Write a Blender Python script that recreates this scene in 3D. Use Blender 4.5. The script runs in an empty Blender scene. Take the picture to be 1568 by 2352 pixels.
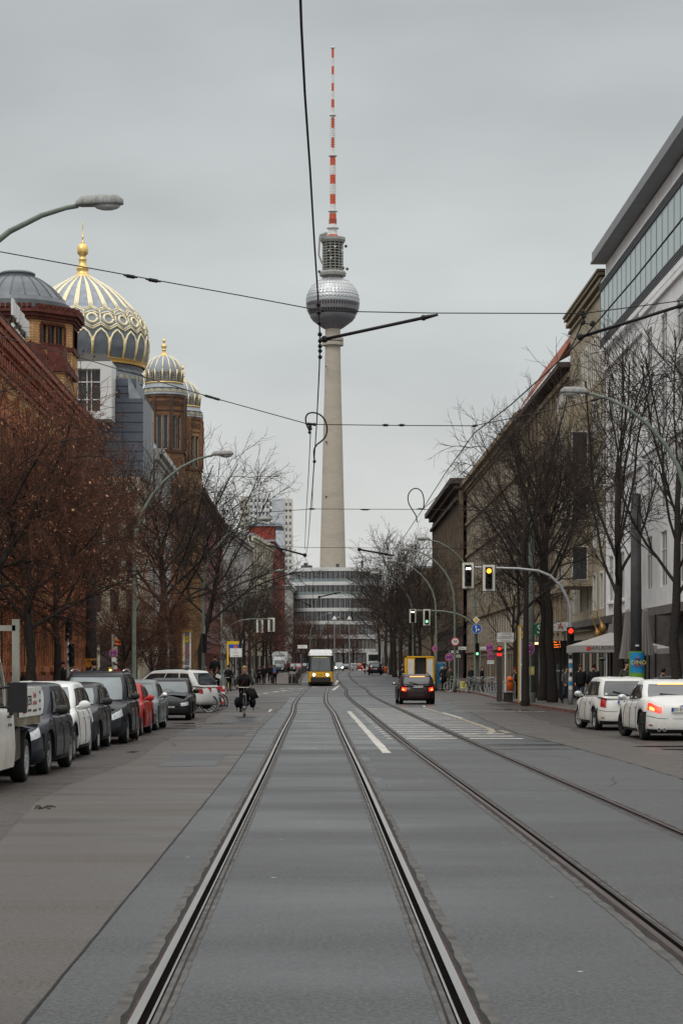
import bpy, bmesh, math, random
import numpy as np
from mathutils import Vector, Matrix
C = bpy.context.scene.collection
PI = math.pi
R = math.radians
# ---------------------------------------------------------------- camera, sky, sun
F = 5040.0; CH = 1.68; HV = 1539.0; UC = 784.0
cam = bpy.data.cameras.new('camera'); camo = bpy.data.objects.new('camera', cam); C.objects.link(camo)
camo.location = (0, 0, CH); camo.rotation_euler = (PI/2, 0, 0)
cam.sensor_fit = 'VERTICAL'; cam.sensor_height = 36; cam.sensor_width = 24
cam.lens = F/2352*36; cam.shift_y = 363/2352; cam.clip_start = 0.5; cam.clip_end = 9000
bpy.context.scene.camera = camo
vs = bpy.context.scene.view_settings
vs.view_transform = 'Standard'; vs.look = 'None'; vs.exposure = 0.0; vs.gamma = 1.0
SUN_EL, SUN_AZ = R(48), R(205)
w = bpy.data.worlds.new("World"); bpy.context.scene.world = w; w.use_nodes = True
nt = w.node_tree; nt.nodes.clear()
out = nt.nodes.new('ShaderNodeOutputWorld'); addn = nt.nodes.new('ShaderNodeAddShader')
b1 = nt.nodes.new('ShaderNodeBackground'); b2 = nt.nodes.new('ShaderNodeBackground')
sky = nt.nodes.new('ShaderNodeTexSky'); sky.sky_type = 'NISHITA'; sky.sun_disc = False
sky.sun_elevation = SUN_EL; sky.sun_rotation = SUN_AZ
b1.inputs['Strength'].default_value = 0.004
nt.links.new(sky.outputs[0], b1.inputs['Color'])
tc = nt.nodes.new('ShaderNodeTexCoord'); sep = nt.nodes.new('ShaderNodeSeparateXYZ')
nt.links.new(tc.outputs['Generated'], sep.inputs[0])
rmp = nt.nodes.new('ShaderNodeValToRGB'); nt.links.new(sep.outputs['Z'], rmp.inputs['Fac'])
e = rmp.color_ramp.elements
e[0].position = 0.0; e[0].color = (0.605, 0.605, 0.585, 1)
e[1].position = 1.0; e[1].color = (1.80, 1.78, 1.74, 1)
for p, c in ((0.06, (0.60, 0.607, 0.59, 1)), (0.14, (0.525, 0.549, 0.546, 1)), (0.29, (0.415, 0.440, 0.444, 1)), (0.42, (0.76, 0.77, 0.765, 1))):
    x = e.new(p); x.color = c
mp = nt.nodes.new('ShaderNodeMapping'); mp.inputs['Scale'].default_value = (2.0, 2.0, 6.0)
mp.inputs['Rotation'].default_value = (0.1, 0.25, 0.3)
nz = nt.nodes.new('ShaderNodeTexNoise'); nz.inputs['Scale'].default_value = 3.4; nz.inputs['Detail'].default_value = 4; nz.inputs['Roughness'].default_value = 0.45
nt.links.new(tc.outputs['Generated'], mp.inputs[0]); nt.links.new(mp.outputs[0], nz.inputs['Vector'])
mr = nt.nodes.new('ShaderNodeMapRange'); mr.inputs[1].default_value = 0.3; mr.inputs[2].default_value = 0.7
mr.inputs[3].default_value = 0.90; mr.inputs[4].default_value = 1.09
nt.links.new(nz.outputs['Fac'], mr.inputs[0])
vm = nt.nodes.new('ShaderNodeVectorMath'); vm.operation = 'SCALE'
nt.links.new(rmp.outputs[0], vm.inputs[0]); nt.links.new(mr.outputs[0], vm.inputs['Scale'])
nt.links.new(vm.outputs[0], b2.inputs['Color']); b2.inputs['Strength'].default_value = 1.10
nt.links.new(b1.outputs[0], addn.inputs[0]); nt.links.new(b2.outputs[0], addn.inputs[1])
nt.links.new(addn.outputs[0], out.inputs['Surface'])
sl = bpy.data.lights.new('sun', 'SUN'); sl.energy = 0.9; sl.angle = R(25); sl.color = (1, 0.96, 0.9)
so = bpy.data.objects.new('sun', sl); C.objects.link(so)
sd = Vector((math.sin(SUN_AZ)*math.cos(SUN_EL), math.cos(SUN_AZ)*math.cos(SUN_EL), math.sin(SUN_EL)))
so.rotation_euler = sd.to_track_quat('Z', 'Y').to_euler()
# ---------------------------------------------------------------- helpers
DR = 0.0113                      # the street drifts slightly to the left
def interp(x, pts):
    if x <= pts[0][0]: return pts[0][1]
    for (a, b), (c, d) in zip(pts, pts[1:]):
        if x <= c: return b + (d-b)*(x-a)/(c-a)
    return pts[-1][1]
ZP = [(0, 0), (110, 0), (135, .05), (168, .15), (205, .27), (254, .7), (290, 1.03), (327, 1.2), (458, 1.62), (700, 1.64), (4000, 1.6)]
def gz(y): return interp(y, ZP)
def at(u, v, d): return Vector(((u-UC)/F*d, d, CH+(HV-v)/F*d))
def X(u, d): return (u-UC)/F*d
def Z(v, d): return CH+(HV-v)/F*d
def S(s, t): return s-DR*t

MATS = {}
def mat(name, col, rough=0.6, metal=0.0, var=0.12, scale=3.0, bump=0.0, emit=0.0, coat=0.0, ior=None, dirt=None, dscale=0.6, stretch=None, spec=None, rvar=0.0):
    if name in MATS: return MATS[name]
    m = bpy.data.materials.new(name); m.use_nodes = True; n = m.node_tree; b = n.nodes['Principled BSDF']
    b.inputs['Roughness'].default_value = rough; b.inputs['Metallic'].default_value = metal
    if ior: b.inputs['IOR'].default_value = ior
    if spec is None and metal == 0 and rough >= .4 and not emit: spec = .22
    if spec is not None: b.inputs['Specular IOR Level'].default_value = spec
    if coat: b.inputs['Coat Weight'].default_value = coat; b.inputs['Coat Roughness'].default_value = 0.04
    t = n.nodes.new('ShaderNodeTexCoord'); mpn = n.nodes.new('ShaderNodeMapping')
    if stretch: mpn.inputs['Scale'].default_value = stretch
    n.links.new(t.outputs['Object'], mpn.inputs[0])
    nz = n.nodes.new('ShaderNodeTexNoise'); nz.inputs['Scale'].default_value = scale; nz.inputs['Detail'].default_value = 6
    n.links.new(mpn.outputs[0], nz.inputs['Vector'])
    mx = n.nodes.new('ShaderNodeMix'); mx.data_type = 'RGBA'
    lo = [c*(1-var) for c in col]; hi = [min(1, c*(1+var)) for c in col]
    mx.inputs[6].default_value = (*lo, 1); mx.inputs[7].default_value = (*hi, 1)
    ct = n.nodes.new('ShaderNodeMapRange'); ct.inputs[1].default_value = .3; ct.inputs[2].default_value = .7
    n.links.new(nz.outputs['Fac'], ct.inputs[0]); n.links.new(ct.outputs[0], mx.inputs[0])
    o = mx.outputs[2]
    if dirt:
        n2 = n.nodes.new('ShaderNodeTexNoise'); n2.inputs['Scale'].default_value = dscale; n2.inputs['Detail'].default_value = 8
        n2.inputs['Roughness'].default_value = .65
        n.links.new(mpn.outputs[0], n2.inputs['Vector'])
        c2 = n.nodes.new('ShaderNodeMapRange'); c2.inputs[1].default_value = .48; c2.inputs[2].default_value = .72; c2.inputs[4].default_value = .75
        n.links.new(n2.outputs['Fac'], c2.inputs[0])
        m2 = n.nodes.new('ShaderNodeMix'); m2.data_type = 'RGBA'; n.links.new(c2.outputs[0], m2.inputs[0])
        n.links.new(o, m2.inputs[6]); m2.inputs[7].default_value = (*dirt, 1); o = m2.outputs[2]
    n.links.new(o, b.inputs['Base Color'])
    if rvar:
        r2 = n.nodes.new('ShaderNodeMapRange'); r2.inputs[1].default_value = .35; r2.inputs[2].default_value = .65
        r2.inputs[3].default_value = max(.02, rough-rvar); r2.inputs[4].default_value = rough+rvar
        n.links.new(nz.outputs['Fac'], r2.inputs[0]); n.links.new(r2.outputs[0], b.inputs['Roughness'])
    if bump:
        bp = n.nodes.new('ShaderNodeBump'); bp.inputs['Strength'].default_value = bump; bp.inputs['Distance'].default_value = .02
        n.links.new(nz.outputs['Fac'], bp.inputs['Height']); n.links.new(bp.outputs[0], b.inputs['Normal'])
    if emit:
        b.inputs['Emission Color'].default_value = (*col, 1); b.inputs['Emission Strength'].default_value = emit
    MATS[name] = m; return m
def brick(name, c1, c2, mortar, bw=.5, bh=.15, ms=.02, rough=.85, dirt=None):
    if name in MATS: return MATS[name]
    m = mat(name, c1, rough)
    n = m.node_tree; b = n.nodes['Principled BSDF']
    g = n.nodes.new('ShaderNodeNewGeometry'); s = n.nodes.new('ShaderNodeSeparateXYZ'); n.links.new(g.outputs['Position'], s.inputs[0])
    ad = n.nodes.new('ShaderNodeMath'); ad.operation = 'ADD'; n.links.new(s.outputs['X'], ad.inputs[0]); n.links.new(s.outputs['Y'], ad.inputs[1])
    cb = n.nodes.new('ShaderNodeCombineXYZ'); n.links.new(ad.outputs[0], cb.inputs['X']); n.links.new(s.outputs['Z'], cb.inputs['Y'])
    bt = n.nodes.new('ShaderNodeTexBrick'); n.links.new(cb.outputs[0], bt.inputs['Vector'])
    bt.inputs['Color1'].default_value = (*c1, 1); bt.inputs['Color2'].default_value = (*c2, 1); bt.inputs['Mortar'].default_value = (*mortar, 1)
    bt.inputs['Scale'].default_value = 1; bt.inputs['Mortar Size'].default_value = ms; bt.inputs['Brick Width'].default_value = bw; bt.inputs['Row Height'].default_value = bh
    nz = n.nodes.new('ShaderNodeTexNoise'); nz.inputs['Scale'].default_value = .9; nz.inputs['Detail'].default_value = 8
    n.links.new(g.outputs['Position'], nz.inputs['Vector'])
    mr = n.nodes.new('ShaderNodeMapRange'); mr.inputs[1].default_value = .3; mr.inputs[2].default_value = .7; mr.inputs[3].default_value = .65; mr.inputs[4].default_value = 1.2
    n.links.new(nz.outputs['Fac'], mr.inputs[0])
    vm = n.nodes.new('ShaderNodeVectorMath'); vm.operation = 'SCALE'; n.links.new(bt.outputs['Color'], vm.inputs[0]); n.links.new(mr.outputs[0], vm.inputs['Scale'])
    n.links.new(vm.outputs[0], b.inputs['Base Color']); return m

ORG = {}
class MB:
    def __init__(s): s.v = []; s.f = []; s.m = []; s.cm = 0; s.mats = []
    def use(s, m):
        if m not in s.mats: s.mats.append(m)
        s.cm = s.mats.index(m); return s
    def face(s, idx): s.f.append(tuple(idx)); s.m.append(s.cm)
    def add(s, vs, fs):
        b = len(s.v); s.v.extend(tuple(v) for v in vs)
        for f in fs: s.face([b+i for i in f])
        return s
    def quad(s, a, b, c, d): return s.add([a, b, c, d], [(0, 1, 2, 3)])
    def box(s, x0, y0, z0, x1, y1, z1):
        return s.add([(x0, y0, z0), (x1, y0, z0), (x1, y1, z0), (x0, y1, z0), (x0, y0, z1), (x1, y0, z1), (x1, y1, z1), (x0, y1, z1)],
                     [(0, 3, 2, 1), (4, 5, 6, 7), (0, 1, 5, 4), (1, 2, 6, 5), (2, 3, 7, 6), (3, 0, 4, 7)])
    def obox(s, c, ax, ay, az, a, b, h):   # centre, unit axes, half sizes
        c = Vector(c); vs = []
        for k in (-1, 1):
            for (i, j) in ((-1, -1), (1, -1), (1, 1), (-1, 1)): vs.append(c+Vector(ax)*a*i+Vector(ay)*b*j+Vector(az)*h*k)
        return s.add(vs, [(0, 3, 2, 1), (4, 5, 6, 7), (0, 1, 5, 4), (1, 2, 6, 5), (2, 3, 7, 6), (3, 0, 4, 7)])
    def prism(s, poly, d0, d1, plane='xz'):  # polygon in a plane extruded along the third axis
        def P(a, b, c): return {'xz': (a, c, b), 'yz': (c, a, b), 'xy': (a, b, c)}[plane]
        n = len(poly); vs = [P(a, b, d0) for a, b in poly]+[P(a, b, d1) for a, b in poly]
        return s.add(vs, [tuple(range(n)), tuple(range(2*n-1, n-1, -1))]+[(i, i+n, (i+1) % n+n, (i+1) % n) for i in range(n)])
    def tube(s, pts, rad, n=8, caps=True):
        pts = [Vector(p) for p in pts]; k = len(pts)
        if not hasattr(rad, '__len__'): rad = [rad]*k
        b = len(s.v); up = None
        for i, p in enumerate(pts):
            t = (pts[min(i+1, k-1)]-pts[max(i-1, 0)])
            if t.length < 1e-9: t = Vector((0, 0, 1))
            t.normalize()
            if up is None: up = Vector((1, 0, 0)) if abs(t.x) < .8 else Vector((0, 1, 0))
            a = (up-t*up.dot(t)).normalized(); c = t.cross(a); up = a
            for j in range(n):
                q = 2*PI*j/n; s.v.append(tuple(p+(a*math.cos(q)+c*math.sin(q))*rad[i]))
        for i in range(k-1):
            for j in range(n): s.face((b+i*n+j, b+i*n+(j+1) % n, b+(i+1)*n+(j+1) % n, b+(i+1)*n+j))
        if caps and n > 2: s.face(range(b+n-1, b-1, -1)); s.face(range(b+(k-1)*n, b+k*n))
        return s
    def lathe(s, prof, c=(0, 0, 0), n=24, axis='z', a0=0.0, a1=2*PI, mats=None, rot=0.0):
        full = abs(a1-a0-2*PI) < 1e-6; m = n if full else n+1; b = len(s.v)
        for r, h in prof:
            for j in range(m):
                q = rot+a0+(a1-a0)*j/n; x, y = r*math.cos(q), r*math.sin(q)
                p = (x, y, h) if axis == 'z' else (x, h, y) if axis == 'y' else (h, x, y)
                s.v.append((c[0]+p[0], c[1]+p[1], c[2]+p[2]))
        for i in range(len(prof)-1):
            if mats: s.use(mats[i])
            for j in range(n):
                k = (j+1) % m
                s.face((b+i*m+j, b+i*m+k, b+(i+1)*m+k, b+(i+1)*m+j))
        return s
    def ball(s, c, r, n=10, sz=(1, 1, 1)):
        h = n//2+1
        b = len(s.v)
        for i in range(h+1):
            t = PI*i/h
            for j in range(n):
                q = 2*PI*j/n; s.v.append((c[0]+r*sz[0]*math.sin(t)*math.cos(q), c[1]+r*sz[1]*math.sin(t)*math.sin(q), c[2]-r*sz[2]*math.cos(t)))
        for i in range(h):
            for j in range(n): s.face((b+i*n+j, b+i*n+(j+1) % n, b+(i+1)*n+(j+1) % n, b+(i+1)*n+j))
        return s
    def mesh(s, name, m=None, smooth=False, origin=(0, 0, 0)):
        me = bpy.data.meshes.new(name)
        V = np.array(s.v, dtype=np.float32).reshape(-1, 3)-np.array(origin, dtype=np.float32)
        me.from_pydata(V.tolist(), [], s.f)
        ml = s.mats if s.mats else [m]
        for x in ml: me.materials.append(x)
        if len(ml) > 1: me.polygons.foreach_set('material_index', s.m)
        if smooth: me.polygons.foreach_set('use_smooth', [True]*len(s.f))
        me.validate(); me.update()
        if smooth:
            bm = bmesh.new(); bm.from_mesh(me); bmesh.ops.recalc_face_normals(bm, faces=bm.faces); bm.to_mesh(me); bm.free()
        return me
    def build(s, name, m=None, parent=None, smooth=False, **kw):
        o = bpy.data.objects.new(name, None)
        org = ORG.get(parent.name, (0, 0, 0)) if parent else kw.get('loc', (0, 0, 0))
        me = s.mesh(name, m, smooth, org)
        bpy.data.objects.remove(o); o = bpy.data.objects.new(name, me); C.objects.link(o)
        if parent: o.parent = parent
        else: o.location = org
        ORG[o.name] = tuple(org)
        for k in ('label', 'category', 'group', 'kind'):
            if k in kw: o[k] = kw[k]
        if smooth == 'auto':
            pass
        return o
def thing(name, label, cat, loc=(0, 0, 0), group=None, world=False, rz=0.0):
    o = bpy.data.objects.new(name, None); C.objects.link(o); o.location = loc; o.rotation_euler.z = rz
    o.empty_display_size = .2
    o['label'] = label; o['category'] = cat
    if group: o['group'] = group
    if world: ORG[o.name] = tuple(loc)
    return o
def dup(o, loc=None, rz=None, label=None, group=None, parent=None, sc=None):
    c = o.copy(); C.objects.link(c)
    if parent is not None: c.parent = parent
    if loc is not None: c.location = loc
    if rz is not None: c.rotation_euler.z = rz
    if sc is not None: c.scale = (sc, sc, sc) if not hasattr(sc, '__len__') else sc
    if label: c['label'] = label
    if group: c['group'] = group
    for ch in list(o.children): dup(ch, parent=c)
    return c
FONT_CACHE = {}
def text(parent, s, size, loc, m, rot=(PI/2, 0, 0), name='lettering', depth=.004, align='CENTER'):
    cu = bpy.data.curves.new('t', 'FONT'); cu.body = s; cu.size = size; cu.extrude = depth; cu.align_x = align; cu.align_y = 'CENTER'
    cu.resolution_u = 2
    t = bpy.data.objects.new('t', cu); C.objects.link(t)
    dg = bpy.context.evaluated_depsgraph_get()
    me = bpy.data.meshes.new_from_object(t.evaluated_get(dg)); bpy.data.objects.remove(t); bpy.data.curves.remove(cu)
    me.name = name; me.materials.clear(); me.materials.append(m)
    o = bpy.data.objects.new(name, me); C.objects.link(o); o.parent = parent
    org = ORG.get(parent.name, (0, 0, 0)) if parent else (0, 0, 0)
    o.location = Vector(loc)-Vector(org); o.rotation_euler = rot
    return o
# ---------------------------------------------------------------- walls with real openings
def wall(mb, O, A, N, w_, z0, z1, ops, depth=.12):
    O = Vector(O); A = Vector(A).normalized(); N = Vector(N).normalized(); U = Vector((0, 0, 1))
    xs = sorted({0.0, w_}|{o[0] for o in ops}|{o[2] for o in ops}); zs = sorted({z0, z1}|{o[1] for o in ops}|{o[3] for o in ops})
    P = lambda x, z, d=0.0: O+A*x+U*z-N*d
    flip = A.cross(U).dot(N) < 0
    def q(a, b, c, d): mb.quad(a, b, c, d) if not flip else mb.quad(d, c, b, a)
    for i in range(len(xs)-1):
        run = None
        for j in range(len(zs)-1):
            cx, cz = (xs[i]+xs[i+1])/2, (zs[j]+zs[j+1])/2
            if any(o[0] < cx < o[2] and o[1] < cz < o[3] for o in ops): continue
            q(P(xs[i], zs[j]), P(xs[i+1], zs[j]), P(xs[i+1], zs[j+1]), P(xs[i], zs[j+1]))
    for (a, b, c, d) in ops:
        q(P(a, b), P(a, b, depth), P(a, d, depth), P(a, d)); q(P(c, b, depth), P(c, b), P(c, d), P(c, d, depth))
        q(P(a, b), P(c, b), P(c, b, depth), P(a, b, depth)); q(P(a, d, depth), P(c, d, depth), P(c, d), P(a, d))
WIN = {}
def window(parent, O, A, N, op, frame, glass, depth=.12, style=1, name='window', lit=None):
    """a window as a part with its pane below it, sharing mesh data with its equals"""
    a, b, c, d = op; wd, ht = c-a, d-b; key = (round(wd, 3), round(ht, 3), style, frame.name, glass.name)
    if key not in WIN:
        f = MB(); t = .07 if wd > .6 else .05
        f.box(-wd/2, -.03, 0, -wd/2+t, .04, ht); f.box(wd/2-t, -.03, 0, wd/2, .04, ht)
        f.box(-wd/2+t, -.03, 0, wd/2-t, .04, t); f.box(-wd/2+t, -.03, ht-t, wd/2-t, .04, ht)
        if style >= 1: f.box(-.03, -.027, t, .03, .035, ht-t)
        if style >= 2: f.box(-wd/2+t, -.03, ht*.66, wd/2-t, .03, ht*.66+.06)
        g = MB(); g.box(-wd/2+.03, .008, .03, wd/2-.03, .02, ht-.03)
        WIN[key] = (f.mesh(name, frame), g.mesh('pane', glass))
    fm, gm = WIN[key]
    A = Vector(A).normalized(); N = Vector(N).normalized()
    Y = -N; Xa = Y.cross(Vector((0, 0, 1))); M = Matrix((Xa, Y, Vector((0, 0, 1)))).transposed()
    P = Vector(O)+A*((a+c)/2)+Vector((0, 0, b))-N*(depth*.6)-Vector(ORG.get(parent.name, (0, 0, 0)))
    o = bpy.data.objects.new(name, fm); C.objects.link(o); o.parent = parent; o.matrix_local = Matrix.Translation(P) @ M.to_4x4()
    p = bpy.data.objects.new('pane', gm); C.objects.link(p); p.parent = o
    return o
# ---------------------------------------------------------------- materials
def g(v): return (v, v, v)
ASPH = mat('worn_asphalt', (.056, .048, .042), .54, var=.2, scale=.5, bump=.0, stretch=(.22, 1.6, 1), rvar=.22, spec=.32)
BED = mat('track_asphalt', (.044, .045, .0475), .52, var=.14, scale=.35, stretch=(.5, 1.0, 1), rvar=.2, spec=.32)
def fine(m, s1=34, s2=9, amt=.55, bump=.2, streak=True):
    n = m.node_tree; b = n.nodes['Principled BSDF']; tcn = n.nodes.new('ShaderNodeTexCoord')
    src = b.inputs['Base Color'].links[0].from_socket
    nz = n.nodes.new('ShaderNodeTexNoise'); nz.inputs['Scale'].default_value = s1; nz.inputs['Detail'].default_value = 5; nz.inputs['Roughness'].default_value = .75
    n.links.new(tcn.outputs['Object'], nz.inputs['Vector'])
    r = n.nodes.new('ShaderNodeMapRange'); r.inputs[1].default_value = .38; r.inputs[2].default_value = .62; r.inputs[3].default_value = 1-amt; r.inputs[4].default_value = 1+amt
    n.links.new(nz.outputs['Fac'], r.inputs[0])
    v = n.nodes.new('ShaderNodeVectorMath'); v.operation = 'SCALE'; n.links.new(src, v.inputs[0]); n.links.new(r.outputs[0], v.inputs['Scale'])
    # pale specks: grit pressed into the surface
    vo = n.nodes.new('ShaderNodeTexVoronoi'); vo.inputs['Scale'].default_value = 1.6; n.links.new(tcn.outputs['Object'], vo.inputs['Vector'])
    lt = n.nodes.new('ShaderNodeMath'); lt.operation = 'LESS_THAN'; lt.inputs[1].default_value = .035; n.links.new(vo.outputs['Distance'], lt.inputs[0])
    mx = n.nodes.new('ShaderNodeMix'); mx.data_type = 'RGBA'; n.links.new(lt.outputs[0], mx.inputs[0]); n.links.new(v.outputs[0], mx.inputs[6]); mx.inputs[7].default_value = (.3, .29, .27, 1)
    n.links.new(mx.outputs[2], b.inputs['Base Color'])
    bp = n.nodes.new('ShaderNodeBump'); bp.inputs['Strength'].default_value = bump; bp.inputs['Distance'].default_value = .01
    nb = n.nodes.new('ShaderNodeTexNoise'); nb.inputs['Scale'].default_value = s1*2.2; nb.inputs['Detail'].default_value = 2
    n.links.new(tcn.outputs['Object'], nb.inputs['Vector']); n.links.new(nb.outputs['Fac'], bp.inputs['Height']); n.links.new(bp.outputs[0], b.inputs['Normal'])
fine(ASPH); fine(BED, bump=.22)
TAR = mat('tar', (.016, .015, .015), .7, var=.4, scale=8, spec=.12)
GROUT = mat('rail_grout', (.075, .072, .068), .8, var=.4, scale=5, bump=.5, spec=.2)
RUST = mat('rusty_rail_edge', (.045, .025, .02), .7, var=.5, scale=9, spec=.12)
STEEL = mat('rail_steel', (.36, .355, .34), .34, metal=1, var=.12, scale=2, stretch=(3, .3, 1))
STEELD = mat('dull_rail_steel', (.09, .065, .058), .4, metal=1, var=.3, scale=2, stretch=(3, .3, 1))
GROOVE = mat('groove_shade', (.006, .005, .005), .9, spec=0.0)  # flat strip: shade of the sunken groove painted as near-black colour
PAVE = brick('paving_slabs', (.13, .12, .11), (.09, .085, .08), (.04, .04, .04), 1.0, .5, .02)
PAVE = mat('paving', (.085, .077, .07), .55, var=.35, scale=2.2, bump=.2, rvar=.15); fine(PAVE, 14)
PAVEB = mat('brown_paving', (.085, .06, .048), .55, var=.25, scale=1.5, rvar=.15)
KERB = mat('kerb_stone', (.14, .13, .118), .6, var=.3, scale=2, dirt=(.08, .05, .045))
PAINT = mat('road_paint', (.46, .44, .40), .5, var=.25, scale=5, dirt=(.10, .10, .10), dscale=6)
PAINTY = mat('aged_road_paint', (.28, .235, .16), .5, var=.25, scale=5, dirt=(.09, .09, .09), dscale=5)
PUD = mat('puddle', (.02, .018, .018), .04, var=.1)
BLACK = mat('black_plastic', (.018, .018, .02), .45, var=.2)
RUBBER = mat('rubber', (.018, .018, .018), .7, var=.2)
WIRE = mat('wire', (.012, .011, .011), .5)
GREENP = mat('grey_green_paint', (.16, .19, .16), .5, var=.2, scale=5, dirt=(.1, .09, .07), dscale=2)
GALV = mat('galvanised_steel', (.36, .37, .38), .45, metal=.4, var=.15, scale=6)
GLASSD = mat('dark_window_glass', (.03, .034, .038), .08, var=.4, scale=.5, ior=1.5)
GLASSM = mat('mid_window_glass', (.10, .11, .115), .12, var=.5, scale=.45)
WHITE = mat('white_render', (.76, .765, .765), .75, var=.07, scale=1.2, dirt=(.60, .60, .61), dscale=.35)
WFRAME = mat('white_window_frame', (.62, .61, .58), .5, var=.05)
DFRAME = mat('dark_window_frame', (.06, .05, .045), .5)
# ---------------------------------------------------------------- ground, road, pavements
YS = [-30, 0, 6] + list(np.arange(8, 120, 4)) + list(np.arange(120, 480, 10)) + [520, 600, 700, 900, 1400, 2500, 4000]
def sheet(name, fl, fr, y0, y1, z, m, kind='structure', skirt=None, n=3, parent=None):
    ys = sorted({float(y0), float(y1)}|{float(y) for y in YS if y0 < y < y1})
    b = MB()
    if skirt: b.use(m); b.use(skirt); b.use(m)
    for a, c in zip(ys, ys[1:]):
        for k in range(n):
            def P(y, q): return (fl(y)+(fr(y)-fl(y))*q/n, y, gz(y)+z)
            b.quad(P(a, k), P(a, k+1), P(c, k+1), P(c, k))
        if skirt:
            b.use(skirt)
            for f_ in (fl, fr): b.quad((f_(a), a, gz(a)-.02), (f_(c), c, gz(c)-.02), (f_(c), c, gz(c)+z), (f_(a), a, gz(a)+z))
            b.use(m)
    if skirt:
        b.use(skirt)
        for y in (y0, y1): b.quad((fl(y), y, gz(y)-.02), (fr(y), y, gz(y)-.02), (fr(y), y, gz(y)+z), (fl(y), y, gz(y)+z))
    return b.build(name, m, kind=kind)
sheet('ground', lambda y: -2500, lambda y: 2500, -30, 4000, -.03, mat('earth', (.07, .065, .06), .9), n=2)
sheet('road', lambda y: -60, lambda y: 60, -20, 900, 0.0, ASPH, n=4)
seaml = [(10, -1.5), (20, -1.62), (35, -1.82), (47, -2.03), (60, -2.3), (80, -2.5), (110, -2.8), (200, -4.0), (330, -4.5)]
seamr = [(10, 5.3), (38, 5.2), (48, 5.0), (58, 4.65), (75, 4.8), (95, 5.3), (200, 6.4), (330, 6.0)]
sheet('track_bed', lambda y: interp(y, seaml), lambda y: interp(y, seamr), 4, 330, .004, BED, n=4)
T1 = [(4, -.10), (10.4, -.18), (35, -.46), (60, -.80), (88, -1.12), (98, -1.35), (115, -1.62), (139, -1.80), (165, -1.9), (205, -1.96), (254, -2.7), (327, -2.8), (450, -1.2), (560, 3)]
T2 = [(4, 2.9), (13, 2.8), (22.2, 2.7), (32.2, 2.53), (44.8, 2.31), (70, 1.98), (88, 1.79), (115, 1.40), (135, 1.15), (150, 1.08), (168, 1.19), (205, .8), (254, .3), (290, .2), (327, .25), (390, .9), (458, 2.2), (560, 6)]
def smooth_path(P):
    ys = np.array([p[0] for p in P], float); xs = np.array([p[1] for p in P], float)
    y0 = np.arange(4, 560, 2.0); x0 = np.interp(y0, ys, xs)
    for _ in range(4):
        k = np.array([1, 2, 3, 2, 1.])/9; x0[2:-2] = np.convolve(x0, k, 'valid')
    yy = np.concatenate([np.arange(4, 40, .22), np.arange(40, 120, 1.2), np.arange(120, 560, 3)])
    return yy, np.interp(yy, y0, x0)
GA = .745
def rail(yy, xx, side, hs, parts):
    """side +1/-1: which rail of the track; head lies on the outer side"""
    rng = random.Random(int(side*7+50)); b = MB()
    def strip(m, o0, o1, z, jit=0.0, lo=4.0, hi=9e9):
        b.use(m); prev = None
        for y, x in zip(yy, xx):
            if y < lo or y > hi: prev = None; continue
            c = x+side*GA
            j0 = rng.uniform(-jit, jit); a = (c+side*(o0+j0), y, gz(y)+z); e = (c+side*(o1), y, gz(y)+z)
            if prev: b.quad(prev[0], prev[1], e, a) if side > 0 else b.quad(prev[1], prev[0], a, e)
            prev = (a, e)
    strip(GROUT, .19, .09, .0075, .008)
    strip(GROUT, -.095, .0, .0076, .006)
    strip(TAR, .128, .102, .0083, .012)
    strip(TAR, -.066, -.052, .0084, .004)
    strip(RUST, .10, .085, .0105)
    strip(hs, .085, .04, .014)
    strip(GROOVE, .04, -.002, .0106)
    strip(hs, -.002, -.014, .0125)
    strip(GROOVE, -.014, -.022, .0101, .003)
    return b
for nm, P, hs in (('tram_track', T1, STEEL), ('tram_track', T2, STEELD)):
    yy, xx = smooth_path(P); root = None
    b = MB()
    for s in (-1, 1):
        r = rail(yy, xx, s, hs, None)
        for m in r.mats:
            b.use(m)
        base = len(b.v); b.v.extend(r.v)
        for f_, mi in zip(r.f, r.m): b.cm = b.mats.index(r.mats[mi]); b.face([i+base for i in f_])
    b.build(nm, None, kind='structure')
# seams of tar between the old and the new asphalt
def line(pts, wd, z, m, name='road_marking', jit=0, seed=1, sub=1.0):
    rng = random.Random(seed); b = MB(); P = []
    for (a, c), (d, e_) in zip(pts, pts[1:]):
        n = max(1, int(math.hypot(d-a, e_-c)/sub))
        for i in range(n): P.append((a+(d-a)*i/n, c+(e_-c)*i/n))
    P.append(pts[-1])
    L = []
    for i, (x, y) in enumerate(P):
        q = P[min(i+1, len(P)-1)]; p = P[max(i-1, 0)]; t = Vector((q[0]-p[0], q[1]-p[1])).normalized(); n = Vector((-t.y, t.x))
        w2 = wd/2*(1+rng.uniform(-jit, jit)); o = rng.uniform(-jit, jit)*wd*.5
        L.append(((x+n.x*(w2+o), y+n.y*(w2+o), gz(y)+z), (x-n.x*(w2-o), y-n.y*(w2-o), gz(y)+z)))
    for p, q in zip(L, L[1:]): b.quad(p[0], q[0], q[1], p[1])
    return b.build(name, m, kind='structure')
line([(interp(y, seaml), y) for y in range(8, 120, 2)], .014, .009, TAR, 'tar_seam', .35, 3, .5)
line([(interp(y, seamr), y) for y in range(8, 90, 2)], .03, .009, TAR, 'tar_seam', .6, 4, .5)
BED2 = mat('damp_asphalt', (.034, .035, .037), .34, var=.25, scale=.5, stretch=(.5, 1.0, 1), rvar=.16, spec=.34); fine(BED2, bump=.12)
BED3 = mat('pale_asphalt', (.054, .055, .057), .6, var=.2, scale=.5, stretch=(.5, 1.0, 1), rvar=.16, spec=.3); fine(BED3, bump=.2)
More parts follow.
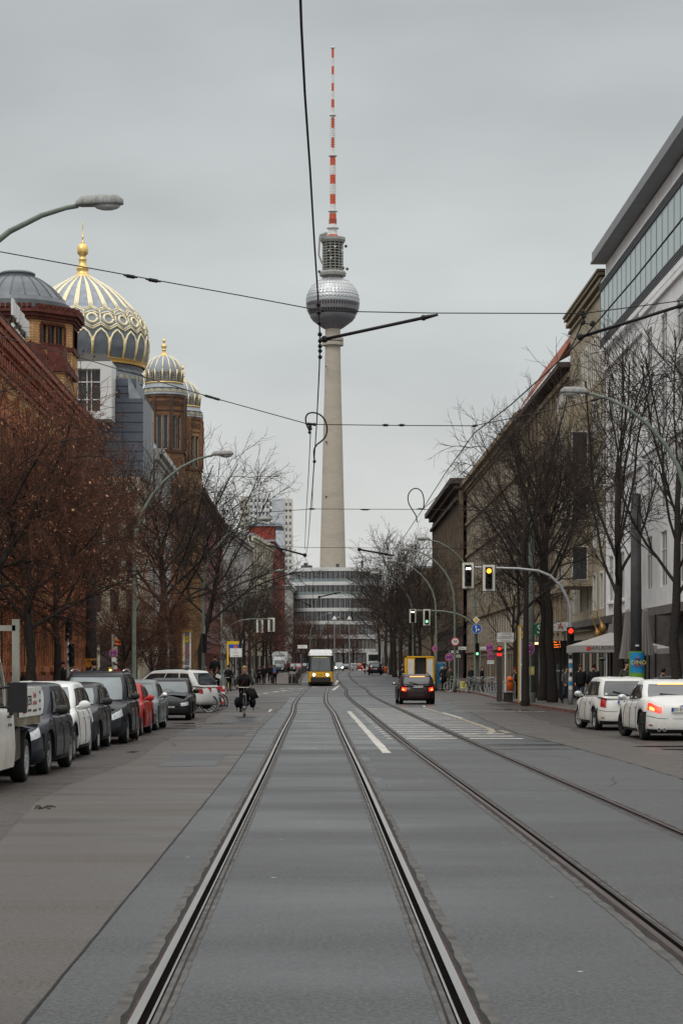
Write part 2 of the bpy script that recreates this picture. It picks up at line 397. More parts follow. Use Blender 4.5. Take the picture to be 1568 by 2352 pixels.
ASPH2 = mat('dirty_gutter_asphalt', (.040, .032, .027), .62, var=.45, scale=2.2, stretch=(.5, 1.2, 1), rvar=.25, spec=.3); fine(ASPH2, s1=16, amt=.7, bump=.4)
sheet('road_patch', lambda y: interp(y, seaml)+.0, lambda y: interp(y, seamr), 46, 132, .0052, BED2, n=3)
sheet('road_patch', lambda y: .75+.011*(30-y)-.1, lambda y: interp(y, seamr), 30.6, 46, .0052, BED3, n=2)
sheet('road_patch', lambda y: -7.4, lambda y: interp(y, [(20, -3.3), (30, -3.9), (45, -4.0), (70, -4.3), (90, -5.0)])+.12*math.sin(y*1.3), 18, 92, .003, ASPH2, n=2)
sheet('road_patch', lambda y: interp(y, [(40, 7.2), (60, 6.4), (80, 6.9), (100, 7.2)])+.15*math.sin(y*.9), lambda y: 10.6, 36, 112, .003, ASPH2, n=2)
line([(-1.3, 46.2), (1.6, 46.0), (4.6, 46.3)], .03, .0062, TAR, 'tar_seam', .5, 5)
line([(-1.2, 30.6), (1.3, 30.6)], .02, .0062, TAR, 'tar_seam', .5, 6)
def gp(u, v): d = F*CH/(v-HV); return (X(u, d), d)
# painted markings
def gpath(L): return [gp(u, v) for u, v in L]
line(gpath([(801, 1634), (888, 1730)]), .17, .0065, PAINT, sub=2, jit=.1)
line(gpath([(972, 1626), (1055, 1650), (1126, 1675), (1131, 1681), (1122, 1685), (1065, 1688.5)]), .16, .0065, PAINTY, sub=1.5, jit=.12)
line(gpath([(1065, 1689), (930, 1694)]), .12, .0065, PAINT, sub=1.5, jit=.15)
b = MB()
rng = random.Random(5)
tt2 = lambda y: float(np.interp(y, *smooth_path(T2)))
k = 0
y = 53.5
while y < 96:
    xl = interp(y, [(44, 1.05), (88, .42), (96, .3)])+.2; xr = interp(y, [(53, 4.6), (62, 4.25), (74, 4.12), (97, 3.55)])-.15
    c = tt2(y)
    x = xl
    cuts = [(c-GA-.16, c-GA+.12), (c+GA-.12, c+GA+.16)]
    segs = [(xl, cuts[0][0]), (cuts[0][1], cuts[1][0]), (cuts[1][1], xr)]
    for a, e_ in segs:
        if e_-a < .15: continue
        sl = -.06
        w_ = .27+rng.uniform(-.05, .05)
        b.quad((a, y+sl*(a-2), gz(y)+.0064), (e_, y+sl*(e_-2), gz(y)+.0064), (e_, y+w_*1.6+sl*(e_-2), gz(y)+.0064), (a, y+w_*1.6+sl*(a-2), gz(y)+.0064))
    y += 2.0
b.build('road_marking', PAINT, kind='structure')
line(gpath([(1016, 1637), (1061, 1650)]), .12, .0066, PAINT)
line(gpath([(1147, 1677.5), (1168, 1684)]), .14, .0066, PAINTY)
line(gpath([(1040, 1633), (1250, 1634)]), .5, .0055, PAINT, jit=.1)
line([(-2.9, 88), (-3.0, 94)], .1, .0066, PAINT)
for y0 in (100, 109, 118, 128): line([(2.9+.011*(100-y0)+.9, y0), (2.95+.011*(100-y0)+.9, y0+3.4)], .12, .0066, PAINT)
line([(3.9, 141), (4.25, 152)], .12, .0066, PAINT)
line([(-.62, 205), (-.5, 222), (-.4, 238)], .25, .012, PAINT, sub=3)
line([(-.65, 166), (-.35, 190), (-.2, 200)], .25, .012, PAINT, sub=3)
line([(-1.2, 160), (-.4, 161)], .3, .012, PAINT)
for q in range(5): line([(-6.1+q*.42, 134+q*7), (-5.85+q*.42, 138+q*7)], .3, .0066, PAINT)
for q in range(3): line([(-5.0+q*.75, 175+q*.5), (-4.6+q*.75, 178+q*.5)], .3, .012, PAINT)
# puddles at the kerbs
for (u, v, a, bb, sd) in ((430, 1668, .9, .5, 1), (455, 1662, 1.2, .6, 2), (415, 1673, .7, .4, 3), (1180, 1631, 1.1, 1.0, 4), (1225, 1633, 1.0, .8, 5), (1545, 1715, 1.1, .35, 6), (1560, 1722, .6, .25, 7)):
    x, yy_ = gp(u, v); r = random.Random(sd); n = 26
    pts = [(x+a*math.cos(2*PI*i/n)*r.uniform(.5, 1.05), yy_+bb*math.sin(2*PI*i/n)*r.uniform(.45, 1.05), .0075) for i in range(n)]
    b = MB(); b.face(range(0)) if False else None; b.v = pts; b.face(range(n)); b.build('puddle', PUD, kind='structure')
rg = random.Random(77)
for i in range(20):      # fine cracks
    x, y = rg.choice([(rg.uniform(-4.4, -2.2), rg.uniform(44, 90)), (rg.uniform(5.4, 8.6), rg.uniform(44, 95)), (rg.uniform(-.2, 1.7), rg.uniform(40, 80)), (rg.uniform(3.7, 5.0), rg.uniform(30, 60))]); a = rg.uniform(0, PI); P = [(x, y)]
    for k in range(rg.randint(5, 12)): a += rg.uniform(-.6, .6); x += math.cos(a)*.28; y += math.sin(a)*.5; P.append((x, y))
    line(P, .012, .0072, TAR, 'road_crack', .5, i, .3)
# old patches in the left lane
for (x0, y0, x1, y1, m_) in ((-4.3, 56, -2.5, 64, BED3), (-3.9, 70, -2.6, 79, BED2), (-6, 96, -3.6, 103, BED), (-3.2, 38, -2.2, 44, BED3)):
    b = MB(); b.quad((x0, y0, .0045), (x1, y0+.4, .0045), (x1-.1, y1, .0045), (x0-.1, y1-.3, .0045)); b.build('road_patch', m_, kind='structure')
# litter-like leaves by the kerb
kr = [(0, 10.5), (40, 10.5), (55, 10.2), (70, 9.7), (84, 9.05), (100, 8.8), (113, 8.6), (135, 8.9), (148, 9.0), (158, 8.2), (168, 7.1), (200, 6.9), (300, 6.8), (400, 7.2), (458, 9)]
sheet('pavement', lambda y: interp(y, kr), lambda y: 40, 0, 458, .12, PAVE, skirt=KERB)
sheet('kerb', lambda y: interp(y, kr)-.02, lambda y: interp(y, kr)+.16, 20, 320, .128, KERB, skirt=mat('kerb_face', (.16, .07, .055), .6, var=.5, scale=1.5), n=1)
kl = [(0, -6.9), (30, -7.1), (75, -7.7), (90, -8.1), (104, -9.0), (120, -10.5)]
sheet('pavement', lambda y: -45, lambda y: interp(y, kl), 0, 118, .12, PAVE, skirt=KERB)
kl2 = [(160, -8.2), (190, -8.3), (300, -9.6), (430, -9.5)]
sheet('pavement', lambda y: -50, lambda y: interp(y, kl2), 161, 430, .12, PAVE, skirt=KERB)
sheet('kerb', lambda y: interp(y, kl2)-.16, lambda y: interp(y, kl2)+.02, 160.8, 300, .13, KERB, skirt=KERB, n=1)
kw = [(206, -3.75), (225, -4.2), (300, -5.0), (360, -5.2)]
sheet('brown_pavement', lambda y: -8.6, lambda y: interp(y, kw), 206, 355, .11, PAVEB, skirt=KERB)
# ---------------------------------------------------------------- television tower
CONC = mat('tower_concrete', (.43, .385, .32), .85, var=.07, scale=.35, stretch=(1, 1, 3), dirt=(.34, .31, .26), dscale=.05)
REDP = mat('red_mast_paint', (.55, .10, .05), .5, var=.12, scale=1)
WHP = mat('white_mast_paint', (.62, .62, .61), .5, var=.08, scale=1)
TGREY = mat('tower_steel_grey', (.30, .30, .28), .5, var=.2, scale=.4)
TDARK = mat('tower_dark_grey', (.07, .07, .07), .6, var=.3, scale=.4)
SILV = mat('tower_steel_panels', (.42, .43, .44), .38, metal=.8, var=.08, scale=.6)
SILD = mat('tower_lower_panels', (.20, .20, .22), .5, metal=.3, var=.15, scale=.4)
TD = 1310.0; TS = TD/F; TX = X(764, TD)
def tz(v): return CH+(HV-v)*TS
tower = thing('television_tower', 'tall concrete television tower with a silver sphere and red and white striped mast', 'tower', (TX, TD, 0), world=True)
c0 = (TX, TD, 0)
b = MB(); prof = [(44, 1560), (36, 1450), (31.5, 1350), (29.5, 1294), (25.4, 1140), (22.2, 1000), (19.4, 900), (17.6, 800), (17.3, 750)]
b.lathe([(r*TS, tz(v)) for r, v in prof], c0, 40); b.build('shaft', CONC, tower, smooth=True)
b = MB()
for v0, v1 in ((777, 783.5), (786, 794)): b.lathe([(17*TS, tz(v1)), (24.6*TS, tz(v1)), (24.6*TS, tz(v0)), (17*TS, tz(v0))], c0, 36)
b.build('ring_platform', CONC, tower)
for v in (846, 1018, 1143, ):
    for q in (-2.1, -1.2): b = MB(); b.box(TX+math.sin(q)*18*TS, TD-20*TS-1, tz(v), TX+math.sin(q)*18*TS+.5, TD-17*TS, tz(v)+.6); b.build('warning_light', TDARK, tower)

# sphere: pyramid panels on the upper part
sc = tz(696); SR = 61.5*TS
b = MB(); NP = 44
lat = [R(a) for a in (72, 64, 56, 48, 41, 34, 27, 20, 13, 6, 0)]
for i in range(len(lat)-1):
    for j in range(NP):
        q0, q1 = 2*PI*j/NP, 2*PI*(j+1)/NP
        P = [Vector((TX+SR*math.cos(l)*math.cos(q), TD+SR*math.cos(l)*math.sin(q), sc+SR*math.sin(l))) for l, q in ((lat[i+1], q0), (lat[i+1], q1), (lat[i], q1), (lat[i], q0))]
        m_ = (P[0]+P[1]+P[2]+P[3])/4; nn = (m_-Vector((TX, TD, sc))).normalized(); tip = m_+nn*(.27 if 2 < i < 9 else .1)
        k = len(b.v); b.v += [tuple(p) for p in P]+[tuple(tip)]
        for a in range(4): b.face((k+a, k+(a+1) % 4, k+4))
b.build('sphere_panels', SILV, tower)
b = MB(); b.lathe([(SR*.30, tz(756)), (SR*.42, tz(752)), (SR*math.cos(R(42)), sc-SR*math.sin(R(42))), (SR*math.cos(R(33)), sc-SR*math.sin(R(33))), (SR*.86, sc-SR*.46)], c0, 48)
b.lathe([(SR*.955, sc-SR*.30), (SR*.975, sc-SR*.22), (SR*.985, sc-SR*.17)], c0, 48)
b.lathe([(SR*1.0, sc-SR*.04), (SR*1.0, sc)], c0, 48)
b.lathe([(SR*.31, sc+SR*.952), (SR*.2, sc+SR*.98)], c0, 48)
b.build('lower_shell', SILD, tower, smooth=True)
b = MB(); gb = MB()
for za, ra, zb_, rb in ((-.17, .985, -.04, 1.0), (-.46, .87, -.30, .955)):
    gb.lathe([(SR*ra*.99, sc+SR*za), (SR*rb*.99, sc+SR*zb_)], c0, 60)
    for j in range(60):
        q = 2*PI*j/60; d_ = .018
        pts = [(TX+SR*r*1.004*math.cos(q+s*d_), TD+SR*r*1.004*math.sin(q+s*d_), sc+SR*z) for r, z, s in ((ra, za, -1), (ra, za, 1), (rb, zb_, 1), (rb, zb_, -1))]
        b.quad(*pts)
gb.build('window_band', mat('tower_window', (.035, .03, .03), .25, var=.5, scale=.3), tower)
b.build('window_mullions', SILD, tower)
b = MB()   # horizontal seams
for lz in (.1, .26, .62, .78): 
    rr = SR*math.sqrt(1-lz*lz)*1.006
    b.lathe([(rr, sc+SR*lz-.08), (rr+.12, sc+SR*lz), (rr, sc+SR*lz+.08)], c0, 60)
b.build('seam_rings', SILD, tower)
# cage of aerials above the sphere
b = MB(); b.lathe([(r*TS, tz(v)) for r, v in ((18, 641), (21, 637), (30, 634), (31, 628), (29, 624), (20, 622))], c0, 36); b.build('platform', TGREY, tower); b = MB()
b.lathe([(r*TS, tz(v)) for r, v in ((12, 560), (26, 558), (29, 553), (29, 547), (12, 546))], c0, 36)
b.build('platform', TGREY, tower)
b = MB(); b.lathe([(16*TS, tz(640)), (16*TS, tz(552))], c0, 20); b.build('mast_core', TDARK, tower)
b = MB()
for k in range(10):
    v = 563+k*6.4; b.lathe([(16*TS, tz(v)), (23*TS, tz(v)), (23*TS, tz(v-1.6)), (16*TS, tz(v-1.6))], c0, 24)
for j in range(14):
    q = 2*PI*j/14; x, y_ = TX+23.3*TS*math.cos(q), TD+23.3*TS*math.sin(q); b.tube([(x, y_, tz(632)), (x, y_, tz(556))], .22, 4)
b.build('aerial_rings', TGREY, tower)
rng = random.Random(3)
for (u, v, rr) in ((769, 571, 2.4), (755.5, 580, 2.0), (786, 580, 2.2), (760, 597, 2.2), (788, 620, 3.2), (797, 622, 3.5), (733, 628, 3.4), (794, 570, 3.6)):
    b = MB(); b.lathe([(0, -.4), (rr*TS*.8, -.3), (rr*TS, .2), (rr*TS*.9, .3), (0, .1)], (X(u, TD), TD-24*TS, tz(v)), 12, axis='y'); b.build('dish_aerial', WHP if rr < 3 else TDARK, tower)
b = MB()
b.tube([(TX-30*TS, TD-22*TS, tz(548)), (TX-32*TS, TD-22*TS, tz(590)), (TX-24*TS, TD-20*TS, tz(610))], .55, 5)
b.tube([(TX-30*TS, TD-20*TS, tz(545)), (TX-14*TS, TD-20*TS, tz(540))], .9, 5); b.box(TX-20*TS, TD-22*TS, tz(546), TX-12*TS, TD-16*TS, tz(538))
b.build('service_crane', TGREY, tower)
b = MB()
seg = [(113, 5.3, 1), (133.4, 2.9, 0), (152.6, 2.9, 1), (171.5, 2.9, 0), (191.3, 2.9, 1), (209.6, 3.6, 0), (228.8, 3.6, 1), (247.8, 3.6, 0), (270.6, 3.6, 1), (294.4, 3.4, 0), (316.4, 3.4, 1), (339.8, 3.4, 0), (362, 6, 1), (380.4, 6.2, 0), (401.8, 6.2, 1), (423, 6.2, 0), (446.9, 6.2, 1), (469.5, 6.2, 0), (491, 8, 1), (515, 8, 0), (539.6, 11, 1), (547, 12.5, 0)]
for (v0, r0, c_), (v1, r1, _) in zip(seg, seg[1:]):
    b.use(REDP if c_ else WHP); ra = r0 if v0 > 120 else 2.8
    b.lathe([(r1*TS if v0 > 480 else ra*TS, tz(v1)), (ra*TS, tz(v0))], c0, 14)
b.use(WHP)
for v, r in ((110.5, 5.2), (266, 8), (359, 10), (486.5, 11.2), (525, 14.5)):
    b.lathe([(2*TS, tz(v+3)), (r*TS, tz(v)), (r*TS, tz(v-1.5)), (2*TS, tz(v-1.5))], c0, 18)
b.ball((TX, TD, tz(109)), 3.4*TS, 10)
b.build('mast', None, tower)
b = MB()
for v in list(np.arange(275, 342, 5.2))+list(np.arange(368, 470, 6)):
    r = 6.6*TS if v < 345 else 7.6*TS
    for q in range(4):
        a = q*PI/2; b.tube([(TX, TD, tz(v)), (TX+r*math.cos(a), TD+r*math.sin(a), tz(v))], .12, 3)
for v in (505, 509, 513): b.lathe([(9.6*TS, tz(v)), (9.8*TS, tz(v-1))], c0, 18)
b.build('mast_spikes', TDARK, tower)
# ---------------------------------------------------------------- buildings
OB = brick('orange_brick', (.60, .34, .13), (.50, .27, .10), (.30, .18, .10), .5, .16, .03, dirt=None)
RB = mat('red_terracotta', (.30, .095, .055), .7, var=.35, scale=2.5, bump=.2)
RBD = mat('dark_terracotta', (.10, .03, .022), .75, var=.4, scale=3, bump=.2)
RBRK = brick('red_brick', (.23, .06, .04), (.17, .045, .035), (.12, .06, .05), .5, .16, .02)
BB = brick('brown_brick', (.27, .14, .07), (.19, .09, .05), (.09, .05, .035), .5, .15, .02)
YB = brick('yellow_brick', (.36, .22, .10), (.26, .15, .07), (.16, .10, .06), .5, .15, .02)
LEAD = mat('lead_sheet', (.115, .125, .135), .45, metal=.3, var=.22, scale=1.2, stretch=(1, 1, .3))
CREAM = mat('cream_stone', (.40, .36, .27), .8, var=.12, scale=1.2, dirt=(.26, .22, .16), dscale=.5)
TAN = mat('tan_render', (.33, .285, .205), .85, var=.1, scale=.8, dirt=(.20, .17, .12), dscale=.4)
BROWN = mat('brown_sandstone', (.15, .115, .08), .85, var=.25, scale=1.2, dirt=(.07, .055, .045), dscale=.5)
DBROWN = mat('sooty_sandstone', (.075, .06, .052), .85, var=.3, scale=1.2)
GCLAD = mat('grey_metal_cladding', (.085, .10, .125), .45, metal=.2, var=.12, scale=.8)
WPAN = mat('white_panels', (.60, .60, .585), .5, var=.04, scale=.6)
GOLD = mat('gold_leaf', (.80, .55, .20), .38, metal=.75, var=.15, scale=3)
PGOLD = mat('pale_gilding', (.78, .70, .48), .5, metal=.15, var=.1, scale=3)
SLATE = mat('dome_slate', (.26, .29, .335), .45, var=.18, scale=1.4)
DOMEGL = mat('dome_panels', (.11, .125, .145), .35, var=.25, scale=1)
ZINC = mat('zinc_sheet', (.26, .285, .31), .5, metal=.3, var=.15, scale=1.5)
TILE = brick('red_roof_tiles', (.46, .14, .07), (.34, .10, .06), (.09, .04, .03), .35, .3, .04)
DROOF = mat('dark_roof', (.05, .047, .045), .7, var=.2)
SHOPD = mat('shop_shadow', (.035, .032, .03), .35, var=.5, scale=.7)
BLIND = mat('pale_blind', (.30, .31, .31), .6, var=.2, scale=.6)

def facade(root, s, t0, t1, z0, z1, side, m, floors, bays, wf=.42, hf=.62, frame=WFRAME, glass=GLASSD, depth=.12, style=1, name='wall', gf=3.6, gm=None, trim=None, cornice=None, sill=None, drift=True, lintel=None, face=None, band=None):
    """a street front: side=+1 its front looks to +X (left row), -1 to -X (right row); or explicit face=(O, A, N, length)"""
    if face: O, A, N, L = face
    else:
        O = Vector((S(s, t0), t0, 0)); A = Vector((S(s, t1)-S(s, t0), t1-t0, 0)).normalized(); N = Vector((A.y, -A.x, 0))*side; L = t1-t0
    O = Vector(O); A = Vector(A).normalized(); N = Vector(N).normalized()
    ops = []; fh = (z1-z0-gf-(1.0 if cornice else .3))/max(1, floors); bw = L/bays
    for i in range(floors):
        for j in range(bays):
            a = bw*(j+.5-wf/2); zz = z0+gf+fh*(i+.2); ops.append((round(a, 3), round(zz, 3), round(a+bw*wf, 3), round(zz+fh*hf, 3)))
    sh = []
    if gf > 1.5:
        for j in range(bays):
            a = bw*(j+.12); sh.append((round(a, 3), z0+.5, round(a+bw*.76, 3), z0+gf*.8))
    mb = MB(); wall(mb, O, A, N, L, z0-.6, z1, ops+sh, depth); w = mb.build(name, m, root)
    for o in ops: window(root, O, A, N, o, frame, glass, depth, style)
    for o in sh: window(root, O, A, N, o, DFRAME, gm or SHOPD, depth+.1, 1, name='shop_window')
    tr = MB(); U = Vector((0, 0, 1))
    if sill is not None:
        for o in ops:
            tr.obox(O+A*((o[0]+o[2])/2)+U*(o[1]-.08)+N*.08, A, N, U, (o[2]-o[0])/2+.14, .10, .07)
            if lintel: tr.obox(O+A*((o[0]+o[2])/2)+U*(o[3]+.22)+N*.1, A, N, U, (o[2]-o[0])/2+.2, .14, .1)
            if lintel: 
                for xx_ in (o[0]-.09, o[2]+.09): tr.obox(O+A*xx_+U*((o[1]+o[3])/2)+N*.03, A, N, U, .085, .04, (o[3]-o[1])/2)
    if band:
        for i in range(floors+1): tr.obox(O+A*(L/2)+U*(z0+gf+fh*i-.1)+N*.07, A, N, U, L/2, .1, .14)
    if cornice:
        tr.obox(O+A*(L/2)+U*(z1-.25)+N*.35, A, N, U, L/2+.003, .38, .25)
        tr.obox(O+A*(L/2)+U*(z1-.75)+N*.18, A, N, U, L/2, .2, .246)
    if tr.v: tr.build('trim', trim or m, root)
    return ops
def block_top(root, pts, z0, z1, m, name='roof'):
    b = MB(); b.prism(pts, z0, z1, 'xy'); return b.build(name, m, root)

# --- ornate brick building at the left corner
pb = thing('brick_office_building', 'ornate orange brick building with heavy red terracotta cornice at the left corner', 'building', (S(-19, 110), 110, 0), world=True)
s0 = -14.5; ZC = 17.1
O = Vector((S(s0, 60), 60, 0)); A = Vector((-DR, 1, 0)).normalized(); N = Vector((A.y, -A.x, 0)); U = Vector((0, 0, 1)); L = 78
ops = []; nb = 20; bw = L/nb
for j in range(nb):
    for k_, (za, zb_) in enumerate(((1.9, 4.6), (6.2, 9.2), (10.4, 13.1))):
        ops.append((bw*(j+.28), za, bw*(j+.72), zb_))
b = MB(); wall(b, O, A, N, L, 0, ZC, ops, .12)
O2 = Vector((S(s0, 138), 138, 0)); A2 = Vector((-1, 0, 0)); N2 = Vector((0, 1, 0)); wall(b, O2, A2, N2, 16, 0, ZC, [], .3)
b.build('wall', OB, pb)
for o in ops: window(pb, O, A, N, o, DFRAME, GLASSD, .12, 2)
b = MB(); d_ = MB()
for j in range(nb):
    x0, x1 = bw*(j+.28), bw*(j+.72); c = (x0+x1)/2; hw = (x1-x0)/2
    for (za, zb_) in ((1.9, 4.6), (6.2, 9.2), (10.4, 13.1)):
        for s_ in (-1, 1): b.obox(O+A*(c+s_*(hw+.16))+U*((za+zb_)/2)+N*.06, A, N, U, .14, .06, (zb_-za)/2)
        b.obox(O+A*c+U*(za-.18)+N*.09, A, N, U, hw+.4, .1, .14)
        b.obox(O+A*c+U*(zb_+.17)+N*.09, A, N, U, hw+.4, .1, .13)
        if za > 5:
            p = [O+A*(c-hw-.45)+U*(zb_+.3), O+A*(c+hw+.45)+U*(zb_+.3), O+A*c+U*(zb_+1.15)]
            k = len(b.v); b.v += [tuple(q+N*.2) for q in p]+[tuple(q+N*.02) for q in p]
            for f_ in ((0, 1, 2), (5, 4, 3), (0, 3, 4, 1), (1, 4, 5, 2), (2, 5, 3, 0)): b.face([k+i for i in f_])
            b.obox(O+A*c+U*(zb_+1.3)+N*.2, A, N, U, .13, .13, .25)
    for zz in (3.0, 8.0, 12.4): b.obox(O+A*(bw*j)+U*zz+N*.04, A, N, U, .16, .05, 1.9 if zz > 4 else 2.0)
b.build('window_surrounds', mat('orange_terracotta', (.42, .15, .07), .75, var=.3, scale=2), pb)
b = MB()
for zz, h_, o_ in ((.7, .7, .12), (5.2, .22, .14), (9.95, .2, .12), ): b.obox(O+A*(L/2)+U*zz+N*o_/2, A, N, U, L/2+.1, o_, h_)
b.build('string_course', RB, pb)
b = MB()
CL = L/2+.25
for (za, zb_, o_) in ((15.2, 15.45, .12), (15.45, 16.05, .2), (16.05, 16.22, .3), (16.62, 16.9, .58), (16.9, 17.2, .7)):
    b.obox(O+A*(L/2)+U*((za+zb_)/2)+N*(o_/2), A, N, U, CL, o_/2, (zb_-za)/2)
    b.obox(O2+A2*8+U*((za+zb_)/2)+N2*(o_/2+.25), A2, N2, U, 8, o_/2, (zb_-za)/2-.004)
n = int(L/.55)
for i in range(n): b.obox(O+A*(.3+i*.55)+U*16.42+N*.26, A, N, U, .15, .25, .2)
for i in range(int(L/.8)): b.obox(O+A*(.3+i*.8)+U*15.75+N*.22, A, N, U, .2, .06, .2)
b.build('cornice', RB, pb)
b = MB(); b.obox(O+A*(L/2)+U*17.23+N*.3, A, N, U, CL+.1, .43, .03); 
b.prism([(S(s0, 60)-.3, 60), (S(s0, 138)-.3, 138), (S(s0, 138)-15, 138), (S(s0, 60)-15, 60)], 17.0, 17.3, 'xy'); b.build('roof', DROOF, pb)
# corner block with pediment in front of the drum
b = MB(); px, py = -18.6, 133
b.box(px-1.6, py-.8, 17.0, px+1.9, py+4, 19.65); b.build('corner_pier', OB, pb)
b = MB(); b.box(px-1.8, py-1.05, 20.4, px+2.15, py+4.2, 20.75); b.box(px-1.7, py-.95, 20.75, px+2.0, py+4.1, 21.1)
b.prism([(px-1.6, 21.1), (px+1.0, 21.1), (px+.7, 21.7), (px-.1, 22.3), (px-.9, 21.8)], py-.9, py-.2, 'xz')
b.box(px+.9, py-.9, 21.1, px+1.9, py+1, 21.9); b.box(px-1.7, py-.9, 17.95, px+2, py-.8, 18.25); b.v = [(x, y, z-.75) for x, y, z in b.v]; b.build('corner_pier_cap', RBD, pb)
# octagonal drum and dome
dx, dy = -20.5, 139.0; PS = dy/F; dz = lambda v: CH+(HV-v)*PS
b = MB(); n8 = 8; r8 = 137*PS
def octo(r, k, rot=R(22.5)): return (dx+r*math.cos(rot+k*PI/4), dy+r*math.sin(rot+k*PI/4))
drum = MB(); trm = MB(); wn = []
r8c = r8/math.cos(R(22.5))*.96
for k in range(8):
    p0, p1 = Vector((*octo(r8c, k), 0)), Vector((*octo(r8c, k+1), 0)); A_ = (p1-p0).normalized(); N_ = Vector((A_.y, -A_.x, 0)); Lk = (p1-p0).length
    oo = [(Lk/2+q*.62-.22, dz(803), Lk/2+q*.62+.22, dz(762)) for q in (-1, 0, 1)]
    wall(drum, p0, A_, N_, Lk, 17.6, dz(750), oo, .3)
    if N_.y < .3:
        for o in oo: wn.append((p0, A_, N_, o))
    for o in oo:
        trm.obox(p0+A_*((o[0]+o[2])/2)+U*(o[3]+.08)+N_*.04, A_, N_, U, .28, .06, .08); trm.obox(p0+A_*((o[0]+o[2])/2)+U*(o[1]-.08)+N_*.04, A_, N_, U, .3, .06, .07)
        for e_ in (-.31, .31): trm.obox(p0+A_*((o[0]+o[2])/2+e_)+U*((o[1]+o[3])/2)+N_*.02, A_, N_, U, .07, .05, (o[3]-o[1])/2)
    trm.obox(p0+A_*(Lk/2)+U*dz(812)+N_*.04, A_, N_, U, Lk/2, .06, .12)
    for v_, o_, h_ in ((748, .12, .12), (741, .25, .14), (733, .42, .14)): trm.obox(p0+A_*(Lk/2)+U*dz(v_)+N_*o_/2, A_, N_, U, Lk/2+o_*.41, o_/2+.02, h_)
    for i in range(9): trm.obox(p0+A_*(Lk*(i+.5)/9)+U*dz(725)+N_*.3, A_, N_, U, .11, .14, .16)
drum.build('drum', OB, pb); trm.build('drum_trim', RBD, pb)
for (p0, A_, N_, o) in wn: window(pb, p0, A_, N_, o, DFRAME, GLASSD, .3, 0)
b = MB(); prof = [(126, 733), (126, 727), (121, 722), (121, 705), (115, 704), (108, 692), (104, 689), (93, 676), (75, 658), (56, 645), (42, 639), (38, 637), (38, 633), (41, 632), (41, 629), (36, 626), (0, 625)]
b.lathe([(r*PS, dz(v)) for r, v in prof], (dx, dy, 0), 40); b.build('dome', LEAD, pb, smooth=False)
b = MB()
for k in range(20):
    a = 2*PI*k/20; pts = [(dx+(r+1)*PS*math.cos(a), dy+(r+1)*PS*math.sin(a), dz(v)) for r, v in prof[5:12]]; b.tube(pts, .045, 4)
b.build('dome_seams', LEAD, pb)
# roof sign: two rows of white letters seen from behind
rs = thing('roof_sign', 'two rows of white sign letters on a steel frame above the brick cornice', 'sign', (S(-15.4, 114), 114, 17.9), world=True)
b = MB(); fr = MB()
for r_, (zt, n) in enumerate(((20.45, 7), (19.2, 7))):
    for i in range(n):
        t = 111.5+i*.92; c = Vector((S(-15.4, t), t, zt-.35-.04*i)); b.obox(c, A, N, U, .33, .06, .36 if i % 2 else .42)
    fr.obox(Vector((S(-15.5, 114.3), 114.3, zt-.75)), A, N, U, 3.1, .03, .04)
for t in (111.6, 113.2, 114.8, 116.6):
    fr.tube([(S(-15.5, t), t, 17.8), (S(-15.5, t), t, 20.3)], .05, 4); fr.tube([(S(-16.4, t), t, 17.9), (S(-15.5, t), t, 19.6)], .04, 4)
b.build('letters', WPAN, rs); fr.build('frame', BLACK, rs)

# --- modern building with a white window box
MD = 178.0; mX = lambda u: X(u, MD); mZ = lambda v: Z(v, MD)
mbd = thing('modern_building', 'modern grey metal clad building with a projecting white window box over cream stone', 'building', (mX(260), MD, 0), world=True)
xl, xr = mX(140), mX(329)
b = MB(); b.box(xl, MD, mZ(1096), xr, MD+8, mZ(915)); b.box(mX(262), MD+.5, mZ(915), mX(312), MD+8, mZ(868)); b.build('clad_wall', GCLAD, mbd)
b = MB()
for i, v in enumerate(np.arange(925, 1095, 22.3)): b.box(xl, MD-.03, mZ(v)-.03, xr, MD-.002, mZ(v)+.03)
for v in (885, 902): b.box(mX(262), MD+.47, mZ(v)-.03, mX(312), MD+.498, mZ(v)+.03)
b.box(mX(282), MD-.034, mZ(1095), mX(283), MD-.003, mZ(971)); b.build('cladding_seams', mat('seam_dark', (.035, .04, .05), .6), mbd)  # dark seam strips between the cladding panels
b = MB(); bx = [mX(180), mX(264.5)]; by0 = MD-2.6
b.box(bx[0], by0, mZ(857), bx[1], MD+1, mZ(840)); b.box(bx[0], by0, mZ(971), bx[1], MD+1, mZ(954))
b.box(mX(239), by0, mZ(954), bx[1], MD+1, mZ(857)); b.box(bx[0], by0, mZ(954), mX(185), MD+1, mZ(857)); b.build('white_box', WPAN, mbd)
for a, c in ((185, 239),):
    f_ = MB(); f_.use(WFRAME)
    for u_ in (186, 207, 217, 237.5): f_.box(mX(u_), by0+.3, mZ(954), mX(u_)+.07, by0+.42, mZ(857))
    for v_ in (858, 886, 926, 953): f_.box(mX(186), by0+.28, mZ(v_)-.04, mX(238), by0+.4, mZ(v_)+.04)
    fo = f_.build('window', WFRAME, mbd)
    b = MB(); b.box(mX(186), by0+.43, mZ(954), mX(238), by0+.5, mZ(857)); b.build('pane', GLASSD, fo)
b = MB(); b.box(mX(150), MD+.6, mZ(842), mX(238), MD+7, mZ(810)); b.prism([(mX(238), mZ(842)), (mX(252), mZ(842)), (mX(240), mZ(808)), (mX(238), mZ(810))], MD+.6, MD+7, 'xz')
b.build('rooftop_block', mat('grey_concrete', (.10, .095, .088), .85, var=.2, scale=.8), mbd)
b = MB(); b.box(mX(264), MD+.44, mZ(915), mX(275), MD+.5, mZ(893)); b.build('window', GLASSD, mbd)
b = MB()
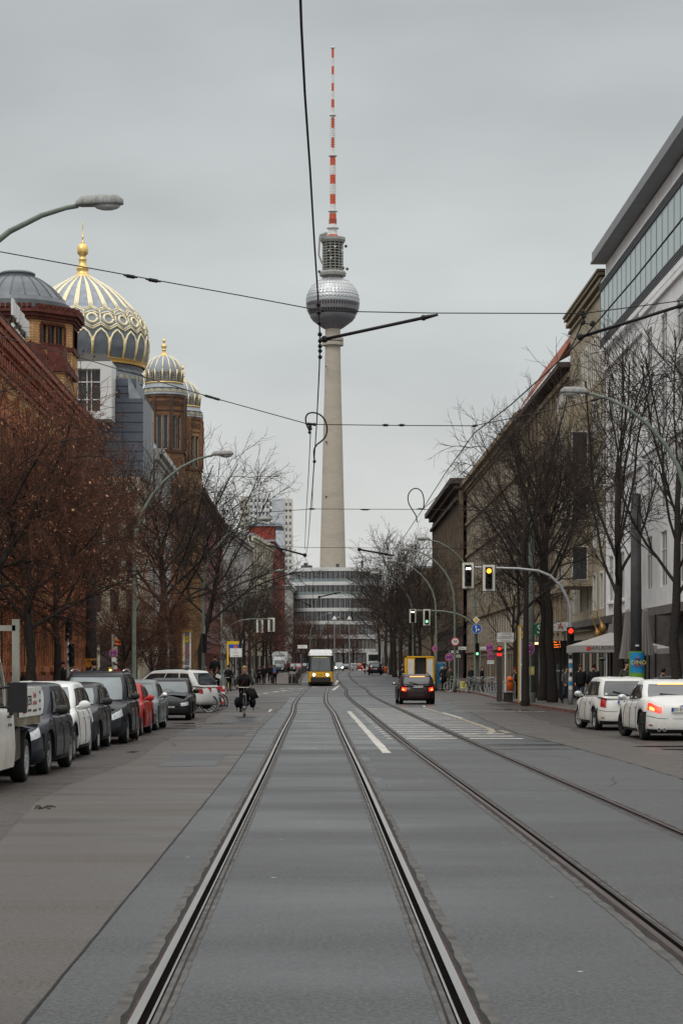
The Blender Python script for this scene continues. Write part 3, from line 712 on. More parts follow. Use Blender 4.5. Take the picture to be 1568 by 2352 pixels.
b.prism([(mX(296), mZ(915)), (mX(312), mZ(915)), (mX(297), mZ(868)), (mX(293), mZ(868))], MD+.2, MD+.3, 'xz'); b.prism([(mX(312), mZ(915)), (mX(323), mZ(915)), (mX(298), mZ(868)), (mX(296), mZ(868))], MD+.25, MD+.32, 'xz')
b.build('stair_glazing', ZINC, mbd)
b = MB(); b.box(mX(140), MD-.6, -.5, mX(322), MD+8, mZ(1096)); b.build('stone_wall', CREAM, mbd)
b = MB(); b.box(mX(140), MD-1.3, mZ(1134), mX(324), MD-.6, mZ(1122)); b.box(mX(140), MD-.9, mZ(1142), mX(323), MD-.6, mZ(1136))
for u_ in range(146, 322, 9): b.box(mX(u_), MD-1.15, mZ(1136), mX(u_)+.14, MD-.62, mZ(1134.2))
for u_ in range(150, 318, 22): b.box(mX(u_), MD-.66, mZ(1116), mX(u_+17), MD-.61, mZ(1101))
b.build('cornice', CREAM, mbd)
for (ua, ub) in ((215, 235), (255, 275), (292, 310)):
    for (va, vb) in ((1190, 1240), (1270, 1325), (1355, 1405)):
        f_ = MB(); f_.box(mX(ua), MD-.66, mZ(vb), mX(ub), MD-.61, mZ(va)); fo = f_.build('window', DFRAME, mbd)
        b = MB(); b.box(mX(ua)+.1, MD-.69, mZ(vb)+.1, mX(ub)-.1, MD-.67, mZ(va)-.1); b.build('pane', GLASSD, fo)
f_ = MB(); f_.box(mX(232), MD-.66, 0, mX(262), MD-.61, mZ(1440)); f_.build('door', SHOPD, mbd)
f_ = MB(); f_.box(mX(272), MD-.66, .6, mX(318), MD-.61, mZ(1450)); f_.build('shop_window', SHOPD, mbd)

# --- pale town houses before the synagogue
def row_house(label, s, t0, t1, zh, side, m, floors, bays, depth=14, rm=DROOF, roof='mansard', **kw):
    h = thing('town_house', label, 'building', (S(s, (t0+t1)/2)-side*depth/2, (t0+t1)/2, 0), world=True)
    z0 = gz((t0+t1)/2)
    facade(h, s, t0, t1, z0, zh, side, m, floors, bays, **kw)
    b = MB(); back = s-side*depth
    P = [(S(s-side*.36, t0+.003), t0+.003), (S(s-side*.36, t1-.003), t1-.003), (S(back, t1-.003), t1-.003), (S(back, t0+.003), t0+.003)]
    if side < 0: P = P[::-1]
    b.prism(P, z0-.5, zh-.02, 'xy'); b.build('side_walls', kw.get('sidem', None) or m, h) if False else b.build('side_walls', m, h)
    rh = 3.0 if roof != 'flat' else .5
    b = MB(); ii = 1.8 if roof == 'mansard' else (depth/2 if roof == 'gable' else .1)
    Q = [(s-side*.1, t0, zh), (s-side*.1, t1, zh), (back, t1, zh), (back, t0, zh), (s-side*ii, t0, zh+rh), (s-side*ii, t1, zh+rh), (back+side*.5 if roof != 'gable' else s-side*(ii+.1), t1, zh+rh), (back+side*.5 if roof != 'gable' else s-side*(ii+.1), t0, zh+rh)]
    b.add([(S(x_, y_), y_, z_+.01) for x_, y_, z_ in Q], [(0, 1, 5, 4), (1, 2, 6, 5), (2, 3, 7, 6), (3, 0, 4, 7), (4, 5, 6, 7)]); ro = b.build('roof', rm, h)
    return h
row_house('narrow grey rendered house beside the clad modern building', -14.6, 187, 197, 24.8, 1, mat('grey_render', (.33, .32, .30), .85, var=.1), 5, 3, frame=WFRAME, cornice=None, roof='flat')
row_house('white stuccoed house between the grey house and the synagogue', -14.5, 197, 219, 21.6, 1, mat('white_stucco', (.47, .465, .45), .8, var=.1), 5, 7, frame=WFRAME, cornice=True, sill=True, lintel=True, roof='mansard', rm=ZINC)

# --- the synagogue
sy = thing('synagogue', 'brick synagogue with a large gilt ribbed dome and two small domed towers', 'synagogue', (-22, 240, 0), world=True)
def stower(uc, D, v0):
    """one street tower; v0 = image row offset of its levels"""
    k = D/F; x0 = X(uc, D); c = (x0, D, 0); zz = lambda v: CH+(HV-v)*k
    m = (HV-v0[1])/(HV-v0[0])
    q = lambda v: CH+(HV-v)*225.0/F   # levels measured on the nearer tower
    t = MB(); r = 2.15
    def oc(r, n, i): a = 2*PI*(i+.5)/n; return Vector((x0+r*math.cos(a), D+r*math.sin(a), 0))
    body = MB(); wl = []; tm = MB()
    for i in range(8):
        p0, p1 = oc(r*1.04, 8, i), oc(r*1.04, 8, i+1); A_ = (p1-p0).normalized(); N_ = Vector((A_.y, -A_.x, 0)); Lk = (p1-p0).length
        oo = [(Lk*.16, q(1035), Lk*.46, q(957)), (Lk*.54, q(1035), Lk*.84, q(957))]
        wall(body, p0, A_, N_, Lk, 0, q(910), oo, .35)
        for o in oo: wl.append((p0, A_, N_, o))
        for v_, o_, h_ in ((914, .14, .12), (927, .08, .06), (1040, .14, .12), (946, .1, .05)): tm.obox(p0+A_*(Lk/2)+U*q(v_)+N_*o_/2, A_, N_, U, Lk/2+o_*.4, o_/2, h_)
        tm.obox(p0+U*(q(975))+N_*.03, A_, N_, U, .14, .14, (q(915)-q(1035))/2)
        for j in range(6): tm.obox(p0+A_*(Lk*(j+.5)/6)+U*q(932)+N_*.05, A_, N_, U, .08, .06, .16)
    body.build('tower_wall', YB if uc > 400 else BB, sy); tm.build('tower_trim', BB if uc > 400 else mat('sooty_brick', (.085, .05, .035), .8, var=.3), sy)
    for (p0, A_, N_, o) in wl:
        if N_.y < .5: window(sy, p0, A_, N_, o, WFRAME, GLASSD, .35, 0)
    b = MB(); b.lathe([(2.15, q(911)), (2.3, q(910)), (2.27, q(906)), (2.12, q(905)), (2.12, q(897)), (2.22, q(895)), (2.1, q(893)), (1.92, q(886)), (1.9, q(884))], c, 32); b.build('tower_skirt_roof', ZINC, sy)
    b = MB(); n = 18
    for i in range(n):
        a = 2*PI*i/n; R_ = 2.2; tg = Vector((-math.sin(a), math.cos(a), 0)); nn = Vector((math.cos(a), math.sin(a), 0)); pc = Vector(c)+nn*R_
        w_ = PI*R_/n*.95
        pts = [pc-tg*w_+U*q(905), pc+tg*w_+U*q(905), pc+tg*w_+U*(q(900)), pc+U*q(896.5), pc-tg*w_+U*q(900)]
        kk = len(b.v); b.v += [tuple(p+nn*.05) for p in pts]; b.face(range(kk, kk+5))
    b.build('tower_frieze', CREAM, sy)
    b = MB(); b.lathe([(1.93, q(884)), (2.0, q(882.5)), (1.93, q(880.5))], c, 32); b.build('gold_ring', GOLD, sy, smooth=True)
    b = MB(); b.lathe([(1.78, q(880)), (1.84, q(866)), (1.88, q(855)), (1.72, q(842)), (1.35, q(829)), (.8, q(820)), (.3, q(817)), (0, q(816.5))], c, 36); b.build('tower_dome', SLATE, sy, smooth=True)
    b = MB(); lf = MB()
    for i in range(16):
        a = 2*PI*i/16; nn = Vector((math.cos(a), math.sin(a), 0))
        pts = [Vector(c)+nn*rr+U*q(v_) for rr, v_ in ((1.9, 855), (1.74, 842), (1.37, 829), (.83, 820), (.3, 816.8))]; b.tube(pts, [.075, .075, .065, .05, .04], 5)
        b.tube([Vector(c)+nn*1.92+U*q(880), Vector(c)+nn*1.98+U*q(866), Vector(c)+nn*2.05+U*q(855.5)], [.05, .06, .1], 5); b.ball(Vector(c)+nn*2.05+U*q(855), .11, 6)
        a2 = a+PI/16; n2 = Vector((math.cos(a2), math.sin(a2), 0)); tg = Vector((-math.sin(a2), math.cos(a2), 0))
        for s_ in (-1, 1):
            for h_, w_ in ((876, .12), (870, .2), (864, .28), (859, .3)): lf.obox(Vector(c)+n2*1.93+tg*s_*w_*.55+U*q(h_), (tg*s_+U*.9).normalized(), n2, (U-tg*s_*.9).normalized(), .13, .05, .045)
    b.build('gilt_ribs', PGOLD, sy, smooth=True); lf.build('leaf_crown', mat('weathered_gilding', (.27, .22, .14), .5, metal=.3, var=.5, scale=4), sy)
    b = MB(); b.lathe([(.55, q(818)), (.34, q(815)), (.3, q(812)), (.2, q(811)), (.13, q(806)), (.25, q(805)), (.2, q(803)), (.1, q(802)), (.28, q(798)), (.28, q(794)), (.12, q(791)), (.06, q(787)), (.16, q(785)), (.13, q(781)), (.03, q(778)), (.02, q(774))], c, 12); b.build('finial', GOLD, sy, smooth=True)
stower(377, 225.0, (1, 1)); stower(420, 245.0, (1, 1))
# lower flanks and front of the synagogue
facade(sy, -15.6, 227.4, 242.6, .4, 26.5, 1, BB, 3, 4, wf=.4, hf=.6, frame=DFRAME, cornice=True, sill=True, lintel=True, trim=RBD, gf=4.5)
b = MB(); b.box(S(-16.2, 246), 247.1, 0, S(-16.2, 246)+1.2, 249, 18.5); b.box(-40, 228, 0, -18.5, 260, 22.5); b.build('nave_wall', BB, sy)
b = MB(); b.box(S(-15.1, 222)-1.2, 222.6, 0, S(-15.1, 222), 224, 19.0); b.build('corner_buttress', RBRK, sy)
# big dome
DD = 241.0; DX = X(190.4, DD); dk = DD/F; q = lambda v: CH+(HV-v)*dk; dc = (DX, DD, 0)
prof = [(18, 635), (44, 651), (66, 664), (84, 679), (102.5, 697), (121, 717), (135.5, 733), (144.7, 753.6), (150, 783), (151, 805), (147, 827), (141, 848)]
pr = lambda v: interp(v, [(b_, a_) for a_, b_ in prof])*dk
b = MB(); b.lathe([(pr(v), q(v)) for v in (848, 838, 827, 815, 805, 794, 783, 768)], dc, 72); b.build('dome_lower_panels', DOMEGL, sy, smooth=True)
b = MB(); b.lathe([(pr(v), q(v)) for v in (768, 753, 743, 733, 725, 717, 707, 697, 688, 679, 671, 664, 657, 651, 643, 635)], dc, 72); b.build('dome_shell', SLATE, sy, smooth=True)
def dp(a, v, o=.06): r = pr(v)+o; return (DX+r*math.cos(a), DD+r*math.sin(a), q(v))
NR = 24; st = 2*PI/NR
b = MB()
for i in range(NR):
    a = i*st
    for o_ in (-.032, .032): b.tube([dp(a+o_*(1 if v > 660 else .7), v) for v in (724, 710, 697, 684, 672, 661, 651, 642, 635)], [.1, .1, .1, .1, .09, .08, .07, .06, .05], 5)
    b.tube([dp(a, v, .03) for v in (722, 710, 697, 684, 672, 661, 651, 642, 636)], [.12, .12, .12, .11, .10, .09, .08, .07, .05], 6)
b.build('gilt_ribs', PGOLD, sy, smooth=True)
b = MB()
def pl(pts, r): b.tube(pts, r, 5)
for i in range(NR):
    a = i*st; h = st/2
    # hexagon lattice
    for o_ in (-.011, .011):
        pl([dp(a, 724+o_*200), dp(a+h, 733+o_*200), dp(a+2*h, 724+o_*200)], .09)
        pl([dp(a+h, 733), dp(a+h, 741)], .095) if o_ < 0 else None
        pl([dp(a+h, 742), dp(a, 735.0)] , .09) if o_ < 0 else pl([dp(a-h, 742), dp(a, 735)], .09)
        pl([dp(a, 775+o_*200), dp(a+h, 764+o_*200), dp(a+2*h, 775+o_*200)], .095)
    pl([dp(a+h, 741), dp(a+h, 764)], .09)
    n = 14
    pl([dp(a+math.cos(t)*.078, 752+math.sin(t)*10.5) for t in [2*PI*j/n for j in range(n+1)]], .15)
    # pointed arches
    for s_ in (-1, 1):
        pl([dp(a+h+s_*h, 838), dp(a+h+s_*h*.98, 812), dp(a+h+s_*h*.86, 797), dp(a+h+s_*h*.55, 785), dp(a+h, 775.5)], [.13, .125, .12, .11, .1])
b.build('gilt_lattice', PGOLD, sy, smooth=True)
b = MB()
for i in range(NR): b.tube([dp(i*st, v, .1) for v in (838, 822, 806, 794)], [.11, .1, .09, .05], 5)
for v in (839, 847): b.lathe([(pr(v)+.02, q(v+1)), (pr(v)+.28, q(v)), (pr(v)+.02, q(v-1.4))], dc, 72)
b.lathe([(pr(840)+.05, q(840)), (pr(847)+.05, q(847))], dc, 72)
b.build('gold_bands', GOLD, sy, smooth=True)
b = MB(); b.lathe([(138*dk, q(885)), (138*dk, q(866)), (141*dk, q(864)), (139*dk, q(862)), (134*dk, q(856)), (138*dk, q(849))], dc, 60); b.build('drum_skirt', ZINC, sy)
b = MB(); b.lathe([(136*dk, 20), (136*dk, q(884))], dc, 24); b.build('drum', BB, sy)
b = MB()
for i in range(48):
    a = 2*PI*i/48; c_ = Vector((DX+138.6*dk*math.cos(a), DD+138.6*dk*math.sin(a), q(876))); b.obox(c_, (-math.sin(a), math.cos(a), 0), (math.cos(a), math.sin(a), 0), U, .22, .04, .2)
b.build('drum_frieze', CREAM, sy)
b = MB(); b.lathe([(r*dk, q(v)) for r, v in ((21, 637), (20, 633), (14, 632), (13, 627), (11, 624), (14, 620), (14, 614), (9, 612), (8.5, 598), (10, 596), (7, 594), (7, 588), (12, 583), (13, 577), (12, 568), (8, 561), (3, 559), (5, 558), (2.2, 556), (1.6, 547), (3, 545), (1, 543), (.8, 522), (1.8, 516), (.8, 513), (.2, 508))], dc, 20); b.build('finial', GOLD, sy, smooth=True)

# --- far left row
row_house('long red brick house beyond the synagogue', -14.5, 262, 340, 24.0, 1, RBRK, 5, 16, frame=WFRAME, cornice=True, sill=True, trim=RBD)
row_house('dark grey roofed brown house between the synagogue and the red brick house', -14.8, 250, 262, 21, 1, BROWN, 5, 4, frame=WFRAME, cornice=True)
def far_house(label, u0, y0, u1, y1, zh, m, floors, bays, dep=14, **kw):
    h = thing('town_house', label, 'building', (X(u0, y0), y0, 0), world=True)
    O_ = Vector((X(u0, y0), y0, 0)); E = Vector((X(u1, y1), y1, 0)); A_ = (E-O_).normalized(); N_ = Vector((A_.y, -A_.x, 0))
    if kw.pop('right', False): N_ = -N_
    z0 = gz(y0)
    facade(h, 0, 0, 0, z0, zh, 1, m, floors, bays, face=(O_, A_, N_, (E-O_).length), **kw)
    b = MB(); P = [O_-N_*.36, E-N_*.36, E-N_*dep, O_-N_*dep]; b.prism([(p.x, p.y) for p in P], z0-.5, zh-.03, 'xy'); b.build('side_walls', m, h)
    b = MB(); P = [O_+N_*.5, E+N_*.5, E-N_*dep, O_-N_*dep]; b.prism([(p.x, p.y) for p in P], zh, zh+.35, 'xy'); b.build('roof', ZINC, h)
    return h
far_house('grey roofed pale house in the far left row', 512, 342, 577, 400, 24.2, mat('pale_render', (.38, .36, .33), .85, var=.12), 5, 12, frame=WFRAME, cornice=True)
far_house('cream house with oriels below the red gable wall', 577, 400, 626, 440, 26.3, mat('cream_render', (.48, .44, .34), .8, var=.1), 6, 8, frame=WFRAME, cornice=True, sill=True, lintel=True, dep=10)
rh_ = far_house('tall red house with an overhanging roof above the cream house', 626, 440.5, 654, 500, 27.5, mat('red_render', (.27, .055, .04), .8, var=.15), 7, 7, frame=DFRAME, dep=5.8)
b = MB(); b.box(-18.6, 441, 25.8, X(626, 441)+.3, 452, 30.6); b.prism([(-18.6, 30.6), (-15.2, 30.6), (-18.6, 29.0)], 440.9, 441, 'xz'); b.build('attic', MATS['red_render'], rh_)
b = MB(); b.box(-19, 440.6, 30.6, X(632, 441)+1.4, 455, 31.1); b.build('attic_roof', ZINC, rh_)
far_house('narrow white house at the far end of the left row', 654.5, 501, 677, 575, 22.5, mat('offwhite_render', (.50, .49, .46), .8, var=.08), 6, 8, frame=WFRAME, cornice=True)
# --- high-rise slabs
def slab(label, u0, u1, vt, D, m1, cols, u2=None, m2=None, fh=14.6):
    h = thing('high_rise', label, 'building', (X((u0+u1)/2, D), D, 0), world=True); x0, x1 = X(u0, D), X(u1, D); k = D/F
    top = Z(vt, D); ops = []; n = int((HV-100-vt)/fh)
    bwid = (x1-x0)/cols
    for i in range(18):
        zt = top-(10+i*fh)*k
        for j in range(cols): ops.append((round(bwid*(j+.2), 3), round(zt-7.5*k, 3), round(bwid*(j+.82), 3), round(zt, 3)))
    b = MB(); wall(b, (x0, D, 0), (1, 0, 0), (0, -1, 0), x1-x0, 0, top, ops, .25); b.build('wall', m1, h)
    for o in ops: window(h, (x0, D, 0), (1, 0, 0), (0, -1, 0), o, WFRAME, GLASSM, .25, 1)
    b = MB(); b.box(x0+.01, D+.3, 0, x1-.01, D+14, top-.02)
    b.build('core', m1, h)
    if u2 is not None:
        b = MB(); b.box(X(u2, D), D+.5, 0, x0-.003, D+14, top); b.build('side_wall', m2, h)
        b = MB()
        for i in range(14): b.box(X(u2, D)-.9, D+1, top-(9+i*fh*1.0)*k-1.2, X(u2, D)-.004, D+3.2, top-(9+i*fh)*k)
        b.build('balcony', mat('balcony_grey', (.14, .14, .15), .7), h)
    return h
slab('white high-rise slab with a blank grey side behind the red house', 653, 670.5, 1145, 900.0, mat('offwhite_slab', (.56, .55, .50), .8, var=.04), 2, 624, mat('grey_slab_side', (.50, .53, .56), .8, var=.04))
slab('wide white high-rise with rows of grey windows', 573, 619, 1136, 930.0, mat('white_slab', (.58, .59, .60), .8, var=.04), 5, None, None)
slab('pale yellow high-rise left of the wide white one', 552, 571, 1140, 960.0, mat('yellow_slab', (.50, .48, .40), .8, var=.05), 2)
# --- curved glass office at the end of the street
OD = 560.0; ok_ = OD/F; oz = lambda v: CH+(HV-v)*ok_
of = thing('curved_office_building', 'rounded office building with white bands and glass storeys closing the street', 'building', (X(772, OD), OD+10, 0), world=True)
ocx = X(770, OD)
def arc(a, b_, n=64): return [(ocx+a*math.cos(t), OD+14-14*b_*abs(math.sin(t))**.8) for t in [PI+PI*i/n for i in range(n+1)]]
def band(v0, v1, rx, m, name, out_=0.0, parent=None, th=1.2):
    P = arc((rx+out_)*ok_, 1+out_*.01); b = MB()
    for (x0, y0), (x1, y1) in zip(P, P[1:]):
        b.quad((x0, y0, oz(v1)), (x1, y1, oz(v1)), (x1, y1, oz(v0)), (x0, y0, oz(v0)))
    for v_ in (v0, v1):
        k = len(b.v); b.v += [(x, y_, oz(v_)) for x, y_ in P]; b.face(range(k, k+len(P)))
    return b.build(name, m, of, smooth=False)
OWH = mat('office_white_band', (.55, .55, .54), .6, var=.08, scale=.3)
OGL = mat('office_glass', (.04, .048, .052), .12, var=.7, scale=.7, stretch=(1, 1, .25))
OGL2 = mat('office_balustrade_glass', (.17, .24, .24), .15, var=.25, scale=.5)
lv = [(1303, 1311.5, 109, 1312, 1335.5), (1335.5, 1344, 112, 1344.5, 1365.5), (1365.5, 1374, 109, 1374.5, 1396), (1396, 1404, 107, 1404.5, 1426), (1426, 1434, 105, 1434.5, 1456), (1458, 1467, 110, 1468, 1490), (1490, 1499, 112, 1500, 1527)]
for i, (a, b_, rx, c_, d_) in enumerate(lv):
    band(a, b_, rx, OWH, 'parapet', 2)
    band(c_-.4, d_, rx, OGL if i < 6 else SHOPD, 'glazing', -1.5)
    if i < 2: band(d_-7, d_-.4, rx, OGL2, 'balustrade', .4)
    b = MB(); P = arc((rx-1)*ok_, 1.0, 90)
    for j, (x, y_) in enumerate(P):
        b.obox((x, y_-.12, (oz(c_)+oz(d_))/2), (1, 0, 0), (0, 1, 0), U, .04 if j % 3 else .09, .06, (oz(c_)-oz(d_))/2)
    b.build('mullions', mat('mullion_grey', (.30, .30, .30), .6) if i != 5 else mat('lamella_grey', (.25, .23, .20), .7), of)
b = MB(); b.box(X(690, OD), OD+6, oz(1303), X(716, OD), OD+12, oz(1296)); b.tube([(X(701, OD), OD+7, oz(1300)), (X(701, OD), OD+7, oz(1290))], .5, 8); b.tube([(X(775, OD), OD+7, oz(1303)), (X(775, OD), OD+7, oz(1292))], .45, 8); b.tube([(X(832, OD), OD+7, oz(1303)), (X(832, OD), OD+7, oz(1284))], .3, 6)
b.build('rooftop_plant', TDARK, of)

# --- right row: white building
wb = thing('white_office_building', 'white rendered building with a long glazed top storey and overhanging grey roof', 'building', (S(20, 100), 100, 0), world=True)
sr = 16.8; ta, tb = 60.0, 127.7
O = Vector((S(sr, ta), ta, 0)); A = Vector((-DR, 1, 0)).normalized(); N = Vector((-A.y, A.x, 0)); L = tb-ta
ops = []; nb = 15; bw = L/nb
for j in range(nb):
    for (za, zb_) in ((5.6, 8.2), (9.3, 11.9), (13.0, 15.5), (16.4, 18.6)):
        ops.append((bw*(j+.30), za, bw*(j+.70), zb_))
for j in range(nb): ops.append((bw*(j+.12), .9, bw*(j+.88), 3.4))
b = MB(); wall(b, O, A, N, L, 0, 25.3, ops, .13); b.build('wall', WHITE, wb)
for o in ops: window(wb, O, A, N, o, WFRAME if o[1] > 4 else DFRAME, GLASSD if o[1] > 4 else SHOPD, .13, 2)
# projecting bays
for (j0, j1) in ((3, 6), (8, 11)):
    b = MB(); a0, a1 = bw*j0, bw*j1
    oo = [(bw*(j+.3)-a0, za, bw*(j+.7)-a0, zb_) for j in range(j0, j1) for (za, zb_) in ((5.6, 8.2), (9.3, 11.9), (13.0, 15.6), (16.3, 18.4))]
    Ob = O+A*a0+N*.55
    wall(b, Ob, A, N, a1-a0, 4.4, 19.3, oo, .13)
    for o in oo: window(wb, Ob, A, N, o, WFRAME, GLASSD, .13, 2)
    b.obox(O+A*a0+N*.275+U*11.85, A, N, U, .003, .275, 7.45); b.obox(O+A*a1+N*.275+U*11.85, A, N, U, .003, .275, 7.45)
    b.obox(O+A*((a0+a1)/2)+N*.46+U*19.4, A, N, U, (a1-a0)/2+.15, .25, .12); b.obox(O+A*((a0+a1)/2)+N*.46+U*12.4, A, N, U, (a1-a0)/2+.1, .2, .1); b.obox(O+A*((a0+a1)/2)+N*.46+U*4.3, A, N, U, (a1-a0)/2+.1, .22, .12)
    b.build('bay', WHITE, wb)
b = MB()
for o in ops:
    if o[1] > 4: b.obox(O+A*((o[0]+o[2])/2)+U*(o[1]-.1)+N*.09, A, N, U, (o[2]-o[0])/2+.12, .09, .06)
for zz in (12.3, 19.1): b.obox(O+A*(L/2)+U*zz+N*.09, A, N, U, L/2, .09, .12)
b.build('trim', WHITE, wb)
b = MB(); b.obox(O+A*(L/2)+U*4.2+N*1.2, A, N, U, L/2, 1.2, .18); b.obox(O+A*(L/2-14)+U*3.95+N*.7, A, N, U, L/2-16, .7, .1); b.build('canopy', mat('grey_canopy', (.13, .12, .115), .7, var=.2), wb)
b = MB(); b.obox(O+A*(L/2)+U*20.2+N*.1, A, N, U, L/2+.1, .22, .14); b.obox(O+A*(L/2)+U*24.15+N*.1, A, N, U, L/2+.1, .18, .12); b.build('sill_band', WHITE, wb)
LOUV = mat('louvre_grey', (.10, .10, .11), .6); b = MB()
for k in range(4):
    b.obox(O+A*(L/2)+U*(20.42+k*.13)+N*(.25), A, N, U, L/2+.12, .1, .035); b.obox(O+A*(L/2)+U*(23.68+k*.12)+N*(.25), A, N, U, L/2+.12, .12, .03)
b.build('louvres', LOUV, wb)
b = MB(); b.obox(O+A*(L/2)+U*22.1+N*.1, A, N, U, L/2+.1, .2, 1.98)
b.build('glazed_storey', mat('pale_green_glass', (.30, .385, .385), .22, var=.07, scale=.3, stretch=(1, 1, .2)), wb)
b = MB()
for j in range(int(L/1.75)+1): b.obox(O+A*(L-j*1.75)+U*22.15+N*.305, A, N, U, .018, .012, 1.55)
b.build('glazing_joints', mat('joint_grey', (.13, .17, .17), .6), wb)
b = MB(); b.obox(O+A*(L/2)+U*25.42-N*.26, A, N, U, L/2+.45, 1.1, .06); b.obox(O+A*(L/2)+U*25.75-N*.34, A, N, U, L/2+.4, 1.1, .27); b.obox(O+A*(L/2)+U*25.9-N*7.7, A, N, U, L/2+.3, 6.2, .15)
b.build('roof', mat('grey_roof_metal', (.20, .205, .215), .55, metal=.2, var=.12, scale=.8), wb)
b = MB(); b.obox(O+A*(L/2)+U*12.6-N*7.4, A, N, U, L/2-.01, 7, 13.1); b.build('core', WHITE, wb)
# tan building
tb_ = thing('tan_corner_building', 'tan rendered building with white framed slit windows beside the white building', 'building', (S(20, 137), 137, 0), world=True)
O = Vector((S(sr, 127.9), 127.9, 0)); L = 145.6-127.9
ops = []
for j in range(6):
    a = .5+j*1.95
    ops.append((a, 19.0, a+.75, 21.6))
for j in range(5):
    for za in (5.3, 9.0, 12.4, 15.7): ops.append((.8+j*3.3, za, 2.1+j*3.3, za+2.1))
for j in range(5): ops.append((.6+j*3.4, .6, 3.2+j*3.4, 3.6))
b = MB(); wall(b, O, A, N, L, 0, 25.0, ops, .12); b.build('wall', TAN, tb_)
for o in ops: window(tb_, O, A, N, o, WFRAME if o[1] > 4 else DFRAME, GLASSD, .12, 1)
b = MB()
for o in ops:
    if o[1] > 4:
        for e_ in (o[0]-.06, o[2]+.06): b.obox(O+A*e_+U*((o[1]+o[3])/2)+N*.02, A, N, U, .07, .03, (o[3]-o[1])/2)
        b.obox(O+A*((o[0]+o[2])/2)+U*(o[3]+.06)+N*.02, A, N, U, (o[2]-o[0])/2+.12, .03, .07)
b.build('window_surrounds', WFRAME, tb_)
b = MB()
for zz, o_, h_ in ((25.0, .5, .07), (24.8, .42, .08), (24.45, .3, .12), (24.0, .15, .08), (4.5, .5, .12), (4.2, .25, .12)): b.obox(O+A*(L/2)+U*zz+N*o_/2, A, N, U, L/2+.05, o_/2, h_)
b.build('cornice', mat('tan_stone', (.23, .195, .14), .85, var=.12), tb_)
b = MB(); b.obox(O+A*(L/2)+U*12.4-N*6.4, A, N, U, L/2-.01, 6, 12.4); b.build('core', TAN, tb_)
bo = O+A*9.0
b = MB(); b.obox(bo+N*.8+U*12.4, A, N, U, 3.2, .78, 5.6); b.build('oriel', TAN, tb_)
for zz in (8.2, 11.8, 15.2):
    f_ = MB(); f_.obox(bo+N*.8-A*3.21+U*zz, A, N, U, .03, .5, 1.05); fo = f_.build('window', WFRAME, tb_); f_ = MB(); f_.obox(bo+N*.8-A*3.25+U*zz, A, N, U, .012, .42, .97); f_.build('pane', GLASSD, fo)
    f_ = MB(); f_.obox(bo+N*1.59+U*zz, A, N, U, .5, .02, 1.05); fo = f_.build('window', WFRAME, tb_); f_ = MB(); f_.obox(bo+N*1.625+U*zz, A, N, U, .42, .01, .95); f_.build('pane', GLASSD, fo)
b = MB()
for q_ in range(15): 
    b.tube([bo+A*(-3.1+q_*.44)+N*1.5+U*18, bo+A*(-3.1+q_*.44)+N*1.5+U*18.9], .02, 4)
for q_ in range(4): b.tube([bo-A*3.1+N*(q_*.5)+U*18, bo-A*3.1+N*(q_*.5)+U*18.9], .02, 4)
b.tube([bo-A*3.1+U*18.9, bo-A*3.1+N*1.5+U*18.9, bo+A*3.1+N*1.5+U*18.9, bo+A*3.1+U*18.9], .035, 5); b.build('balcony_railing', WFRAME, tb_)
# tiled roof and sandstone houses
h1 = thing('town_house', 'tan house with a steep red tiled roof and dark eaves', 'building', (S(20, 160), 160, 0), world=True)
facade(h1, sr, 145.7, 178, .1, 21.7, -1, mat('tan_sandstone', (.27, .215, .148), .85, var=.18, scale=1.2, dirt=(.13, .10, .075)), 5, 11, frame=WFRAME, wf=.36, hf=.66, sill=True, lintel=True, band=True)
b = MB(); q0, q1 = 145.7, 178
for (sa, za, sb, zb_) in ((sr-.75, 21.8, sr+.5, 22.15),): b.prism([(S(sa, q0), q0+.02), (S(sb, q0), q0+.02), (S(sb, q1), q1), (S(sa, q1), q1)], za, zb_, 'xy')
b.build('eaves', DBROWN, h1)
b = MB(); b.quad((S(sr-.8, q0), q0+.03, 22.2), (S(sr-.8, q1), q1, 22.2), (S(sr+1.3, q1-3), q1-3, 25.6), (S(sr+1.3, q0), q0+.03, 25.6)); b.quad((S(sr+1.3, q0), q0+.03, 25.6), (S(sr+1.3, q1-3), q1-3, 25.6), (S(sr+5, q1-5), q1-5, 27.5), (S(sr+5, q0), q0+.03, 27.5)); b.quad((S(sr-.8, q1), q1, 22.2), (S(sr+9, q1), q1, 22.25), (S(sr+9, q1-5), q1-5, 27.5), (S(sr+5, q1-5), q1-5, 27.5)); b.build('roof', TILE, h1)
b = MB(); b.prism([(S(sr+.4, q0), q0+.03), (S(sr+12, q0), q0+.03), (S(sr+12, q1), q1-.02), (S(sr+.4, q1), q1-.02)], -.5, 21.9, 'xy'); b.build('side_walls', MATS['tan_sandstone'], h1)
h2 = thing('office_house', 'brown sandstone building of many narrow windows behind the bare trees', 'building', (S(20, 210), 210, 0), world=True)
facade(h2, sr, 178.2, 246, .2, 22.6, -1, MATS['tan_sandstone'], 5, 26, frame=WFRAME, wf=.38, hf=.66, cornice=True, band=True)
b = MB(); b.prism([(S(sr+.4, 178.2), 178.2), (S(sr+14, 178.2), 178.2), (S(sr+14, 246), 246), (S(sr+.4, 246), 246)], -.5, 23.2, 'xy'); b.build('side_walls', BROWN, h2)
b = MB(); b.add([(S(sr-.6, 178.2), 178.2, 22.65), (S(sr-.6, 246), 246, 22.65), (S(sr+4, 246), 246, 25.4), (S(sr+4, 178.2), 178.2, 25.4), (S(sr+14, 246), 246, 25.4), (S(sr+14, 178.2), 178.2, 25.4)], [(0, 1, 2, 3), (3, 2, 4, 5)]); b.build('roof', DROOF, h2)
h3 = thing('office_house', 'sooty dark sandstone building with tall pilasters and a heavy cornice at the far right corner', 'building', (S(20, 275), 275, 0), world=True)
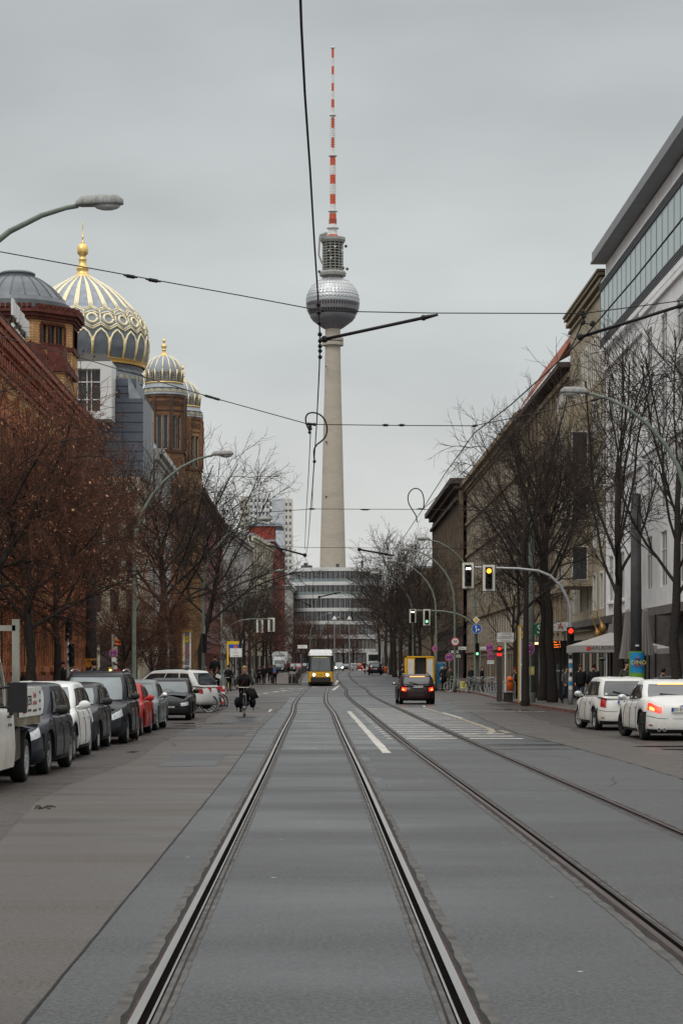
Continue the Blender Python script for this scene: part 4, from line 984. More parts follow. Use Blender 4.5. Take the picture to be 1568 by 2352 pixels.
facade(h3, sr-.4, 246.2, 303, .8, 22.8, -1, DBROWN, 4, 20, frame=DFRAME, wf=.4, hf=.72, cornice=True, band=True)
b = MB(); U = Vector((0, 0, 1)); Of = Vector((S(sr-.4, 246.2), 246.2, 0))
for j in range(21): b.obox(Of+A*(j*56.8/20)+N*.22+U*14.2, A, N, U, .34, .24, 7.6)
b.build('pilasters', BROWN, h3)
b = MB(); b.obox(Of+A*28.4+N*.7+U*22.9, A, N, U, 28.9, .8, .3); b.obox(Of+A*28.4+N*.45+U*22.3, A, N, U, 28.6, .5, .25); b.obox(Of+A*28.4+N*.4+U*20.9, A, N, U, 28.5, .42, .16); b.build('main_cornice', DBROWN, h3)
b = MB(); b.prism([(S(sr, 246.2), 246.2), (S(sr+14, 246.2), 246.2), (S(sr+14, 303), 303), (S(sr, 303), 303)], -.5, 23.3, 'xy'); b.build('side_walls', DBROWN, h3)
far_house('pale grey house closing the right side beyond the last trees', 903, 472, 862, 545, 17, mat('pale_far_render', (.28, .27, .25), .85), 5, 10, right=True, frame=WFRAME)
far_house('dark brown house behind the far right trees', 960, 330, 905, 470, 17, BROWN, 5, 24, right=True, frame=WFRAME)
# ---------------------------------------------------------------- trees
BARK = mat('dark_bark', (.030, .025, .022), .9, var=.4, scale=12, bump=.4)
TWIG = mat('twig_bark', (.046, .034, .028), .9, var=.3, scale=6)
TWIGB = mat('brown_twig_bark', (.090, .044, .030), .9, var=.3, scale=6)
LEAF = mat('dry_leaf', (.22, .085, .045), .7, var=.75, scale=23)
LEAF2 = mat('pale_dry_leaf', (.48, .27, .15), .7, var=.5, scale=23)
def tree_mesh(seed, H, CR, tr, th, up=.5, lv=(8, 7, 6, 5), leaves=0, twig=TWIG, lean=(0, 0), droop=0.0, fork=False, tw=.011):
    """trunk mesh, crown mesh: limbs grown level by level, ending in fine twigs"""
    rng = random.Random(seed); T = MB(); B = MB(); L = MB()
    def rv():
        while True:
            v = Vector((rng.uniform(-1, 1), rng.uniform(-1, 1), rng.uniform(-1, 1)))
            if .1 < v.length < 1: return v.normalized()
    def grow(p, d, ln, r0, r1, n, wob, trop):
        pts = [p.copy()]; d = d.normalized()
        for i in range(n):
            d = (d+rv()*wob+Vector((0, 0, trop))).normalized(); p = p+d*ln/n; pts.append(p.copy())
        return pts, [r0+(r1-r0)*i/n for i in range(n+1)], d
    top = H*.62
    pts = [Vector((0, 0, -.3)), Vector((0, 0, .3))]; rr = [tr*1.35, tr*1.1]
    n = 7; p = Vector((0, 0, .3)); 
    for i in range(1, n+1):
        f = i/n; pts.append(Vector((lean[0]*f+rng.uniform(-1, 1)*tr*.5, lean[1]*f+rng.uniform(-1, 1)*tr*.5, .3+(top-.3)*f))); rr.append(tr*(1-.62*f))
    T.tube(pts, rr, 9)
    def along(pts, rr, f):
        k = f*(len(pts)-1); i = min(int(k), len(pts)-2); q = k-i
        return pts[i].lerp(pts[i+1], q), rr[i]+(rr[i+1]-rr[i])*q, (pts[i+1]-pts[i]).normalized()
    n1, n2, n3, n4 = lv
    cz = th+(H-th)*.5
    def side(t, ang):
        a = rv(); a = (a-t*a.dot(t)).normalized(); return (t*math.cos(ang)+a*math.sin(ang))
    for i in range(n1):
        f = (th/top)+(1-th/top)*(i+.5)/n1
        p, r, t = along(pts, rr, min(.99, f))
        az = i*2.4+rng.uniform(-.4, .4); el = R(rng.uniform(15, 40)+30*up*(i/n1)+up*18)
        d = Vector((math.cos(az)*math.cos(el), math.sin(az)*math.cos(el), math.sin(el)))
        ln = CR*(1.05-.35*(i/n1))*rng.uniform(.85, 1.1)/max(.45, math.cos(el))*.95
        ln = min(ln, (H-p.z)/max(.25, math.sin(el))*1.0)
        a1, r1, _ = grow(p, d, ln, r*.46, .024, 7, .16, .07*up+.01-droop*.06)
        T.tube(a1, r1, 6, False)
        for j in range(n2):
            g_ = .18+.8*(j+rng.random()*.6)/n2; p2, q2, t2 = along(a1, r1, min(.98, g_))
            l2 = ln*(.50-.22*g_)*rng.uniform(.8, 1.25)
            d2 = side(t2, R(rng.uniform(30, 60))); d2.z += .15*up
            a2, r2, _ = grow(p2, d2, l2, q2*.55, .013, 5, .2, .05*up-droop*.08)
            T.tube(a2, r2, 4, False)
            for k in range(n3):
                h_ = .15+.83*(k+rng.random()*.6)/n3; p3, q3, t3 = along(a2, r2, min(.98, h_))
                l3 = (.55+l2*.42)*rng.uniform(.7, 1.2)
                a3, r3, _ = grow(p3, side(t3, R(rng.uniform(25, 60))), l3, max(.013, q3*.6), tw*.8, 3, .22, .04*up-droop*.1)
                B.tube(a3, r3, 3, False)
                for m in range(n4):
                    p4, q4, t4 = along(a3, r3, (m+.6+rng.random()*.4)/(n4+.4))
                    l4 = rng.uniform(.3, .75)
                    a4, r4, _ = grow(p4, side(t4, R(rng.uniform(25, 55))), l4, tw, tw*.45, 2, .22, .03-droop*.1)
                    B.tube(a4, r4, 3, False)
                    if leaves:
                        for _ in range(leaves):
                            if rng.random() < .6:
                                c = a4[rng.randint(1, 2)]+rv()*.06; u_ = rv()*rng.uniform(.03, .06); v_ = rv(); v_ = (v_-u_*v_.dot(u_)/u_.length_squared).normalized()*rng.uniform(.015, .032)
                                L.use(LEAF2 if rng.random() < .07 else LEAF)
                                L.add([c-u_, c+v_, c+u_, c-v_], [(0, 1, 2, 3)])
    ms = {'trunk': T.mesh('trunk', BARK, True), 'crown': B.mesh('crown', twig, False)}
    if leaves: ms['leaves'] = L.mesh('leaves', None)
    return ms
def plant(name, label, ms, x, y, rz=0, sc=1.0, group=None, z=None):
    t = thing(name, label, 'tree', (x, y, gz(y)+.1 if z is None else z), group, rz=rz); t.scale = (sc, sc, sc) if not hasattr(sc, '__len__') else sc
    for k in ('trunk', 'crown', 'leaves'):
        if k in ms:
            o = bpy.data.objects.new(k, ms[k]); C.objects.link(o); o.parent = t
            if k == 'leaves': o['kind'] = 'stuff'
    return t
TA = tree_mesh(11, 9.4, 4.6, .22, 3.0, .25, (14, 9, 8, 7), leaves=1, twig=TWIGB, droop=.35, tw=.008)
TA2 = tree_mesh(12, 9.0, 4.6, .20, 2.8, .22, (14, 9, 8, 7), leaves=1, twig=TWIGB, droop=.4, tw=.008)
TBm = tree_mesh(21, 12.6, 4.7, .26, 4.2, .5, (10, 8, 6, 5), tw=.0085)
TB2 = tree_mesh(22, 12.4, 4.6, .23, 4.0, .45, (10, 8, 6, 5), lean=(1.2, 0), tw=.0085)
TC = tree_mesh(31, 14.2, 4.6, .27, 5.0, .55, (13, 9, 7, 6), lean=(-.8, 0), tw=.0085)
TV = tree_mesh(41, 12.6, 2.9, .19, 4.0, 1.5, (10, 6, 5, 3), tw=.0075)
TF = tree_mesh(51, 14.0, 5.0, .24, 4.0, .55, (9, 7, 6, 4), tw=.013)
TF2 = tree_mesh(52, 13.0, 5.2, .22, 3.6, .4, (9, 7, 6, 4), tw=.013)
TFB = tree_mesh(53, 11.0, 4.6, .22, 2.5, .4, (9, 7, 6, 4), twig=TWIGB, leaves=1, tw=.014)
GL = 'street trees on the left pavement'; GR = 'street trees on the right pavement'
def pu(u, d): return X(u, d), d
for (u, d, ms, rz, sc, lb) in (
    (-60, 57, TA2, 1.2, (.85, .85, 1.05), 'brown leaved tree mostly cut off by the left edge behind the flatbed van'),
    (68, 65, TA, 0.3, (.76, .76, .97), 'brown leaved street tree behind the dark grey hatchback, thickest of its pair'),
    (130, 71.5, TA2, 2.1, (.72, .72, .90), 'brown leaved street tree behind the white hatchback'),
    (284, 96, TA, 4.0, .55, 'thin trunked low tree with a few brown leaves beside the round no-stopping sign'),
    (348, 112, TA2, 3.0, .55, 'leafy brown tree between the lamp post and the bare dark tree'),
    (374, 117, TBm, .7, 1.12, 'tall bare black tree with wide crown in front of the white town house'),
    (410, 112, TB2, 2.6, 1.02, 'bare dark tree leaning to the right beside the yellow framed timetable'),
    (452, 135, TB2, 0.2, 1.12, 'bare tree behind the left signal lamp post, crown against the sky'),
    (540, 172, TFB, 1.1, .55, 'slim young tree by the yellow and blue advertisement')):
    x, y = pu(u, d); plant('street_tree', lb, ms, x, y, rz, sc, GL)
for i, (u, d, ms, sc) in enumerate(((549, 190, TF2, .8), (561, 207, TF, .78), (575, 228, TF2, .85), (588, 250, TF, .8), (604, 275, TFB, 1.0), (612, 305, TF2, .9), (622, 335, TFB, .95), (634, 372, TFB, .9))):
    x, y = pu(u, d); plant('street_tree', 'dark twigged tree, %s the camera of the eight in the far left row' % ('nearest', 'second nearest', 'third nearest', 'fourth nearest', 'fourth farthest from', 'third farthest from', 'second farthest from', 'farthest from')[i] if i > 3 else 'dark twigged tree, %s to the camera of the eight in the far left row' % ('nearest', 'second nearest', 'third nearest', 'fourth nearest')[i], ms, x, y, i*1.7, sc, 'trees of the far left row')
for (u, d, ms, rz, sc, lb) in (
    (1552, 72, TV, 0.4, 1.03, 'upright bare tree at the right edge behind the white saloon'),
    (1420, 80, TV, 2.2, 1.08, 'upright forked bare tree between the parasols and the white estate car'),
    (1640, 78, TV, 5.0, 1.05, 'upright bare tree cut off by the right edge'),
    (1268, 106, TC, 0.9, (.88, .9, 1.1), 'thick black trunked bare tree by the bus stop screen, widest of the right row'),
    (1245, 112, TBm, 3.6, (.86, .9, 1.2), 'bare black tree just left of the thickest trunk'),
    (1206, 102.5, TBm, 5.3, (.66, .7, 1.1), 'bare black tree directly behind the yellow bus stop panel'),
    (1188, 119, TF, 5.1, (.6, .6, .8), 'slender leaning bare tree beside the orange litter bin'),
    (1180, 150, TF, 2.9, (.6, .6, .75), 'mid sized bare tree behind the white direction sign'),
    (990, 190, TF2, .4, .75, 'small bare tree beside the far lamp post'),
    (964, 205, TF, 1.9, .85, 'bare tree with bowed limbs behind the yellow van'),
    (953, 225, TF2, 3.9, .95, 'bare tree second behind the yellow van')):
    x, y = pu(u, d); plant('street_tree', lb, ms, x, y, rz, sc, GR)
for i, (u, d, ms, sc) in enumerate(((921, 250, TF, 1.15), (906, 268, TF2, 1.25), (898, 295, TF, 1.25), (884, 330, TF2, 1.3), (870, 365, TF, 1.2), (905, 350, TFB, 1.2), (940, 290, TF2, 1.3))):
    x, y = pu(u, d); plant('street_tree', 'bare tree, %s of the seven in the dark clump right of the coach' % ('second from right', 'third from right', 'third from left', 'second from left', 'leftmost', 'middle one', 'rightmost')[i], ms, x, y, i*2.3, sc, 'trees of the far right row')
for i, (u, d, sc) in enumerate(((690, 430, .95), (706, 450, 1.05), (729, 470, .9), (755, 490, 1.0), (788, 500, .9), (810, 470, .9), (672, 420, .8))):
    x, y = pu(u, d); plant('street_tree', 'rust brown tree, %s of the seven in the square before the curved office' % ('second from left', 'third from left', 'middle one', 'third from right', 'second from right', 'rightmost', 'leftmost')[i], TFB, x, y, i*1.3, sc, 'brown trees in the far square')
# ---------------------------------------------------------------- cars
def sgn(v): return -1 if v < 0 else 1
CGLASS = mat('car_glass', (.022, .026, .03), .04, var=.5, scale=1.2, ior=1.75)
CGLASSL = mat('car_windscreen', (.13, .16, .17), .06, var=.35, scale=1.0, ior=1.7)  # paler and bluer than the other panes: sky reflection put into the base colour
TRIM = mat('car_black_trim', (.015, .015, .016), .5)
CHROME = mat('chrome', (.6, .6, .6), .15, metal=1, var=.05)
HLAMP = mat('headlamp_glass', (.42, .44, .45), .12, metal=.35, var=.35, scale=14)
TLAMP = mat('tail_lamp_red', (.36, .015, .012), .2, var=.3, scale=10)
TLIT = mat('lit_tail_lamp', (1.0, .035, .015), .3, emit=1.6, var=0)
TLITC = mat('lit_lamp_core', (1.0, .28, .06), .3, emit=3.5, var=0)
HLIT = mat('lit_headlamp', (1.0, .93, .75), .3, emit=14, var=0)
PLATE = mat('plate_white', (.62, .62, .58), .5, var=.05)
PBLUE = mat('plate_blue', (.02, .06, .30), .5)
INK = mat('black_ink', (.015, .015, .018), .6)
RIM = mat('alloy_rim', (.33, .33, .33), .35, metal=.7, var=.3, scale=9)
RIMS = mat('steel_hubcap', (.40, .40, .39), .45, metal=.3, var=.25, scale=9)
def paint(name, col, dirt=None, rough=.45): return mat(name, col, rough, var=.06, scale=.8, coat=.4, dirt=dirt, dscale=.9, spec=.12)
WHEELS = {}
def wheel_meshes(r, wd, nsp, rm):
    k = (r, wd, nsp, rm.name)
    if k in WHEELS: return WHEELS[k]
    t = MB(); h = wd/2
    t.lathe([(r*.62, -h*.8), (r*.66, -h), (r*.93, -h), (r, -h*.7), (r, h*.7), (r*.93, h), (r*.66, h), (r*.62, h*.8)], (0, 0, 0), 28, 'y')
    d = MB()
    for s in (-1, 1):
        d.use(TRIM); d.lathe([(0, s*h*.35), (r*.6, s*h*.35)], (0, 0, 0), 20, 'y'); d.use(rm)
        d.lathe([(r*.55, s*h*.4), (r*.56, s*h*.95), (r*.66, s*h*1.0), (r*.665, s*h*.9)], (0, 0, 0), 28, 'y')
        d.lathe([(0, s*h*.92), (r*.13, s*h*.9), (r*.15, s*h*.5)], (0, 0, 0), 12, 'y')
        for i in range(nsp):
            a = 2*PI*i/nsp; c = Vector((math.cos(a)*r*.34, s*h*.75, math.sin(a)*r*.34)); d.obox(c, (math.cos(a), 0, math.sin(a)), (0, 1, 0), (-math.sin(a), 0, math.cos(a)), r*.24, h*.13, r*.065)
    WHEELS[k] = (t.mesh('wheel', RUBBER, True), d.mesh('rim', None, False)); return WHEELS[k]
def put_wheel(root, x, y, r, wd=.2, nsp=5, rm=RIM, steer=0.0, name='wheel'):
    tm, dm = wheel_meshes(r, wd, nsp, rm)
    o = bpy.data.objects.new(name, tm); C.objects.link(o); o.parent = root; o.location = (x, y, r); o.rotation_euler.z = steer
    p = bpy.data.objects.new('rim', dm); C.objects.link(p); p.parent = o; return o
class Shell:
    """a car body: closed rings in plan, from sill to bonnet and from belt to roof"""
    def __init__(s, L, W, H, top, cab, wx, wr, zb=.2, n=5.0, wroof=.74, roofd=None, nose=.95, gn=7.0, waist=None):
        s.L2, s.W2, s.H, s.top, s.cab, s.wx, s.wr, s.zb, s.n, s.wroof, s.gn = L/2, W/2, H, top, cab, wx, wr, zb, n, wroof, gn
    SY = [(0, .94), (.1, .985), (.28, 1), (.55, .992), (.75, .97), (.88, .945), (.95, .915), (1, .86)]
    SX = [(0, .97), (.12, .995), (.3, 1), (.5, .995), (.7, .985), (.88, .965), (.95, .95), (1, .925)]
    def bot(s, x):
        z = s.zb
        for w in s.wx:
            d = x-w; Rr = s.wr+.055
            if abs(d) < Rr: z = max(z, s.wr+math.sqrt(Rr*Rr-d*d))
        return z
    def P(s, px, py, t, off=0.0):
        x0 = px*s.L2; zb, zt = s.bot(x0), interp(x0, s.top)
        lx = interp(t, s.SX); ly = interp(t, s.SY)
        nl = math.hypot(px*1.0, py*1.0) or 1
        ex = (abs(px)**6)*sgn(px); ey = (abs(py)**6)*sgn(py); m = math.hypot(ex, ey) or 1
        return (x0*lx+off*ex/m, py*s.W2*ly+off*ey/m, zb+(zt-zb)*t+(off*.8 if t > .93 else 0))
    def outline(s):
        xs = set(np.round(np.arange(-.92, .9201, .09/s.L2), 4).tolist())|{.92, -.92}
        for w in s.wx:
            for a in np.linspace(-1, 1, 13): xs.add(round((w+(s.wr+.0549)*a)/s.L2, 4))
        xs = sorted(x for x in xs if -.9201 <= x <= .9201); ye = (1-.92**s.n)**(1/s.n); f = lambda v: (1-abs(v)**s.n)**(1/s.n)
        ys = np.linspace(-ye, ye, 13)[1:-1]
        o = [(x, f(x)) for x in reversed(xs)]+[(-f(y), y) for y in reversed(ys)]+[(x, -f(x)) for x in xs]+[(f(y), y) for y in ys]
        return o, len(xs), len(ys)
    def body(s, root, m):
        o, nx, ny = s.outline(); T = [0, .05, .12, .2, .28, .4, .55, .66, .75, .82, .88, .92, .95, .98, 1]; b = MB(); n = len(o)
        for t in T: b.v += [s.P(px, py, t) for px, py in o]
        for i in range(len(T)-1):
            for j in range(n): b.face((i*n+j, i*n+(j+1) % n, (i+1)*n+(j+1) % n, (i+1)*n+j))
        base = (len(T)-1)*n; K = 6; rows = []
        for i in range(nx):
            a = b.v[base+i]; c = b.v[base+nx+ny+(nx-1-i)]; row = [base+i]
            for k in range(1, K):
                q = k/K; b.v.append((a[0]+(c[0]-a[0])*q, a[1]+(c[1]-a[1])*q, a[2]+.05*(1-(2*q-1)**2))); row.append(len(b.v)-1)
            row.append(base+nx+ny+(nx-1-i)); rows.append(row)
        for r0, r1 in zip(rows, rows[1:]):
            for k in range(K): b.face((r0[k], r1[k], r1[k+1], r0[k+1]))
        b.face(list(reversed(rows[0]))+[base+2*nx+ny+i for i in range(ny)]); b.face(rows[-1]+[base+nx+ny-1-i for i in range(ny)])
        ob = b.build('body', m, root, smooth=True)
        c = MB(); x0, x1 = min(s.wx)-s.wr-.12, max(s.wx)+s.wr+.12; x0, x1 = max(x0, -s.L2*.93), min(x1, s.L2*.93)
        c.box(x0, -s.W2*.8, s.zb+.02, x1, s.W2*.8, min(interp(0, s.top)-.06, .82))
        for w in s.wx:
            c.box(w-s.wr-.1, -s.W2*.93, s.wr+.06, w+s.wr+.1, s.W2*.93, s.wr*2+.02)
        c.box(-s.L2*.9, -s.W2*.78, s.zb-.03, s.L2*.9, s.W2*.78, s.zb+.05)
        c.build('underbody', TRIM, root)
        return ob
    def patch(s, root, name, m, p0, p1, t0, t1, off=.008, nt=4, mirror=True, mid=None):
        """a strip of the body: p0,p1 are angles round the plan (0 = nose, 180 = tail)"""
        out = []
        for sd in ((1, -1) if mirror else (1,)):
            b = MB(); npn = 12
            for i in range(nt+1):
                for j in range(npn+1):
                    a = R(p0+(p1-p0)*j/npn); ca, sa = math.cos(a), math.sin(a)
                    px, py = sgn(ca)*abs(ca)**(2/s.n), sgn(sa)*abs(sa)**(2/s.n)
                    tt = t0+(t1-t0)*i/nt
                    if mid: tt = t0+(t1-t0)*i/nt+mid(j/npn)
                    v = s.P(px, py*sd, tt, off); b.v.append(v)
            for i in range(nt):
                for j in range(npn):
                    q = i*(npn+1)+j; f = (q, q+1, q+npn+2, q+npn+1); b.face(f if sd > 0 else f[::-1])
            out.append(b.build(name, m, root, smooth=True))
        return out
    def phi(s, px, n): return math.degrees(math.acos(sgn(px)*abs(px)**(n/2)))
    def G(s, px, py, t, off=0.0):
        f0, f1, r1, r0 = s.cab; xf = f0+(f1-f0)*t; xr = r0+(r1-r0)*t; cx, hl = (xf+xr)/2, (xf-xr)/2
        wb, wr = s.W2*.90, s.W2*s.wroof; w_ = wb+(wr-wb)*t+.035*math.sin(PI*t); 
        bulge = .03*math.sin(PI*t)*sgn(px)*abs(px)**6
        x = cx+px*hl+bulge; y = py*w_
        zr = s.H-.05-.045*abs(px)**3; zb_ = interp(cx+px*hl, s.top)-.03
        zb_ = min(zb_, interp(f0*.5+r0*.5, s.top)+.06) if abs(px) < .9 else zb_
        ex = (abs(px)**6)*sgn(px); ey = (abs(py)**6)*sgn(py); m_ = math.hypot(ex, ey) or 1
        return (x+off*ex/m_, y+off*ey/m_, zb_+(zr-zb_)*t+off*.3)
    def cabin(s, root, m, rail=None):
        n = 72; b = MB(); T = [0, .15, .3, .45, .6, .75, .88, .96, 1.0]; pp = []
        for j in range(n):
            a = 2*PI*j/n; ca, sa = math.cos(a), math.sin(a); pp.append((sgn(ca)*abs(ca)**(2/s.gn), sgn(sa)*abs(sa)**(2/s.gn)))
        for t in T: b.v += [s.G(px, py, t) for px, py in pp]
        for i in range(len(T)-1):
            for j in range(n): b.face((i*n+j, i*n+(j+1) % n, (i+1)*n+(j+1) % n, (i+1)*n+j))
        base = (len(T)-1)*n; prev = list(range(base, base+n)); c = Vector(s.G(0, 0, 1))
        for q, dz_ in ((.97, .015), (.9, .03), (.7, .042), (.4, .05)):
            cur = []
            for j in range(n):
                p = Vector(b.v[base+j]); v = c+(p-c)*q; v.z = p.z*q+c.z*(1-q)+dz_; b.v.append(tuple(v)); cur.append(len(b.v)-1)
            for j in range(n): b.face((prev[j], prev[(j+1) % n], cur[(j+1) % n], cur[j]))
            prev = cur
        b.face(prev); return b.build('roof', m, root, smooth=True)
    def glass(s, root, name, m, a0, a1, t0=.1, t1=.9, off=.012, mirror=False, frame=None, b0=None, b1=None):
        """a0,a1: angles at the foot; b0,b1: at the head of the pane"""
        b0 = a0 if b0 is None else b0; b1 = a1 if b1 is None else b1
        for sd in ((1, -1) if mirror else (1,)):
            for (mm, o_, nm, g_) in (((frame, off, name, 0.0), (m, off+.008, 'pane', 1.0)) if frame else ((m, off, name, 0),)):
                b = MB(); N1, N2 = 10, 6
                for i in range(N2+1):
                    q = i/N2; ins = .035*g_; t = (t0+ins)+(t1-t0-2*ins)*q; aa0 = a0+(b0-a0)*q; aa1 = a1+(b1-a1)*q; da = (aa1-aa0)*.025*g_
                    for j in range(N1+1):
                        a = R(aa0+da+(aa1-aa0-2*da)*j/N1); ca, sa = math.cos(a), math.sin(a)
                        px, py = sgn(ca)*abs(ca)**(2/s.gn), sgn(sa)*abs(sa)**(2/s.gn)
                        b.v.append(s.G(px, py*sd, t, o_))
                for i in range(N2):
                    for j in range(N1):
                        k = i*(N1+1)+j; f = (k, k+1, k+N1+2, k+N1+1); b.face(f if sd > 0 else f[::-1])
                if nm == 'pane': b.build('pane', mm, last, smooth=True)
                else: last = b.build(nm, mm, root, smooth=True)
def plate(root, x, z, s, txt, face=1, w_=.52):
    b = MB(); b.use(PLATE).box(x-.012, -w_/2, z-.055, x+.012, w_/2, z+.055); b.use(PBLUE)
    yb = -w_/2 if face > 0 else w_/2-.045
    b.box(x-.014, yb if face < 0 else w_/2*-1, z-.05, x+.014, (yb if face < 0 else -w_/2)+.045, z+.05)
    p = b.build('number_plate', None, root)
    text(p, txt, .10, (x+.016*face, 0, z), INK, (PI/2, 0, PI/2*face), 'lettering', .001); return p
def car(label, loc, rz, m, L=4.2, W=1.76, H=1.48, kind='hatch', wr=.315, wx=None, front='round', rails=False, mirror_m=None, lit=None, steer=0.0, txt_f=None, txt_r=None, rimm=RIM, nsp=5, name='parked_car', cat='car', group=None, bumper=None, chrome=False, detail=True, rear_hi=False, top=None, cab=None, wroof=.74, antenna=False, scale=1.0, hlit=False, wscreen=None):
    root = thing(name, label, cat, loc, group, rz=rz); L2 = L/2
    if wx is None: wx = (L2-.83, -L2+.78)
    hz = {'hatch': .70, 'wagon': .68, 'sedan': .66, 'mpv': .74, 'old': .70, 'suv': .78}[kind]
    bz = {'hatch': .94, 'wagon': .93, 'sedan': .93, 'mpv': .98, 'old': .90, 'suv': 1.0}[kind]
    if top is None:
        if kind in ('hatch', 'mpv', 'suv'): top = [(-L2, bz-.04), (-L2*.86, bz+.02), (0, bz), (L2*.36, bz+.02), (L2*.62, bz-.05), (L2*.85, hz+.11), (L2*.95, hz+.03), (L2, hz-.05)]
        elif kind == 'wagon': top = [(-L2, bz-.04), (-L2*.9, bz+.03), (0, bz), (L2*.32, bz), (L2*.6, bz-.06), (L2*.85, hz+.10), (L2, hz-.03)]
        elif kind == 'sedan': top = [(-L2, bz-.05), (-L2*.93, bz+.08), (-L2*.7, bz+.11), (-L2*.5, bz+.04), (0, bz), (L2*.3, bz), (L2*.6, bz-.06), (L2*.88, hz+.08), (L2, hz-.04)]
        else: top = [(-L2, bz-.12), (-L2*.95, bz-.03), (-L2*.6, bz+.01), (0, bz), (L2*.34, bz), (L2*.6, bz-.04), (L2*.93, hz+.10), (L2, hz-.02)]
    if cab is None:
        cab = {'hatch': (L2*.46, L2*.06, -L2*.80, -L2*.965), 'wagon': (L2*.40, L2*.06, -L2*.78, -L2*.96), 'sedan': (L2*.40, L2*.05, -L2*.40, -L2*.74), 'mpv': (L2*.52, L2*.16, -L2*.84, -L2*.96), 'old': (L2*.36, L2*.12, -L2*.36, -L2*.60), 'suv': (L2*.42, L2*.12, -L2*.80, -L2*.95)}[kind]
    s = Shell(L, W, H, top, cab, wx, wr, zb=.2 if kind != 'suv' else .26, n=5.0 if kind != 'old' else 8.0, wroof=wroof)
    s.body(root, m); s.cabin(root, m)
    for i, x in enumerate(wx):
        for y in (-1, 1): put_wheel(root, x, y*(W/2-.155), wr, .2, nsp, rimm, steer if i == 0 else 0.0)
    ws = wscreen or CGLASSL
    s.glass(root, 'windscreen', ws, -33, 33, .06, .93, frame=TRIM)
    s.glass(root, 'rear_window', CGLASS, 150, 210, .12 if kind != 'sedan' else .05, .92, frame=TRIM)
    ph = lambda px: s.phi(px, s.gn)
    segs = [(.80, .12), (.08, -.42), (-.47, -.80)] if kind != 'old' else [(.78, .02), (-.03, -.78)]
    for (a, c) in segs: s.glass(root, 'side_window', CGLASS, ph(a), ph(c), .12, .84, mirror=True, frame=TRIM)
    bm = bumper or m
    # lamps, grille, bumpers
    hl = HLIT if hlit else HLAMP
    if kind == 'old':
        s.patch(root, 'headlight', hl, 5.5, 33, .58, .80, .012); s.patch(root, 'grille', TRIM, -4.5, 4.5, .58, .80, .01, mirror=False)
        s.patch(root, 'front_bumper', bumper or TRIM, -52, 52, .12, .46, .035, mirror=False); s.patch(root, 'rear_bumper', bumper or TRIM, 128, 232, .12, .46, .035, mirror=False)
    else:
        s.patch(root, 'headlight', hl, 14, 47, .66, .90, .010, mid=lambda q: .035*q)
        s.patch(root, 'grille', TRIM, -10, 10, .70, .80, .010, mirror=False); s.patch(root, 'air_intake', TRIM, -24, 24, .16, .36, .008, mirror=False)
    tl = TLIT if lit else TLAMP
    if rear_hi: s.patch(root, 'tail_light', tl, 138, 156, .62, .985, .012)
    elif kind == 'sedan': 
        s.patch(root, 'tail_light', tl, 137, 168, .66, .86, .012)
    else: s.patch(root, 'tail_light', tl, 138, 163, .62, .86, .012)
    if lit:
        s.patch(root, 'brake_light', TLITC, 143, 155, .67, .76, .018)
        s.glass(root, 'high_brake_light', TLITC, 174, 186, .90, .96, .03)
    s.patch(root, 'sill', TRIM, 60, 120, 0, .09, .008)
    if txt_r:
        s.patch(root, 'bumper_seam', TRIM, 124, 236, .47, .485, .004, mirror=False); s.patch(root, 'lower_bumper', TRIM, 134, 226, 0, .10, .006, mirror=False)
        s.patch(root, 'reflector', TLAMP, 142, 152, .20, .235, .008)
        b = MB(); q0 = Vector(s.G(-1, -.1, .12, .05)); q1 = Vector(s.G(-.99, .5, .3, .05)); b.tube([q0, q1], .014, 4); b.build('rear_wiper', TRIM, root)
    # doors seams, handles
    se = MB()
    for px in (.38, -.06, -.46):
        for sd in (1, -1):
            pts = [Vector(s.P(px, sd*(1-abs(px)**s.n)**(1/s.n), t, .004)) for t in (.12, .3, .55, .75, .9, .97)]
            se.tube(pts, .006, 4, False)
    se.build('door_seam', TRIM, root)
    for px in (.02, -.40):
        for sd in (1, -1):
            p = s.P(px, sd, .80, .015); b = MB(); b.box(p[0]-.09, p[1]-.018, p[2]-.014, p[0]+.09, p[1]+.018, p[2]+.014); b.build('door_handle', m if not chrome else CHROME, root)
    for sd in (1, -1):
        p = Vector(s.G(.86, sd, .1)); q = p+Vector((-.03, sd*.16, .05)); b = MB()
        b.ball(q, .115, 10, (.62, 1.0, .72)); b.tube([p, q], .025, 5); mo = b.build('mirror', mirror_m or m, root, smooth=True)
        b = MB(); b.ball(q+Vector((-.04, 0, 0)), .1, 10, (.4, .95, .66)); b.build('mirror_glass', HLAMP, mo, smooth=True)
    for sd in (-1, 1):
        p0 = Vector(s.G(.99, sd*.5-.15, .03, .03)); p1 = Vector(s.G(.97, sd*.5-.55 if sd > 0 else -.05, .32, .035))
        b = MB(); b.tube([p0, p1], .012, 4); b.build('wiper', TRIM, root)
    if rails:
        for sd in (1, -1):
            pts = [Vector(s.G(px, sd*.93, 1.0))+Vector((0, 0, .03+.05*(1-abs(px)**4))) for px in (.75, .6, .3, 0, -.3, -.6, -.8)]; b = MB(); b.tube(pts, .022, 6); b.build('roof_rail', CHROME if rails == 2 else TRIM, root, smooth=True)
    if chrome: s.patch(root, 'chrome_strip', CHROME, 50, 130, .56, .60, .012)
    if txt_f: plate(root, L2+.0, .42, s, txt_f, 1)
    if txt_r: plate(root, -L2+.0-.01, txt_r[1], s, txt_r[0], -1)
    if antenna:
        p = Vector(s.G(-.6, 0, 1)); b = MB(); b.tube([p+Vector((0, 0, .03)), p+Vector((-.12, 0, .38))], .008, 4); b.build('antenna', TRIM, root)
    return root, s
